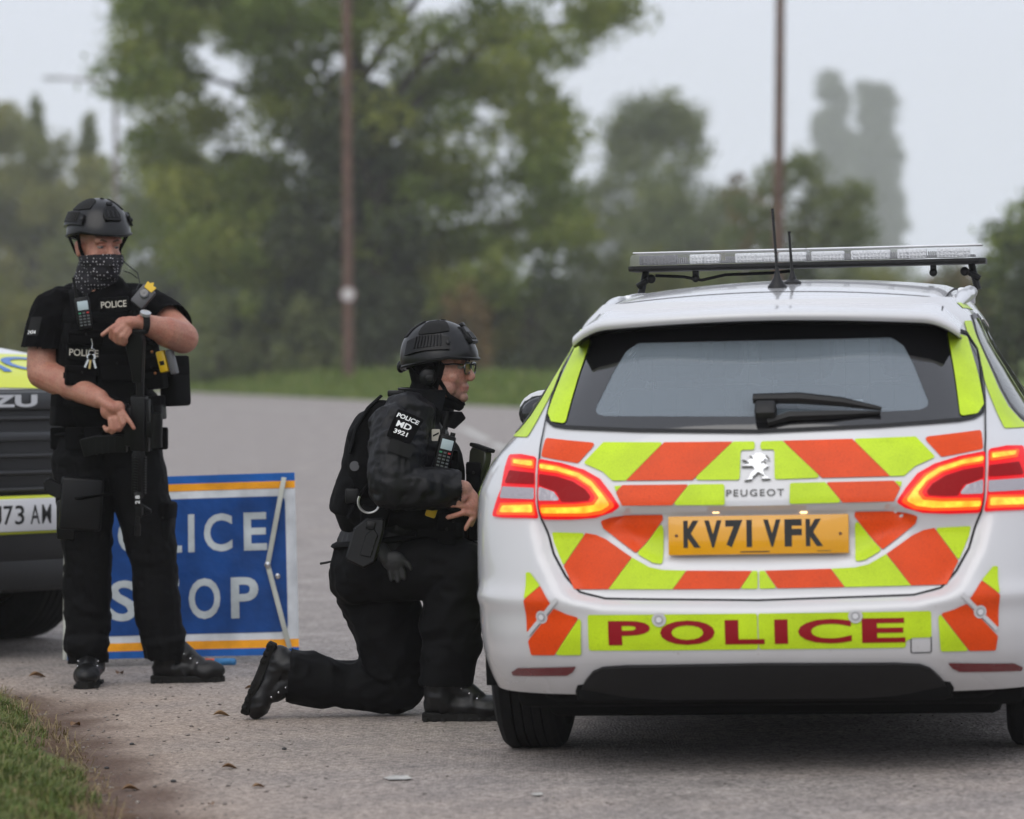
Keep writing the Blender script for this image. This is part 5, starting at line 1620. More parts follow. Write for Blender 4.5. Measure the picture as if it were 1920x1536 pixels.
def add_eyes(H, root, squint=.6):
    R = H.M.to_3x3().to_4x4()
    for s in (-1, 1):
        m = MB(); m.sphere((0, 0, 0), (.0135, .0125, .0125*squint+.003), 14, H.M @ Matrix.Translation((s*.031, .0745, .006))); e = m.build('eye', EYEW, root)
        m = MB(); m.sphere((0, 0, 0), (.0062, .003, .0062*squint+.001), 10, H.M @ Matrix.Translation((s*.031+.0015, .0862, .005))); m.build('iris', IRIS, e)
        m = MB(); m.tube([H(s*.016, .087, .013), H(s*.031, .0895, .0145), H(s*.045, .081, .0105)], [.0028, .0036, .0028], 6); m.build('eyelid', SKIN_NOW[0], e)
        m = MB(); m.tube([H(s*.014, .093, .028), H(s*.032, .091, .034), H(s*.050, .078, .028)], [.003, .0042, .002], 6); m.build('eyebrow', BROW, root)
SKIN_NOW = [None]

def make_helmet(H, root, strap=True):
    top = root
    nt_, np_ = 44, 16
    def zlow(a):     # a = 0 forward, pi = back
        c = abs(a)/math.pi
        return float(np.interp(c, [0, .18, .33, .5, .66, .8, 1], [.034, .036, .037, .022, .008, .0, -.012]))
    def hp(a, u, o=0):
        rx, ry, rz = .116+o, .132+o, .118+o; c0 = Vector((0, -.012, .045))
        zl = zlow(a)-c0.z
        lat0 = math.asin(max(-1, min(1, zl/rz))); lat = lat0+(math.pi/2-lat0)*u
        p = Vector((rx*math.cos(lat)*math.sin(a), ry*math.cos(lat)*math.cos(a), rz*math.sin(lat)))
        fl = 1+.05*max(0, .25-u)/.25
        return c0+Vector((p.x*fl, p.y*fl, p.z))
    V = []; F = []
    for i in range(np_+1):
        for k in range(nt_): V.append(hp(-math.pi+2*math.pi*k/nt_, i/np_*.995))
    for i in range(np_):
        for k in range(nt_): F.append([i*nt_+k, i*nt_+(k+1) % nt_, (i+1)*nt_+(k+1) % nt_, (i+1)*nt_+k])
    V2 = [hp(-math.pi+2*math.pi*k/nt_, 0, -.012) for k in range(nt_)]; b = len(V); V += V2
    for k in range(nt_): F.append([k, b+k, b+(k+1) % nt_, (k+1) % nt_])
    mb = MB(); mb.add(V, F, H.M); h = mb.build('helmet', HELM, root)
    mb = MB(); mb.tube([hp(-math.pi+2*math.pi*k/60, 0, .001) for k in range(61)], .0055, 6, H.M, False); mb.build('edge_trim', POLY, h)
    def pad(poly, o=.0035):
        P_ = round_poly(poly, .06, 3); bm = poly_bm(P_); clip_grid(bm, .15, .12)
        r = bmesh.ops.extrude_face_region(bm, geom=bm.faces[:]); top_ = {g for g in r['geom'] if isinstance(g, bmesh.types.BMVert)}
        for v in bm.verts: v.co = hp(v.co.x, v.co.y, o if v in top_ else -.002)
        bmesh.ops.recalc_face_normals(bm, faces=bm.faces[:])
        k = MB(); k.bm(bm, H.M); bm.free(); return k.build('velcro_pad', VELC, h)
    for s in (-1, 1):
        pad([(s*.92, .50), (s*1.45, .47), (s*2.0, .47), (s*2.1, .80), (s*1.4, .86), (s*.80, .78)][::s])
    pad([(-.5, .90), (.5, .90), (.5, .97), (-.5, .97)], .003)
    pad([(-2.95, .45), (-2.5, .45), (-2.45, .8), (-2.9, .82)]); pad([(2.5, .45), (2.95, .45), (2.9, .82), (2.45, .8)])
    for s in (-1, 1):       # side rail with ridges
        k = MB(); n = 16; V = []; F = []
        for i in range(n+1):
            a = s*(1.02+1.20*i/n); u0, u1 = .14+.03*math.sin(i/n*3.1), .34+.08*math.sin(i/n*3.1)
            V += [hp(a, u0, .003), hp(a, u1, .003), hp(a, u1, .012), hp(a, u0, .012)]
        for i in range(n):
            for j in range(4): F.append([i*4+j, i*4+(j+1) % 4, (i+1)*4+(j+1) % 4, (i+1)*4+j])
        F += [[0, 1, 2, 3], [n*4+3, n*4+2, n*4+1, n*4]]
        k.add(V, F, H.M); rl = k.build('side_rail', POLY, h)
        for i in range(9):
            a = s*(1.25+.085*i); k = MB(); k.tube([hp(a, .22, .012), hp(a, .40, .012)], .0035, 6, H.M); k.build('rail_rib', POLY, rl)
        k = MB(); k.lathe([(0, 0), (.008, 0), (.008, .006), (.004, .008), (0, .008)], 12, H.M @ frame_from(hp(s*1.05, .25, .010), hp(s*1.05, .25, .02)-hp(s*1.05, .25, .0)))
        k.build('bolt', GUN, rl)
    # front mount plate
    f0 = hp(0, .25, .004); f1 = hp(0, .62, .004); up = (f1-f0).normalized(); nrm = Vector((1, 0, 0)).cross(up).normalized()
    if nrm.y < 0: nrm = -nrm
    F_ = H.M @ basis((1, 0, 0), up, nrm, (f0+f1)/2)
    k = MB(); k.prism([(-.032, -.034), (.032, -.034), (.037, -.008), (.020, .034), (-.020, .034), (-.037, -.008)], -.006, .008, F_, .003); sh = k.build('front_mount', POLY, h)
    for x in (-.018, 0, .018):
        k = MB(); k.prism([(x-.005, -.022), (x+.005, -.022), (x+.004, .008), (x-.004, .008)], .007, .0115, F_, .001); k.build('mount_rib', GUN, sh)
    k = MB(); k.box((0, .042, .004), (.024, .014, .014), F_, .003); k.build('mount_latch', GUN, sh)
    # rear dial
    k = MB(); bk = hp(math.pi, .05, .006); k.sphere(bk, (.022, .014, .022), 12, H.M); k.box(bk+Vector((0, .01, .03)), (.06, .012, .03), H.M, .005); k.build('rear_dial', POLY, h)
    # straps down to the chin
    for s in (-1, 1):
        k = MB(); k.tube([hp(s*1.25, .02, -.008), Vector((s*.083, .012, -.03)), Vector((s*.066, .050, -.092)), Vector((0, .082, -.122))], .0075, 6, H.M, flat=.35); k.build('chin_strap', WEB, h)
        k = MB(); k.tube([hp(s*2.2, .02, -.006), Vector((s*.080, -.03, -.05)), Vector((s*.070, .030, -.085))], .0070, 6, H.M, flat=.35); k.build('chin_strap', WEB, h)
    return h

def make_boot(M, root, length=.29, label=None):
    """M: frame at the heel's ground point, x towards the toe, z up the ankle"""
    q = Local(M); B = Blob(); sc = length/.29
    R = M.to_3x3()
    B.ell(q(.045*sc, 0, .055), (.050, .040, .045), R).cap(q(.05*sc, 0, .06), q(.18*sc, 0, .052), .046, .044, flat=.85, side=R @ Vector((0, 1, 0)))
    B.ell(q(.212*sc, .0, .048), (.074, .050, .040), R).cap(q(.055*sc, 0, .07), q(.045*sc, 0, .235), .054, .058)
    B.cap(q(.08*sc, 0, .14), q(.175*sc, 0, .068), .042, .036)
    me = B.mesh('boot', .006, 5); wrinkle(me, .006, (20, 20, 30), seed=4)
    o = link_mesh('boot', me, BOOT, root)
    if label: o['label'] = label
    prof = []
    for u in np.linspace(0, 1, 13): prof.append((-.010*sc+u*.296*sc, (.034+.014*math.sin(min(1, u*1.15)*math.pi*.95)*(.3 if u < .5 else 1)-(.020 if u > .96 else 0))*.93))
    out = [(x, y) for x, y in prof]+[(x, -y) for x, y in prof[::-1]]
    k = MB(); k.prism(round_poly(out, .03), 0.0, .030, M, .004)
    s_ = k.build('sole', SOLE, o)
    for i in range(9):
        for sd in (-1, 1):
            x = (.005+.031*i)*sc
            if .09 < x/sc < .13: continue
            k2 = MB(); k2.box((x, sd*.036, .006), (.016, .022, .016), M, .003); k2.build('tread_block', SOLE, s_)
    for i in range(5):
        x = (.185-.027*i)*sc; z = .088+.017*i+(.012 if i > 2 else 0)
        k = MB(); k.tube([q(x, -.034, z-.004), q(x+.004, 0, z+.012), q(x, .034, z-.004)], .0034, 5); k.build('lace', P('lace_grey', (.035, .035, .036), .8), o)
        for sd in (-1, 1):
            k = MB(); k.sphere(q(x-.003, sd*.037, z-.008), .0042, 8); k.build('eyelet', STEEL, o)
    return o

def make_rifle(M, label, sec=POLY):
    """M: frame at the butt, x to the muzzle, z to the sights"""
    r = empty('carbine', label=label, cat='rifle'); r.matrix_world = M
    def b(nm, mat, fn, par=None):
        k = MB(); fn(k); return k.build(nm, mat, par or r)
    b('stock', sec, lambda k: k.prism([(0, -.055), (.018, -.060), (.05, -.052), (.16, -.026), (.19, -.022), (.19, .016), (.03, .020), (0, .012)], -.018, .018, basis((1, 0, 0), (0, 0, 1), (0, -1, 0)), .004))
    b('butt_pad', RUBBER, lambda k: k.box((-.006, 0, -.022), (.014, .042, .088), None, .005))
    b('buffer_tube', GUN, lambda k: k.tube([(.03, 0, .004), (.27, 0, .004)], .016, 12))
    b('receiver', GUN, lambda k: (k.box((.345, 0, .002), (.21, .038, .060), None, .006), k.box((.36, 0, -.038), (.15, .032, .03), None, .005), k.box((.35, .0, .038), (.20, .02, .012), None, .002)))
    b('pistol_grip', POLY, lambda k: k.prism([(.275, -.04), (.315, -.04), (.295, -.135), (.25, -.13)], -.014, .014, basis((1, 0, 0), (0, 0, 1), (0, -1, 0)), .006))
    b('trigger_guard', GUN, lambda k: k.tube([(.315, 0, -.05), (.325, 0, -.075), (.365, 0, -.075), (.375, 0, -.05)], .004, 6))
    mag = b('magazine', POLY, lambda k: k.prism([(.395, -.045), (.460, -.045), (.464, -.10), (.474, -.155), (.492, -.215), (.428, -.235), (.408, -.17), (.398, -.10)], -.012, .012, basis((1, 0, 0), (0, 0, 1), (0, -1, 0)), .003))
    for i in range(5):
        b('magazine_rib', GUN, lambda k: k.box((.435+.006*i, 0, -.09-.026*i), (.055, .027, .004), None, .001), mag)
    hg = b('handguard', POLY, lambda k: k.tube([(.45, 0, .002), (.47, 0, .002), (.62, 0, .002), (.632, 0, .002)], [.022, .027, .027, .020], 8))
    for i in range(14):
        for a in (0, 1, 2):
            th = (math.pi/2, math.pi, 0)[a]
            b('rail_tooth', GUN, lambda k: k.box((.475+.0105*i, .028*math.cos(th), .002+.028*math.sin(th)), (.0055, .016 if a == 0 else .006, .006 if a == 0 else .016)), hg)
    b('barrel', GUN, lambda k: k.tube([(.62, 0, .002), (.735, 0, .002), (.736, 0, .002), (.778, 0, .002)], [.009, .0085, .012, .012], 10))
    b('front_sight', GUN, lambda k: (k.tube([(.655, 0, .012), (.675, 0, .055), (.682, 0, .055), (.705, 0, .012)], .004, 6), k.box((.68, 0, .008), (.045, .022, .026), None, .004)))
    op = b('optic', POLY, lambda k: (k.tube([(.30, 0, .072), (.33, 0, .072), (.40, 0, .072), (.43, 0, .072)], [.020, .024, .022, .024], 14), k.box((.365, 0, .05), (.06, .03, .022), None, .003)))
    b('optic_lens', P('optic_glass', (.02, .012, .02), .05, coat=1), lambda k: k.lathe([(0, 0), (.019, 0)], 16, frame_from((.2995, 0, .072), (-1, 0, 0))), op)
    b('torch', GUN, lambda k: k.tube([(.52, .042, .0), (.60, .042, .0), (.605, .042, 0), (.625, .042, 0)], [.011, .011, .014, .014], 10))
    b('sling', WEB, lambda k: k.tube([(.04, .02, -.05), (.16, .06, -.02), (.30, .07, .03), (.46, .05, .03)], .010, 6, flat=.25))
    return r

def make_radio(M, label):
    r = empty('radio', label=label, cat='radio'); r.matrix_world = M
    k = MB(); k.box((0, 0, 0), (.056, .034, .125), None, .008); b = k.build('case', POLY, r)
    k = MB(); k.box((0, -.0175, .030), (.040, .003, .034), None, .001); k.build('screen', P('radio_screen', (.33, .40, .42), .2, emit=(.5, .62, .66), estr=.12), r)
    KEY = P('radio_key', (.09, .10, .10), .5); KR = P('red_key', (.4, .02, .02), .5); KG = P('green_key', (.03, .25, .12), .5)
    for i in range(5):
        for j in range(3):
            k = MB(); k.box((-.015+.015*j, -.0178, .002-.0115*i), (.010, .003, .006), None, .001); k.build('key', KR if (i, j) == (0, 2) else KG if (i, j) == (0, 0) else KEY, r)
    k = MB(); k.tube([(-.018, .004, .06), (-.018, .004, .085), (-.02, .004, .14)], [.0085, .006, .0045], 8); k.build('antenna', RUBBER, r)
    k = MB(); k.lathe([(0, 0), (.009, 0), (.009, .014), (0, .014)], 12, Matrix.Translation((.016, .004, .06))); k.build('knob', POLY, r)
    return r

def pouch(root, name, c, d, M3=None, bev=.008, mat=None, flap=True, label=None):
    M = Matrix.Translation(Vector(c)) @ ((M3 or Matrix.Identity(3)).to_4x4())
    k = MB(); k.box((0, 0, 0), d, M, bev, 3); o = k.build(name, mat or WEB, root)
    if label: o['label'] = label
    if flap:
        k = MB(); k.box((0, -.004, d[2]*.30), (d[0]*1.03, d[1]*1.02, d[2]*.42), M, bev*.7, 2); k.build('flap', CLOTH, o)
        k = MB(); k.sphere((0, -d[1]/2-.005, d[2]*.18), (.005, .003, .005), 8, M); k.build('snap', POLY, o)
    return o

def hand_fingers(B, chains):
    for pts, r in chains:
        n = len(pts); B.chain(pts, [r*(1-.18*i/(n-1)) for i in range(n)], n=10)

# ---------------------------------------------------------------- standing officer
def standing_officer():
    Y0 = 15.1; x0 = at(212, 1288, Y0).x; base = Vector((x0, Y0, float(gz(x0, Y0))))
    def L(px, py, dy=0.0): return at(px, py, Y0+dy)-base
    root = empty('person', base, label='standing man in black police uniform, helmet and dotted face covering, holding a carbine', cat='person', group=None)
    f = Vector((.52, -.84, -.13)).normalized(); xl = Vector((f.y*-1, f.x, 0)).normalized()
    xl = Vector((0, 0, 1)).cross(f).normalized()*-1
    xl = f.cross(Vector((0, 0, 1))).normalized()      # to the viewer's left is his right
    xl = -xl; up = xl.cross(f) if xl.cross(f).z > 0 else f.cross(xl)
    H = Local(basis(xl, f, up, L(186, 462, 0)))
    # --- body
    B = Blob(); add_head(B, H)
    B.cap(L(192, 545, .02), L(195, 600, .03), .066, .085)
    B.cap(L(110, 590, .03), L(280, 590, .03), .06, .06).ell(L(198, 660, .02), (.15, .095, .20)).ell(L(200, 790, .02), (.15, .10, .14))
    eR, wR = L(80, 700, -.03), L(186, 748, -.265)
    B.cap(L(92, 585, .02), eR, .058, .060).cap(L(84, 640, 0), L(80, 690, -.02), .066, .062)
    B.cap(eR, L(130, 722, -.12), .060, .060).cap(L(115, 716, -.09), wR, .059, .038)
    pR = L(212, 764, -0.300)
    B.cap(wR, pR, .036, .034, flat=.75, side=(1, 0, -.5)).ell(L(205, 770, -0.295), (.036, .026, .036)).ell(L(221, 764, -0.305), (.028, .022, .026))
    hand_fingers(B, [([L(226, 765, -0.310), L(238, 783, -0.320), L(245, 793, -0.323), L(251, 803, -0.325)], .0108),
                     ([L(224, 778, -0.317), L(231, 795, -0.323), L(224, 806, -0.310), L(214, 803, -0.295)], .0112),
                     ([L(215, 786, -0.317), L(219, 803, -0.321), L(210, 811, -0.305), L(203, 804, -0.290)], .0108),
                     ([L(206, 788, -0.313), L(208, 803, -0.317), L(200, 808, -0.300), L(195, 800, -0.290)], .0098),
                     ([L(212, 758, -0.270), L(226, 764, -0.255), L(238, 776, -0.255)], .0120)])
    eL, wL = L(343, 634, -.15), L(268, 606, -.31)
    B.cap(L(300, 590, .0), eL, .062, .060).ell(L(338, 632, -.14), (.052, .05, .050)).cap(eL, L(312, 622, -.23), .060, .058).cap(L(318, 624, -.22), wL, .057, .036)
    B.cap(wL, L(243, 606, -.335), .033, .037, flat=.72, side=(1, 0, .1)).ell(L(232, 610, -.34), (.036, .027, .033))
    hand_fingers(B, [([L(225, 605, -.355), L(209, 616, -.37), L(208, 632, -.355), L(215, 638, -.34)], .0112),
                     ([L(232, 611, -.360), L(218, 624, -.375), L(218, 640, -.358), L(224, 644, -.342)], .0115),
                     ([L(239, 617, -.360), L(228, 631, -.372), L(228, 644, -.356), L(233, 646, -.342)], .0108),
                     ([L(244, 622, -.355), L(236, 633, -.366), L(237, 642, -.352)], .0096),
                     ([L(228, 603, -.33), L(208, 616, -.32), L(192, 628, -.325)], .0115)])
    B.cap(L(165, 850, .02), L(166, 1060, 0), .085, .06).cap(L(166, 1060, 0), L(167, 1240, .02), .06, .034)
    B.cap(L(255, 850, .02), L(292, 1060, 0), .085, .06).cap(L(292, 1060, 0), L(305, 1240, .02), .06, .032)
    me = B.mesh('body', .0048, 4); link_mesh('body', me, SKIN1, root)
    SKIN_NOW[0] = SKIN1; add_eyes(H, root, .30)
    # --- face covering and neck
    B = Blob(); R = H.M.to_3x3()
    B.ell(H(0, .024, -.045), (.086, .092, .060), R).ell(H(0, .040, -.085), (.070, .074, .054), R).cap(H(0, .100, -.022), H(0, .104, -.055), .022, .024).cap(H(-.04, .075, -.02), H(.04, .075, -.02), .026, .026)
    B.cap(H(0, -.015, -.10), H(0, -.035, -.165), .078, .082).ell(H(0, .02, -.12), (.072, .07, .05), R)
    me = B.mesh('face_covering', .006, 4); wrinkle(me, .003, (8, 8, 30), 5)
    me = trim(me, H(0, .08, -.024), R @ Vector((0, -.20, 1)))
    def mat_dots():
        m, t, b = nodes('dotted_snood'); Ln = t.links; tc = t.nodes.new('ShaderNodeTexCoord')
        vo = t.nodes.new('ShaderNodeTexVoronoi'); vo.inputs['Scale'].default_value = 78; vo.inputs['Randomness'].default_value = .35; Ln.new(tc.outputs['Object'], vo.inputs['Vector'])
        cr = t.nodes.new('ShaderNodeValToRGB'); e = cr.color_ramp.elements; e[0].position = .20; e[0].color = (.42, .40, .42, 1); e[1].position = .27; e[1].color = (.012, .011, .015, 1)
        Ln.new(vo.outputs['Distance'], cr.inputs[0]); Ln.new(cr.outputs[0], b.inputs['Base Color']); b.inputs['Roughness'].default_value = .95; return m
    link_mesh('face_covering', me, mat_dots(), root)
    make_helmet(Local(H.M @ Matrix.Translation((0, -.004, .020))), root)
    # ear wire
    k = MB(); k.tube([H(.078, .0, -.02), H(.10, .03, -.06), L(258, 512, -.05), L(262, 530, -.10), L(255, 545, -.14)], .0022, 5); k.build('earpiece_wire', POLY, root)
    k = MB(); k.tube([L(232, 508, -.08), L(246, 513, -.10), L(258, 522, -.12)], .002, 5); k.build('earpiece_wire', POLY, root)
    # --- shirt
    B = Blob()
    B.cap(L(118, 580, .03), L(278, 580, .03), .080, .078).ell(L(198, 655, .02), (.198, .135, .225)).ell(L(200, 770, .02), (.190, .130, .14)).cap(L(196, 548, .04), L(196, 585, .035), .085, .12)
    B.cap(L(100, 588, .02), L(83, 662, -.015), .082, .086).cap(L(292, 588, .0), L(334, 622, -.10), .080, .080)
    me = B.mesh('shirt', .008, 5)
    trim_local(me, L(82, 655, -.01), (-.05, 0, -1), .16); trim_local(me, L(323, 604, -.075), L(343, 634, -.15)-L(300, 590, 0), .13)
    wrinkle(me, .012, (9, 9, 7), 2); wrinkle(me, .004, (28, 28, 22), 3); shirt = link_mesh('shirt', me, CLOTH, root)
    sb = BVHTree.FromPolygons([tuple(v.co) for v in me.vertices], [tuple(q.vertices) for q in me.polygons])
    FA = frame_from(L(66, 612, -.07), (-.50, -.86, 0), (.86, -.50, 0))
    k = MB(); bm = poly_bm(round_poly([(-.026, -.036), (.026, -.036), (.026, .036), (-.026, .036)], .005)); clip_grid(bm, .013, .013); k.bm(bm, FA); bm.free()
    ab = stick(k.build('arm_badge', VELC, root), FA, .004, sb)
    stick(flat_text('number', '2434', .038, .014, FA @ Matrix.Translation((-.004, -.022, 0)), WHT, ab, .02), FA, .0055, sb)
    # --- vest
    B = Blob()
    B.ell(L(202, 670, -.01), (.205, .165, .20)).ell(L(204, 765, -.005), (.205, .16, .13)).cap(L(138, 566, .02), L(140, 640, -.09), .05, .06, flat=.6).cap(L(258, 568, .02), L(262, 640, -.09), .05, .06, flat=.6)
    B.cap(L(138, 560, .10), L(260, 560, .10), .06, .06).ell(L(200, 680, .09), (.19, .10, .2))
    me = B.mesh('vest', .008, 6)
    trim(me, L(200, 825, 0), (0, 0, -1)); wrinkle(me, .004, (10, 10, 22), 9); vest = link_mesh('vest', me, WEB, root)
    tilt = lambda a, b=0, c=0: (Matrix.Rotation(rad(b), 3, 'Z') @ Matrix.Rotation(rad(a), 3, 'Y') @ Matrix.Rotation(rad(c), 3, 'X'))
    # name patches with lettering
    def patch_text(px, py, dy, w, h, s, tw, th, a, b, mat, nm='name_patch'):
        M3 = tilt(a, b, -6); M = Matrix.Translation(L(px, py, dy)) @ M3.to_4x4()
        k = MB(); k.box((0, 0, 0), (w, .012, h), M, .004); o = k.build(nm, WEB, vest)
        flat_text('lettering', s, tw, th, M @ Matrix.Translation((0, -.0065, 0)) @ Matrix.Rotation(rad(90), 4, 'X'), mat, o, .012); return o
    patch_text(214, 571, -.155, .115, .055, 'POLICE', .098, .025, -4, -6, GREYP)
    patch_text(157, 662, -.185, .135, .060, 'POLICE', .110, .026, 3, 10, GREYP)
    pouch(vest, 'pouch', L(160, 632, -.19), (.13, .05, .055), tilt(2, 10), mat=CLOTH)
    pouch(vest, 'pouch', L(152, 705, -.19), (.12, .05, .075), tilt(3, 12))
    pouch(vest, 'pouch', L(222, 690, -.19), (.13, .06, .10), tilt(-2, -2))
    pouch(vest, 'pouch', L(218, 735, -.17), (.15, .05, .09), tilt(0, 0), flap=False)
    pouch(vest, 'pouch', L(292, 700, -.15), (.075, .06, .12), tilt(-6, -16))
    pouch(vest, 'pouch', L(290, 765, -.14), (.075, .06, .09), tilt(-4, -16), mat=POLY)
    pouch(vest, 'pouch', L(120, 770, -.10), (.09, .08, .12), tilt(4, 22))
    pouch(vest, 'pouch', L(328, 715, -.05), (.075, .12, .19), tilt(-3, -25), bev=.014, label='black side pouch under his left elbow')
    for i in range(4):
        k = MB(); k.box(L(203, 600+52*i, -.165-.01*min(i, 2)), (.34, .006, .022), None, .002); k.build('webbing_strap', WEB, vest)
    for px in (140, 258):
        k = MB(); k.tube([L(px, 552, .07), L(px+1, 545, .0), L(px+3, 556, -.07), L(px+6, 590, -.135), L(px+10, 640, -.175)], .026, 8, flat=.25); k.build('shoulder_strap', WEB, vest)
    for q in ((285, 660), (291, 700)):
        k = MB(); k.sphere(L(*q, -.185), .006, 8); k.build('snap', P('copper_snap', (.5, .2, .08), .3, metal=.8), vest)
    # --- belt
    B2 = MB(); n = 28; ring_ = [(L(201, 815, .015)+Vector((.185*math.cos(2*math.pi*i/n), .145*math.sin(2*math.pi*i/n), 0))) for i in range(n+1)]
    B2.tube(ring_, .028, 8, flat=.35, cap=False); belt = B2.build('belt', WEB, root)
    for px, dy, w in ((110, -.02, .06), (140, -.11, .07), (175, -.15, .07), (283, -.11, .06), (300, -.03, .06)):
        pouch(belt, 'pouch', L(px, 822, dy), (w, .05, .085), None, flap=False)
    # --- trousers
    B = Blob()
    B.cap(L(163, 850, .02), L(246, 850, .02), .128, .122).ell(L(202, 840, .02), (.175, .135, .10))
    B.cap(L(158, 865, .01), L(163, 1050, -.02), .122, .090).cap(L(163, 1050, -.02), L(164, 1190, .01), .088, .082).ell(L(164, 1205, 0), (.086, .088, .05)).cap(L(166, 1205, .0), L(167, 1243, .02), .076, .066)
    B.cap(L(250, 865, .01), L(289, 1050, -.02), .120, .088).cap(L(289, 1050, -.02), L(300, 1185, .0), .086, .084).ell(L(304, 1203, 0), (.086, .090, .045)).cap(L(304, 1205, 0), L(309, 1240, .01), .082, .072)
    me = B.mesh('trousers', .008, 5); trim(me, L(200, 800, 0), (0, 0, 1)); trim_local(me, L(167, 1242, .02), (0, 0, -1), .13); trim_local(me, L(309, 1238, .01), (0, 0, -1), .13)
    zk = lambda V: .45+.75*np.clip((.45-V[:, 2])/.3, 0, 1)
    wrinkle(me, .016, (5, 5, 11), 1, mask=zk); wrinkle(me, .008, (11, 11, 22), 8, mask=lambda V: .35+.9*np.clip((.30-V[:, 2])/.25, 0, 1)+.5*np.exp(-((V[:, 2]-.47)/.10)**2)); wrinkle(me, .003, (40, 40, 40), 5); link_mesh('trousers', me, TROUS, root)
    # --- boots
    g = lambda x, y: Vector((x, y, float(gz(base.x+x, base.y+y))-base.z))
    a = L(167, 1290, 0); hb = g(a.x, .10); make_boot(frame_from(hb, (0, 0, 1), (.02, -1, 0)), root, .30)
    a = L(288, 1287, 0); hb = g(a.x, .02); make_boot(frame_from(hb, (0, 0, 1), (1, -.12, 0)), root, .28)
    pouch(root, 'cargo_pocket', L(312, 985, -.02), (.05, .14, .18), tilt(5, -8), bev=.022, mat=TROUS)
    # --- holster on the right thigh with the pistol grip standing out to the left
    hol = pouch(root, 'holster', L(152, 945, -.12), (.16, .055, .20), tilt(4, 12), bev=.012, mat=POLY, flap=False)
    k = MB(); k.box(L(150, 880, -.10), (.05, .02, .12), None, .004); k.tube([L(108, 930, -.02), L(150, 935, -.155), L(212, 925, -.10)], .02, 8, flat=.3); k.build('thigh_strap', WEB, hol)
    k = MB(); k.prism(round_poly([(-.03, -.03), (.075, -.055), (.085, .0), (.02, .015), (-.028, .03), (-.045, .01)], .012), -.016, .016, Matrix.Translation(L(102, 912, -.13)) @ Matrix.Rotation(rad(90), 4, 'X') @ Matrix.Rotation(rad(-12), 4, 'Z'), .005); k.build('pistol_grip', POLY, hol)
    k = MB(); k.box(L(124, 975, -.10), (.07, .05, .15), None, .010); k.build('holster_body', POLY, hol)
    # --- watch
    wd = (L(243, 606, -.335)-wL).normalized(); Wm = frame_from(wL+wd*.004+Vector((.004, 0, 0)), wd, (0, -.5, .85))
    k = MB(); k.lathe([(.040, -.013), (.0425, -.013), (.0425, .013), (.040, .013), (.040, -.013)], 24, Wm @ Matrix.Diagonal((1, .92, 1, 1))); w = k.build('watch', RUBBER, root)
    k = MB(); k.lathe([(0, 0), (.021, 0), (.021, .011), (.017, .013), (0, .013)], 20, Wm @ Matrix.Translation((.037, -.004, 0)) @ Matrix.Rotation(rad(90), 4, 'Y')); k.build('watch_case', P('watch_case', (.45, .46, .47), .3, metal=.7), w)
    # --- what he carries
    o0, o1 = base+L(262, 624, -.335), base+L(257, 1003, -.20)
    make_rifle(frame_from(o0, (1, -.25, 0), o1-o0) if False else basis((o1-o0).normalized(), ((Vector((1, -.30, 0)) - (o1-o0).normalized()*Vector((1, -.30, 0)).dot((o1-o0).normalized())).normalized()).cross((o1-o0).normalized()), (Vector((1, -.30, 0)) - (o1-o0).normalized()*Vector((1, -.30, 0)).dot((o1-o0).normalized())).normalized(), o0),
               'black carbine hanging muzzle down in front of the standing man')
    tg = empty('number_tag', label='small black tag with the white figures 28 on the carbine handguard', cat='tag')
    tg.matrix_world = Matrix.Translation(base+L(258, 937, -.262)) @ Matrix.Rotation(rad(-90), 4, 'Y')
    k = MB(); k.box((0, 0, 0), (.055, .004, .026), None, .001); k.build('plate', POLY, tg); flat_text('figures', '28', .032, .017, Matrix.Translation((0, -.0022, 0)) @ Matrix.Rotation(rad(90), 4, 'X'), WHT, tg, .02, space=1.5)
    make_radio(Matrix.Translation(base+L(157, 588, -.215)) @ (tilt(-8, 8)).to_4x4(), 'black hand radio with a lit screen clipped to the standing man chest')
    k = empty('body_camera', base+L(272, 553, -.165), label='dark grey body camera with a yellow tag on the standing man shoulder', cat='camera'); k.rotation_euler = (rad(-14), rad(38), rad(-14))
    m = MB(); m.box((0, 0, -.01), (.060, .028, .085), None, .008); m.build('case', P('camera_grey', (.07, .07, .075), .45), k)
    m = MB(); m.lathe([(0, 0), (.017, 0), (.018, .006), (.012, .008), (0, .006)], 18, frame_from((0, -.014, 0), (0, -1, 0))); m.build('lens', GLOSSBLK, k)
    m = MB(); m.prism(round_poly([(-.018, -.016), (.018, -.016), (.022, .012), (.008, .008), (0, .022), (-.01, .008), (-.022, .012)], .003), 0, .004, frame_from((0, -.0145, .036), (0, -1, 0), (1, 0, 0)), .001); m.build('yellow_tag', YEL, k)
    k = empty('key_bunch', base+L(172, 660, -.225), label='bunch of keys on a steel ring hanging at the standing man chest', cat='keys')
    m = MB(); m.tube([(.012*math.cos(2*math.pi*i/18), 0, .012*math.sin(2*math.pi*i/18)) for i in range(19)], .0016, 6, cap=False); m.build('ring', STEEL, k)
    for a, mt in ((-14, STEEL), (8, P('brass', (.6, .45, .2), .3, metal=1)), (24, STEEL)):
        m = MB(); M = Matrix.Rotation(rad(a), 4, 'Y') @ Matrix.Translation((0, -.003, -.012)); m.lathe([(0, -.001), (.011, -.001), (.011, .001), (0, .001)], 14, M @ Matrix.Translation((0, 0, -.008)) @ Matrix.Rotation(rad(90), 4, 'X')); m.box((0, 0, -.034), (.008, .002, .036), M); m.build('key', mt, k)
    m = MB(); m.tube([(0, 0, .012), (.003, 0, .03), (-.002, 0, .05)], .002, 6); m.build('chain', STEEL, k)
    k = empty('stun_gun', base+L(306, 678, -.185), label='yellow and black stun gun in a chest holster beside the standing man left elbow', cat='stun gun'); k.rotation_euler = (0, rad(-14), rad(-12))
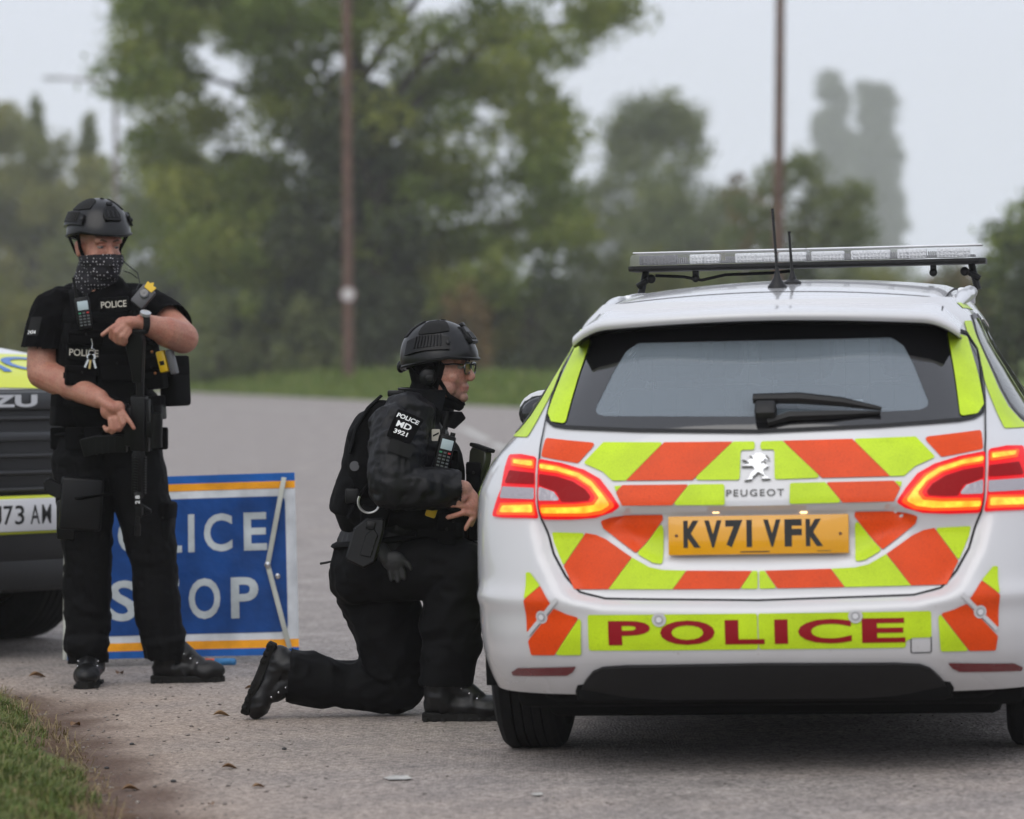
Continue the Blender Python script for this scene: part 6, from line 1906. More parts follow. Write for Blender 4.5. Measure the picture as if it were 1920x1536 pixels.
    m = MB(); m.box((0, 0, 0), (.034, .04, .082), None, .006); m.build('body', YEL, k)
    m = MB(); m.box((.0, -.021, -.006), (.018, .004, .016), None, .002); m.build('window', POLY, k)
    m = MB(); m.box((.034, 0, -.01), (.024, .045, .095), None, .006); m.build('holster', P('holster_grey', (.10, .10, .105), .5), k)
    return root
standing_officer()

# ---------------------------------------------------------------- kneeling officer
def kneeling_officer():
    Y0 = 13.4; x0 = at(780, 1342, Y0).x; base = Vector((x0, Y0, float(gz(x0, Y0))))
    def L(px, py, dy=0.0): return at(px, py, Y0+dy)-base
    root = empty('person', base, label='man in black police jacket, helmet and glasses kneeling on one knee beside the car', cat='person')
    f = Vector((.955, -.29, -.03)).normalized(); xl = -f.cross(Vector((0, 0, 1))).normalized(); up = xl.cross(f)
    if up.z < 0: up = -up
    H = Local(basis(xl, f, up, L(828, 690, 0))); R = H.M.to_3x3()
    B = Blob(); add_head(B, H, False)
    B.cap(H(0, -.04, -.14), L(785, 800, 0), .064, .085)
    B.ell(L(765, 860, 0), (.10, .15, .16)).ell(L(745, 960, 0), (.11, .14, .14)).ell(L(715, 1030, 0), (.12, .15, .11))
    wR = L(868, 918, -.235)
    B.cap(L(748, 800, -.19), L(738, 915, -.27), .05, .047).cap(L(738, 915, -.27), wR, .045, .032)
    B.cap(L(760, 800, .19), L(790, 920, .22), .05, .047).cap(L(790, 920, .22), L(880, 960, .10), .045, .032)
    B.cap(wR, L(881, 938, -.235), .029, .034, flat=.65, side=(.5, 0, -1)).ell(L(884, 946, -.238), (.030, .022, .034))
    hand_fingers(B, [([L(888, 955, -.245), L(866, 948, -.262), L(850, 947, -.262), L(838, 948, -.258)], .0105),
                     ([L(889, 963, -.245), L(868, 962, -.264), L(852, 967, -.262), L(840, 970, -.256)], .0110),
                     ([L(890, 968, -.242), L(882, 976, -.252), L(877, 984, -.252), L(873, 992, -.248)], .0100),
                     ([L(892, 962, -.238), L(888, 975, -.240), L(884, 985, -.238)], .0090),
                     ([L(876, 930, -.25), L(866, 938, -.268), L(853, 940, -.268)], .0110)])
    B.ell(L(884, 965, .09), (.04, .03, .04))
    B.cap(L(700, 1045, -.06), L(868, 1062, -.12), .085, .062).cap(L(868, 1062, -.12), L(835, 1285, -.12), .06, .045)
    B.cap(L(690, 1055, .06), L(735, 1290, .10), .085, .065).cap(L(735, 1290, .10), L(575, 1268, .10), .06, .045)
    me = B.mesh('body', .0042, 4); link_mesh('body', me, SKIN2, root)
    inv = np.array(H.M.inverted()); Vh = get_co(me) @ inv[:3, :3].T + inv[:3, 3]
    jaw = (1-sstep(-.060, -.035, Vh[:, 2]))*sstep(-.01, .02, Vh[:, 1])*(Vh[:, 2] > -.14)*(np.abs(Vh[:, 0]) < .1)
    lip = np.exp(-((Vh[:, 2]+.066)/.010)**2)*np.exp(-(Vh[:, 0]/.022)**2)*(Vh[:, 1] > .075)
    set_attr(me, 'stubble', jaw*.55*(1-lip)); set_attr(me, 'lip', lip)
    SKIN_NOW[0] = SKIN2; add_eyes(H, root, .5)
    # stubble along the jaw, balaclava over ears and neck
    B = Blob()
    B.ell(H(0, -.028, -.005), (.086, .086, .092), R).ell(H(0, -.020, -.07), (.074, .070, .075), R).cap(H(0, -.035, -.08), H(0, -.055, -.20), .074, .080)
    B.cap(H(-.05, .015, -.105), H(0, .066, -.126), .020, .018).cap(H(.05, .015, -.105), H(0, .066, -.126), .020, .018)
    me = B.mesh('balaclava', .006, 4); wrinkle(me, .003, (14, 14, 20), 3); link_mesh('balaclava', me, CLOTH, root)
    k = MB(); k.box(H(-.094, -.012, -.035), (.03, .03, .03), None, .008); k.sphere(H(-.092, -.018, -.03), (.03, .014, .034), 14); k.build('ear_defender', POLY, root)
    make_helmet(H, root)
    # glasses
    k = MB()
    for s in (-1, 1):
        pts = [H(s*.033+.027*math.copysign(abs(math.cos(t))**.5, math.cos(t)), .103-.10*abs(s*.033+.02*math.cos(t))**1.6*2, .002+.019*math.copysign(abs(math.sin(t))**.5, math.sin(t))) for t in np.linspace(0, 2*math.pi, 25)]
        k.tube(pts, .0032, 6, cap=False); k.tube([H(s*.058, .095, .014), H(s*.074, .07, .016), H(s*.084, .0, .012)], .0034, 6)
    k.tube([H(-.010, .104, .008), H(0, .106, .011), H(.010, .104, .008)], .002, 5); gl = k.build('glasses', GLOSSBLK, root); gl['kind'] = 'stuff' if False else 'thing'
    for s in (-1, 1):
        k = MB(); k.lathe([(0, 0), (.022, 0)], 18, H.M @ frame_from((s*.033, .099, .004), (s*.25, 1, 0)) @ Matrix.Diagonal((1, .8, 1, 1))); k.build('lens', glass_mat('spectacle_lens', (.92, .93, .94), 1.35), gl)
    # --- jacket
    B = Blob()
    B.ell(L(768, 850, 0), (.140, .195, .17)).ell(L(745, 950, 0), (.150, .180, .16)).ell(L(715, 1020, 0), (.150, .175, .10)).cap(L(765, 785, -.15), L(775, 785, .15), .085, .085)
    sh, el, wr = L(748, 812, -.19), L(738, 908, -.275), L(862, 916, -.24)
    B.cap(sh, L(742, 870, -.25), .098, .090).cap(L(742, 870, -.25), el, .090, .078).cap(el, L(800, 915, -.262), .074, .066).cap(L(800, 915, -.262), wr, .066, .055)
    B.cap(L(765, 810, .19), L(800, 910, .22), .09, .075).cap(L(800, 910, .22), L(872, 945, .11), .07, .05)
    me = B.mesh('jacket', .007, 5); trim_local(me, wr, wr-L(800, 915, -.262), .10)
    fold = lambda V: .55+.5*(V[:, 1] < -.12)
    wrinkle(me, .011, (7, 10, 13), 4, mask=fold); wrinkle(me, .007, (15, 20, 30), 6, mask=fold); wrinkle(me, .004, (45, 45, 45), 12, mask=fold)
    jk = link_mesh('jacket', me, NYLON, root)
    jb = BVHTree.FromPolygons([tuple(v.co) for v in me.vertices], [tuple(q.vertices) for q in me.polygons])
    stick_on = lambda o, FM, off: stick(o, FM, off, jb)
    # high collar, open at the throat
    k = MB(); V = []; F = []; n = 26; ctr = L(806, 752, 0)
    for i in range(n+1):
        a = rad(42)+rad(276)*i/n; d = Vector((math.cos(a)*f.x-math.sin(a)*xl.x, math.cos(a)*f.y-math.sin(a)*xl.y, 0))
        hgt = .040-.004*math.cos(a); open_ = 1+.35*max(0, math.cos(a))**2
        for r, z in ((.098, -.085), (.098, .0), (.100+.010*open_, hgt), (.092+.010*open_, hgt+.002), (.088, .0), (.088, -.085)): V.append(ctr+d*r*1.0+Vector((-.02*(z < -.05), 0, z)))
    for i in range(n):
        for j in range(5): F.append([i*6+j, i*6+j+1, (i+1)*6+j+1, (i+1)*6+j])
    k.add(V, F); k.build('collar', NYLON, jk)
    k = MB(); k.prism(round_poly([(-.02, .0), (.050, -.008), (.062, -.032), (.020, -.065), (-.02, -.05)], .008), -.006, .006, frame_from(L(838, 770, -.09), (0.1, -1, .2), (1, 0, .1)), .003); k.build('collar_flap', CLOTH, jk)
    # arm patch
    an = Vector((-.12, -.97, .22)).normalized(); ax = Vector((.97, -.10, .10)); FM = frame_from(L(758, 800, -.2925), an, (1, -.1, -.33))
    k = MB(); bm = poly_bm(round_poly([(-.042, -.052), (.042, -.052), (.042, .052), (-.042, .052)], .006)); clip_grid(bm, .014, .014); k.bm(bm, FM); bm.free(); ap = k.build('arm_patch', CLOTH, root); stick_on(ap, FM, .002)
    for s, w, h, y in (('POLICE', .070, .017, .031), ('MD', .048, .022, .002), ('3921', .046, .016, -.026)):
        stick_on(flat_text('lettering', s, w, h, FM @ Matrix.Translation((0, y, 0)), WHT, ap, .03), FM, .0035)
    k = MB(); F2 = frame_from(L(754, 842, -.3), (-.12, -.98, .1), (1, -.1, -.33)); bm = poly_bm(round_poly([(-.040, -.022), (.040, -.022), (.040, .022), (-.040, .022)], .005)); clip_grid(bm, .014, .014); k.bm(bm, F2); bm.free(); stick_on(k.build('arm_patch', VELC, root), F2, .005)
    # --- vest front and back
    B = Blob()
    B.ell(L(690, 880, 0), (.090, .19, .20)).ell(L(672, 940, 0), (.085, .17, .13)).ell(L(820, 890, 0), (.095, .18, .15)).ell(L(815, 960, 0), (.10, .17, .10))
    B.cap(L(712, 770, -.10), L(800, 775, -.10), .045, .045, flat=.5).cap(L(712, 770, .10), L(800, 775, .10), .045, .045, flat=.5).cap(L(700, 790, -.11), L(690, 850, -.13), .04, .05).cap(L(680, 960, -.14), L(800, 970, -.14), .05, .05)
    B.cap(L(715, 765, -.13), L(672, 820, -.12), .030, .035)
    me = B.mesh('vest', .008, 5); wrinkle(me, .004, (12, 12, 18), 7); vest = link_mesh('vest', me, WEB, root)
    k = MB(); k.box(L(742, 738, -.14), (.055, .03, .022), Matrix.Identity(4), .005); k.build('buckle', POLY, vest)
    k = MB(); k.tube([L(715, 742, -.13), L(690, 765, -.14), L(668, 800, -.15), L(655, 850, -.16)], .018, 8, flat=.3); k.build('shoulder_strap', WEB, vest)
    k = MB(); k.tube([L(690, 905, -.17), L(668, 940, -.18), L(652, 970, -.18)], .016, 8, flat=.35); k.build('webbing_strap', WEB, vest)
    k = MB(); k.box(L(660, 930, -.19), (.045, .02, .05), None, .006); k.build('buckle', POLY, vest)
    k = MB(); k.lathe([(0, 0), (.017, 0), (.017, .003), (0, .003)], 20, frame_from(L(665, 874, -.175), (-.25, -1, 0))); k.build('round_patch', P('grey_disc', (.07, .07, .075), .7), vest)
    B = Blob(); B.cap(L(694, 815, -.05), L(652, 945, -.05), .045, .058, flat=1.9, side=(1, 0, 0)).cap(L(694, 815, .05), L(652, 945, .05), .045, .058, flat=1.9, side=(1, 0, 0))
    me = B.mesh('back_panel', .008, 6); wrinkle(me, .012, (9, 9, 22), 3); link_mesh('back_panel', me, WEB, vest)
    for i, (px, py, w) in enumerate(((842, 868, .06), (850, 985, .07), (805, 985, .09), (838, 1000, .06))):
        pouch(vest, 'pouch', L(px, py, -.14), (w, .06, .085), None)
    pouch(vest, 'pouch', L(888, 895, -.06), (.05, .12, .10)); pouch(vest, 'pouch', L(892, 985, .0), (.055, .14, .10))
    k = MB(); k.prism(round_poly([(-.014, -.02), (.014, -.02), (.014, .02), (-.014, .02)], .004), 0, .002, frame_from(L(817, 816, -.165), (.2, -1, .1)), .0005); b_ = k.build('crest_patch', GREYP, vest)
    k = MB(); k.prism([(-.010, -.006), (.010, .004), (.010, .010), (-.010, 0)], .002, .003, frame_from(L(817, 816, -.165), (.2, -1, .1))); k.build('crest_mark', POLY, b_)
    # --- belt
    k = MB(); n = 28; c = L(716, 1010, 0); k.tube([c+Vector((.150*math.cos(2*math.pi*i/n), .18*math.sin(2*math.pi*i/n), .02*math.cos(2*math.pi*i/n))) for i in range(n+1)], .026, 8, cap=False, flat=.4); belt = k.build('belt', WEB, root)
    # --- trousers
    B = Blob()
    B.ell(L(692, 1058, .0), (.122, .165, .125)).ell(L(668, 1075, .02), (.085, .15, .10))
    B.cap(L(712, 1058, -.06), L(855, 1066, -.12), .118, .096).ell(L(862, 1072, -.12), (.090, .090, .085)).cap(L(858, 1075, -.12), L(845, 1200, -.12), .098, .100).cap(L(845, 1200, -.12), L(838, 1272, -.12), .100, .080)
    B.cap(L(700, 1080, .06), L(735, 1225, .09), .128, .118).cap(L(735, 1225, .09), L(744, 1280, .10), .112, .098).ell(L(748, 1292, .10), (.078, .085, .078))
    B.cap(L(735, 1283, .10), L(640, 1282, .10), .094, .082).cap(L(640, 1282, .10), L(548, 1268, .10), .080, .086)
    me = B.mesh('trousers', .008, 5); trim(me, L(700, 985, 0), (-.1, 0, 1)); trim_local(me, L(541, 1268, .10), (-1, 0, .12), .16); trim_local(me, L(838, 1284, -.12), (0, 0, -1), .14)
    wrinkle(me, .018, (7, 7, 8), 13); wrinkle(me, .007, (17, 17, 24), 14)
    V = get_co(me); V[:, 2] = np.maximum(V[:, 2], gz(V[:, 0]+base.x, V[:, 1]+base.y)-base.z+.004); set_co(me, V)
    link_mesh('trousers', me, TROUS, root)
    # boots
    g = lambda x, y: Vector((x, y, float(gz(base.x+x, base.y+y))-base.z))
    a = L(798, 1340, -.12); make_boot(frame_from(g(a.x, -.12), (0, 0, 1), (1, -.10, 0)), root, .285)
    h_, t_ = L(503, 1206, .10), L(452, 1332, .10); d = (t_-h_).normalized(); make_boot(basis(d, d.cross(Vector((1, 0, .30)).normalized()).normalized()*-1, (Vector((1, 0, .3))-d*Vector((1, 0, .3)).dot(d)).normalized(), h_), root, .262)
    # holster and its strap
    HM = frame_from(L(684, 1015, -.235), (-.05, -1, .1), (.98, 0, -.22))
    k = MB(); k.prism(round_poly([(-.050, -.075), (.018, -.090), (.050, -.06), (.056, .045), (.050, .09), (-.010, .075), (-.044, .035)], .010), -.022, .022, HM, .006); hol = k.build('holster', POLY, root)
    k = MB(); k.prism(round_poly([(-.030, .05), (.06, .05), (.06, .12), (-.04, .12)], .01), -.030, .0, HM, .004); k.build('hanger', WEB, hol)
    k = MB(); k.prism(round_poly([(-.005, -.05), (.034, -.05), (.042, .03), (.02, .05), (.0, .02)], .006), .022, .028, HM, .003); k.build('raised_panel', POLY, hol)
    for i in range(3):
        k = MB(); k.box((.022+.003*i, -.028+.017*i, .030), (.020, .0035, .004), HM @ Matrix.Rotation(rad(10), 4, 'Z')); k.build('panel_rib', POLY, hol)
    k = MB(); k.box((.01, .055, .026), (.03, .028, .012), HM, .004); k.build('release_hood', POLY, hol)
    # spare glove hanging at the hip
    B = Blob(); q = lambda x, y, d=-.205: L(x, y, d)
    B.ell(q(738, 1052), (.042, .018, .034)); B.cap(q(722, 1042), q(715, 1030), .03, .03, flat=.5)
    hand_fingers(B, [([q(748, 1058), q(756, 1072), q(758, 1084)], .011), ([q(740, 1062), q(745, 1077), q(746, 1089)], .011), ([q(731, 1062), q(732, 1076), q(734, 1086)], .0105), ([q(752, 1048), q(764, 1056), q(770, 1066)], .0105)])
    gv = empty('glove', base, label='spare black glove tucked at the kneeling man hip, fingers hanging down', cat='glove'); link_mesh('leather', B.mesh('leather', .004, 3), P('glove_black', (.011, .011, .012), .6, bump=.4, bscale=200), gv)
    # zip pull cord at the back hem
    k = MB(); k.tube([L(625, 1052, -.02), L(612, 1055, -.03), L(600, 1057, -.03)], [.003, .0045, .0045], 6); k.build('toggle', POLY, jk)
    # handcuffs
    hc = empty('handcuffs', base+L(692, 941, -.215), label='steel handcuff ring hanging behind the kneeling man elbow', cat='handcuffs')
    k = MB(); k.tube([(.036*math.cos(a), -.01, .036*math.sin(a)) for a in np.linspace(rad(150), rad(395), 22)], .0052, 8, flat=.6); k.build('ring', P('cuff_steel', (.55, .55, .54), .35, metal=.8), hc)
    k = MB(); k.box((.012, 0, -.040), (.05, .014, .02), Matrix.Rotation(rad(10), 4, 'Y'), .004); k.build('hinge', POLY, hc)
    # stun gun tag
    k = empty('stun_gun', base+L(811, 953, -.185), label='yellow stun gun in the kneeling man vest under his forearm', cat='stun gun'); k.rotation_euler = (0, rad(18), 0)
    m = MB(); m.box((0, 0, 0), (.036, .035, .062), None, .006); m.build('body', YEL, k); m = MB(); m.box((0, -.018, .008), (.022, .004, .018), None, .002); m.build('window', POLY, k)
    make_radio(Matrix.Translation(base+L(832, 850, -.205)) @ (Matrix.Rotation(rad(14), 3, 'Z') @ Matrix.Rotation(rad(14), 3, 'Y')).to_4x4(), 'black hand radio tilted on the kneeling man chest')
    o0, o1 = base+L(912, 846, -.02), base+L(806, 1235, .02); x = (o1-o0).normalized(); z = Vector((.75, -.62, .2)); z = (z-x*z.dot(x)).normalized()
    make_rifle(basis(x, z.cross(x), z, o0), 'dark olive and black carbine slung butt up before the kneeling man', OLIVE)
    return root
kneeling_officer()
# ================================================================ POLICE STOP SIGN
def stop_sign():
    Y0 = 15.95
    c = [at(118, 902, Y0), at(549, 888, Y0), at(561, 1222, Y0-.02), at(122, 1240, Y0-.02)]
    base = (c[2]+c[3])/2; base.z = float(gz(base.x, base.y))
    root = empty('stop_sign', base, label='blue fold-up roadside sign reading POLICE STOP behind the standing man', cat='sign')
    TL, TR, BR, BL = [p-base for p in c]
    TL.y += .16; TR.y += .14; BL.y = BR.y = 0
    BL.z = float(gz(base.x+BL.x, base.y))-base.z+.03; BR.z = float(gz(base.x+BR.x, base.y))-base.z+.03
    def q(u, v, o=0.0):
        b = BL.lerp(BR, u).lerp(TL.lerp(TR, u), v)
        sag = .010*math.sin(u*math.pi*2.0+1)*math.sin(v*math.pi)+.006*math.sin(u*9+v*5)
        return b+Vector((0, -o-sag, 0))
    def sheet_(nm, u0, u1, v0, v1, o, mat, n=16, par=root):
        V = [q(u0+(u1-u0)*i/n, v0+(v1-v0)*j/n, o) for j in range(n+1) for i in range(n+1)]
        F = [[j*(n+1)+i, j*(n+1)+i+1, (j+1)*(n+1)+i+1, (j+1)*(n+1)+i] for j in range(n) for i in range(n)]
        mb = MB(); mb.add(V, F); return mb.build(nm, mat, par)
    def fab(name, col): return P(name, col, 5e-1, spec=.15, var=.28, vscale=7, bump=.5, bscale=9, bdist=.02)
    BL_, WH, OR = fab('sign_blue', (.006, .054, .22)), fab('sign_white', (.60, .62, .64)), fab('sign_orange', (.80, .33, .015))
    BL2 = fab('sign_edge_blue', (.012, .10, .36))
    s0 = sheet_('fabric', 0, 1, 0, 1, 0, WH); so = s0.modifiers.new('t', 'SOLIDIFY'); so.thickness = .003
    for v0, v1, m in ((.955, 1, BL2), (.915, .955, OR), (0, .040, BL2), (.040, .085, OR)): sheet_('border_stripe', 0, 1, v0, v1, .002, m, par=s0)
    # blue field with rounded corners
    bm = poly_bm(round_poly([(.045, .125), (.955, .125), (.955, .872), (.045, .872)], .035)); clip_grid(bm, .07, .07)
    for v in bm.verts: v.co = q(v.co.x, v.co.y, .002)
    k = MB(); k.bm(bm); bm.free(); k.build('blue_field', BL_, s0)
    LT = fab('sign_lettering', (.46, .50, .51))
    def word(w, cells, v0, v1):
        for ch, (u0, u1) in zip(w, cells):
            bm, tw, th = text_bm(ch, .022)
            for v in bm.verts: v.co = Vector((u0+(u1-u0)*v.co.x/tw, v0+(v1-v0)*v.co.y/th, 0))
            clip_grid(bm, .04, .04)
            for v in bm.verts: v.co = q(v.co.x, v.co.y, .004)
            k = MB(); k.bm(bm); bm.free(); k.build('letter', LT, s0, False)
    U = lambda px: (px-120)/438.
    word('POLICE', [(U(160), U(205)), (U(218), U(282)), (U(300), U(340)), (U(352), U(364)), (U(382), U(436)), (U(458), U(502))], .575, .785)
    word('STOP', [(U(203), U(254)), (U(276), U(334)), (U(352), U(412)), (U(432), U(484))], .205, .430)
    ST = P('strut_paint', (.42, .43, .38), .55, var=.2, vscale=12)
    for mir in (0, 1):
        uu = lambda px: U(px) if not mir else 1-U(px)
        a, b, d = q(uu(538), .975, .018), q(uu(503), .495, .022), q(uu(541), .035, .018)
        for p0, p1 in ((a, b), (b, d)):
            ax = (p1-p0).normalized(); M = frame_from((p0+p1)/2, ax, (1, 0, 0)); k = MB(); k.box((0, 0, 0), (.020, .006, (p1-p0).length), M, .002); k.build('strut', ST, root)
        k = MB(); k.lathe([(0, 0), (.013, 0), (.013, .006), (0, .008)], 12, frame_from(b+Vector((0, -.006, 0)), (0, -1, 0))); k.build('pivot', STEEL, root)
        if not mir:
            k = MB(); k.lathe([(0, 0), (.011, 0), (.011, .004), (.005, .005), (.005, .001), (0, .001)], 14, frame_from(q(U(521), .43, .004), (0, -1, 0))); k.build('eyelet', STEEL, s0)
    k = MB(); k.tube([q(0, 0, .0), q(0, .5, 0), q(0, 1, 0)], .010, 8); k.build('edge_pole', ST, root)
    for u in (.12, .88):
        k = MB(); t = q(u, .9, -.02); t2 = Vector((t.x, .50, float(gz(base.x+t.x, base.y+.5))-base.z+.01)); k.tube([t, t2], .009, 8); k.build('rear_leg', ST, root)
stop_sign()
def stick():
    a, b = on_ground(352, 1248), on_ground(442, 1247); a.z += .013; b.z += .013
    root = empty('marker_stick', a, label='orange red stick with a blue end lying on the ground under the sign', cat='stick'); d = b-a
    a2 = -d*.45
    k = MB(); k.tube([a2, d*.58], .0135, 12); k.build('orange_shaft', P('stick_orange', (.72, .10, .03), .5, var=.15, vscale=30), root)
    k = MB(); k.tube([d*.57, d*.585, d*.97, d*1.0], [.0145, .0155, .015, .011], 12); k.build('blue_grip', P('stick_blue', (.035, .20, .45), .6, var=.3, vscale=30), root)
stick()

# ================================================================ WHITE AND LIME POLICE PICKUP, facing the camera at the left
def pickup():
    root = empty('police_truck', label='white and lime police pickup truck with a black grille, cut by the left edge', cat='truck')
    pc = at(14, 965, 16.3); yaw = rad(47)
    gzz = float(gz(pc.x, pc.y+.6))
    root.matrix_world = Matrix.Translation((pc.x, pc.y, gzz)) @ Matrix.Rotation(yaw, 4, 'Z') @ Matrix.Translation((0, .02, 0))
    Zg = gzz
    WH, LM = P('truck_white', (.72, .72, .74), .3, coat=.5, var=.04, vscale=3), P('truck_lime', (.62, .68, .02), .35, coat=.3)
    DK = P('truck_black', (.010, .010, .011), .5); GR = P('grille_grey', (.040, .042, .046), .35, metal=.2)
    W = .93
    # lower body and bonnet as a loft of front-view sections along y (0 = nose)
    secs = []    # (y, half width, z sill, z shoulder, z top centre)
    for y, w, z0, zs, zt in ((.00, .70, .62, 1.05, 1.118), (.03, .80, .50, 1.07, 1.145), (.12, .88, .45, 1.10, 1.195), (.35, .915, .42, 1.14, 1.265), (.80, .93, .40, 1.17, 1.320), (1.25, .935, .40, 1.19, 1.345), (1.6, .935, .40, 1.20, 1.35)):
        secs.append([(-w*.97, y, z0), (-w, y, (z0+zs)/2), (-w*.985, y, zs), (-w*.90, y, zs+.6*(zt-zs)), (-w*.55, y, zt-.012), (-w*.25, y, zt-.004), (0, y, zt), (w*.25, y, zt-.004), (w*.55, y, zt-.012), (w*.90, y, zs+.6*(zt-zs)), (w*.985, y, zs), (w, y, (z0+zs)/2), (w*.97, y, z0)])
    V = [p for s_ in secs for p in s_]; n = len(secs[0]); F = [[i*n+j, i*n+j+1, (i+1)*n+j+1, (i+1)*n+j] for i in range(len(secs)-1) for j in range(n-1)]
    F.append([j for j in range(n)][::-1])
    mb = MB(); mb.add(V, F); body = mb.build('body', WH, root, angle=30)
    # bonnet film: lime band with blue lettering bits laid over the front of the bonnet
    def bon(x, y, o):
        ys = [s_[0][1] for s_ in secs]; i = min(max(int(np.searchsorted(ys, y))-1, 0), len(secs)-2); t = (y-ys[i])/(ys[i+1]-ys[i])
        A = [Vector(p).lerp(Vector(q), t) for p, q in zip(secs[i], secs[i+1])][3:10]
        return Vector((x, y, float(np.interp(x, [p.x for p in A], [p.z for p in A]))+o))
    def bon_patch(nm, poly, o, mat, par):
        bm = poly_bm(poly); clip_grid(bm, .12, .06)
        for v in bm.verts: v.co = bon(v.co.x, v.co.y, o)
        k = MB(); k.bm(bm); bm.free(); return k.build(nm, mat, par)
    bon_patch('bonnet_film', [(-.60, .004), (.60, .004), (.70, .05), (.76, .36), (-.76, .36), (-.70, .05)], .005, LM, body)
    bm, tw, th = text_bm('POLICE', .01)
    for v in bm.verts: v.co = Vector((-.60+1.2*v.co.x/tw, .10+.20*v.co.y/th, 0))
    clip_grid(bm, .12, .06)
    for v in bm.verts: v.co = bon(v.co.x, v.co.y, .009)
    k = MB(); k.bm(bm); bm.free(); k.build('bonnet_lettering', P('truck_blue', (.05, .16, .45), .4), body, False)
    # grille: black maker's bar, slats, recess
    mb = MB(); mb.box((0, -.012, .85), (1.16, .06, .54), None, .02); g = mb.build('grille', DK, root)
    mb = MB(); mb.box((0, -.045, 1.072), (1.20, .05, .078), None, .012); bar = mb.build('maker_bar', GR, g)
    flat_text('maker_name', 'ISUZU', .50, .052, Matrix.Translation((-.135, -.0715, 1.072)) @ Matrix.Rotation(rad(90), 4, 'X'), P('maker_silver', (.62, .63, .65), .3, metal=.3), bar, .045, .004, 1.05)
    for i, z in enumerate((1.00, .925, .845, .775, .705, .64)):
        mb = MB(); mb.box((0, -.05, z), (1.14-.02*i, .035, .040 if i in (1,) else .020), None, .008); mb.build('grille_slat', GR if i in (1,) else P('slat_black', (.018, .018, .020), .4), g)
    for sg in (-1, 1):
        mb = MB(); mb.box((sg*.66, .045, .99), (.20, .14, .13), Matrix.Identity(4), .04); hl = mb.build('headlight', P('headlight_glass', (.25, .26, .28), .08, coat=1, metal=.4), root)
        mb = MB(); mb.sphere((sg*.64, -.02, .99), .045, 14); mb.build('projector', CHROME, hl)
    # bumper with lime film and plate
    mb = MB(); mb.box((0, .02, .52), (1.72, .20, .25), None, .05); bu = mb.build('bumper', DK, root)
    mb = MB(); pz = pc.z-Zg; mb.box((0, -.085, pz), (1.30, .02, .158), None, .004); mb.build('bumper_film', LM, bu)
    mb = MB(); mb.box((0, -.105, pz), (.54, .012, .135), None, .005); pl = mb.build('number_plate', P('white_plate', (.68, .68, .70), .3, coat=.4), root)
    X = -.219
    for i, ch in enumerate('UJ73AMX'):
        bm, tw, th = text_bm(ch, .008)
        for v in bm.verts: v.co = Vector((X+v.co.x/tw*.050, -.038+v.co.y/th*.079, 0))
        k = MB(); k.bm(bm, Matrix.Translation((0, -.1120, pz)) @ Matrix.Rotation(rad(90), 4, 'X')); bm.free()
        if i not in (0, 6): k.build('plate_character', P('plate_black', (.006, .006, .006), .4), pl, False)
        X += .061+(.022 if i == 3 else 0)
    mb = MB(); mb.box((0, .18, .36), (1.5, .5, .16), None, .04); mb.build('skid_plate', DK, root)
    # cab, load bed
    mb = MB(); sec2 = [((-.80, 1.55, 1.22), (-.62, 2.25, 1.78), (.62, 2.25, 1.78), (.80, 1.55, 1.22))]
    def slab(nm, pts, th, mat, par=root):
        k = MB(); pts = [(a, b, c+.09 if c > 1.1 else c) for a, b, c in pts]; k.add(pts, [list(range(len(pts)))]); o = k.build(nm, mat, par); m = o.modifiers.new('t', 'SOLIDIFY'); m.thickness = th; return o
    slab('windscreen', [(-.80, 1.52, 1.23), (.80, 1.52, 1.23), (.64, 2.20, 1.76), (-.64, 2.20, 1.76)], .01, glass_mat('truck_glass', (.3, .34, .34), 1.8))
    slab('roof', [(-.66, 2.18, 1.775), (.66, 2.18, 1.775), (.68, 3.5, 1.80), (-.68, 3.5, 1.80)], .05, WH)
    for sg in (-1, 1):
        slab('cab_side', [(sg*.93, 1.55, .45), (sg*.93, 3.6, .45), (sg*.93, 3.6, 1.16), (sg*.93, 1.55, 1.16)], .03, WH)
        slab('side_window', [(sg*.91, 1.62, 1.17), (sg*.91, 3.4, 1.17), (sg*.70, 3.35, 1.74), (sg*.68, 2.28, 1.74)], .01, glass_mat('truck_glass', (.3, .34, .34), 1.8))
        slab('pillar', [(sg*.90, 1.50, 1.18), (sg*.90, 1.62, 1.18), (sg*.66, 2.28, 1.77), (sg*.66, 2.16, 1.77)], .03, WH)
        slab('bed_side', [(sg*.93, 3.64, .45), (sg*.93, 5.2, .45), (sg*.93, 5.2, 1.15), (sg*.93, 3.64, 1.15)], .05, WH)
        slab('side_film', [(sg*.949, .7, .72), (sg*.949, 3.5, .72), (sg*.949, 3.5, 1.05), (sg*.949, .7, 1.05)], .002, LM)
        mb = MB(); mb.box((sg*1.05, 1.75, 1.22), (.20, .10, .20), None, .04); mb.build('wing_mirror', DK, root)
    slab('cab_back', [(-.90, 3.55, .45), (.90, 3.55, .45), (.68, 3.5, 1.78), (-.68, 3.5, 1.78)], .03, WH)
    slab('tailgate', [(-.93, 5.2, .45), (.93, 5.2, .45), (.93, 5.2, 1.15), (-.93, 5.2, 1.15)], .05, WH)
    mb = MB(); mb.box((0, 2.8, .48), (1.7, 4.6, .14)); mb.build('chassis', DK, root)
    for x in (-.80, .80):
        for y in (.92, 4.05): wheel(x, y, root, R=.385, w=.26, rimr=.225)
pickup()

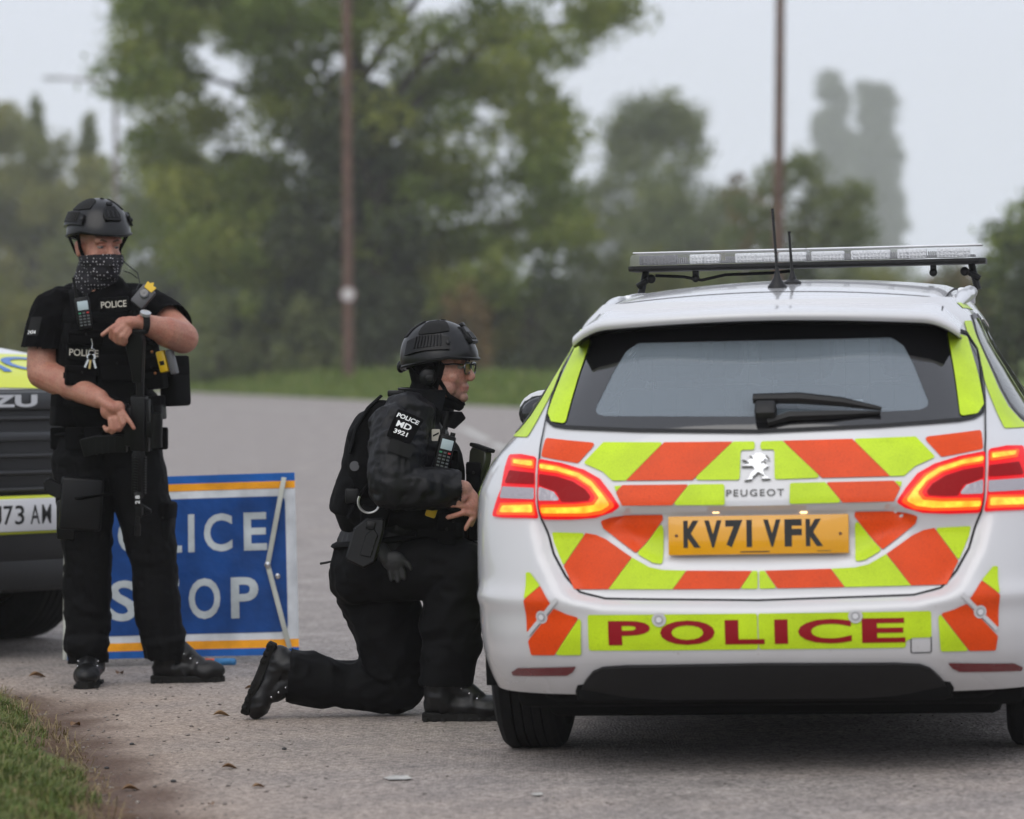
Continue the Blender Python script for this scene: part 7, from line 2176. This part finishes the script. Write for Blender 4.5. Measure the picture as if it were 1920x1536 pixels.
# ================================================================ LITTLE THINGS ON THE ROAD
def litter():
    LEAFD = mat_leaf('dead_leaf', (.12, .06, .03), (.20, .11, .05), (.28, .18, .09), .1)
    def fallen(px, py, s, rz, lab):
        p = on_ground(px, py); o = empty('fallen_leaf', p+Vector((0, 0, .004)), (0, 0, rz), lab, 'leaf', 'dry leaves on the road'); V = []; F = []; n = 8
        for i in range(n+1):
            u = i/n; w = .32*math.sin(math.pi*u**.8)*s
            for k in (-1, 0, 1): V.append((s*(u-.5), k*w, abs(k)*.22*s*math.sin(math.pi*u)+.05*s*math.sin(5*u)))
        for i in range(n):
            for k in (0, 1): F.append([i*3+k, i*3+k+1, (i+1)*3+k+1, (i+1)*3+k])
        mb = MB(); mb.add(V, F); me = mb.mesh('blade'); set_attr(me, 'tone', np.full(len(V), RNG.random())); link_mesh('blade', me, LEAFD, o)
    for q in ((245, 1483, .055, .2, 'pale curled dry leaf near the verge at the bottom'), (430, 1442, .05, .1, 'thin rusty dry leaf on the road left of centre'), (470, 1292, .05, 2.9, 'dark dry leaf between the two men boots'), (415, 1343, .06, .15, 'long brown dry leaf beside the kneeling man toe'),
              (485, 1478, .04, .4, 'small reddish dry leaf at the bottom of the road'), (70, 1270, .07, .3, 'brown dry leaf in front of the truck wheel'), (225, 1265, .05, 1.2, 'dark leaf between the standing man boots'), (395, 1511, .03, 2, 'tiny brown leaf at the bottom edge'), (142, 1362, .05, 1., 'dry brown leaf at the grass edge')):
        fallen(*q)
    # loose chippings: too many to count
    V = []; F = []; n = 2600
    Y = RNG.uniform(9.3, 16.5, n); e = RNG.random(n)**2.2*3.2; X = near_edge(Y)-.05+e
    for x, y, ee in zip(X, Y, e):
        r = .0013+.0042*RNG.random()**4*(1.5 if ee < .7 else 1); z = float(gz(x, y))+r*.35; b = len(V)
        d = RNG.normal(size=(6, 3)); base = np.array([(1, 0, 0), (-1, 0, 0), (0, 1, 0), (0, -1, 0), (0, 0, .8), (0, 0, -.8)])+d*.22
        V += [(x+r*p[0]*1.2, y+r*p[1], z+r*p[2]*.8) for p in base]
        for i in ((0, 2, 4), (2, 1, 4), (1, 3, 4), (3, 0, 4), (2, 0, 5), (1, 2, 5), (3, 1, 5), (0, 3, 5)): F.append([b+k for k in i])
    me = np_mesh('loose_chippings', V, F); set_attr(me, 'tone', np.repeat(RNG.random(n), 6))
    tag(link_mesh('loose_chippings', me, mat_leaf('chipping', (.10, .085, .075), (.22, .19, .17), (.36, .32, .28), 0), None, False), 'loose stone chippings along the road edge', 'gravel', None, 'stuff')
    for i, (px, py, s) in enumerate(((533, 1406, .008), (325, 1467, .009), (247, 1397, .008), (200, 1442, .008))):
        p = on_ground(px, py); k = MB(); k.sphere((0, 0, s*.4), (s, s*.8, s*.6), 8); o = k.build('pebble', P('dark_pebble', (.03, .03, .032), .7), None); o.location = p
        tag(o, ['lone dark pebble on the open road', 'dark pebble nearest the bottom edge of the verge side', 'dark pebble below the standing man left boot', 'dark pebble right beside the brown soil edge'][i], 'pebble', 'dark pebbles on the road')
litter()
# ================================================================ mist
def haze():
    mb = MB(); mb.box((0, 460, 32), (1480, 1060, 70))
    m = bpy.data.materials.new('mist'); m.use_nodes = True; t = m.node_tree; t.nodes.clear()
    v = t.nodes.new('ShaderNodeVolumePrincipled'); o = t.nodes.new('ShaderNodeOutputMaterial')
    v.inputs['Color'].default_value = (.985, .988, .995, 1); v.inputs['Density'].default_value = HAZE_D; v.inputs['Anisotropy'].default_value = 0
    t.links.new(v.outputs[0], o.inputs['Volume'])
    tag(mb.build('haze', m, None, False), None, None, None, 'stuff')
HAZE_D = .0006
haze()
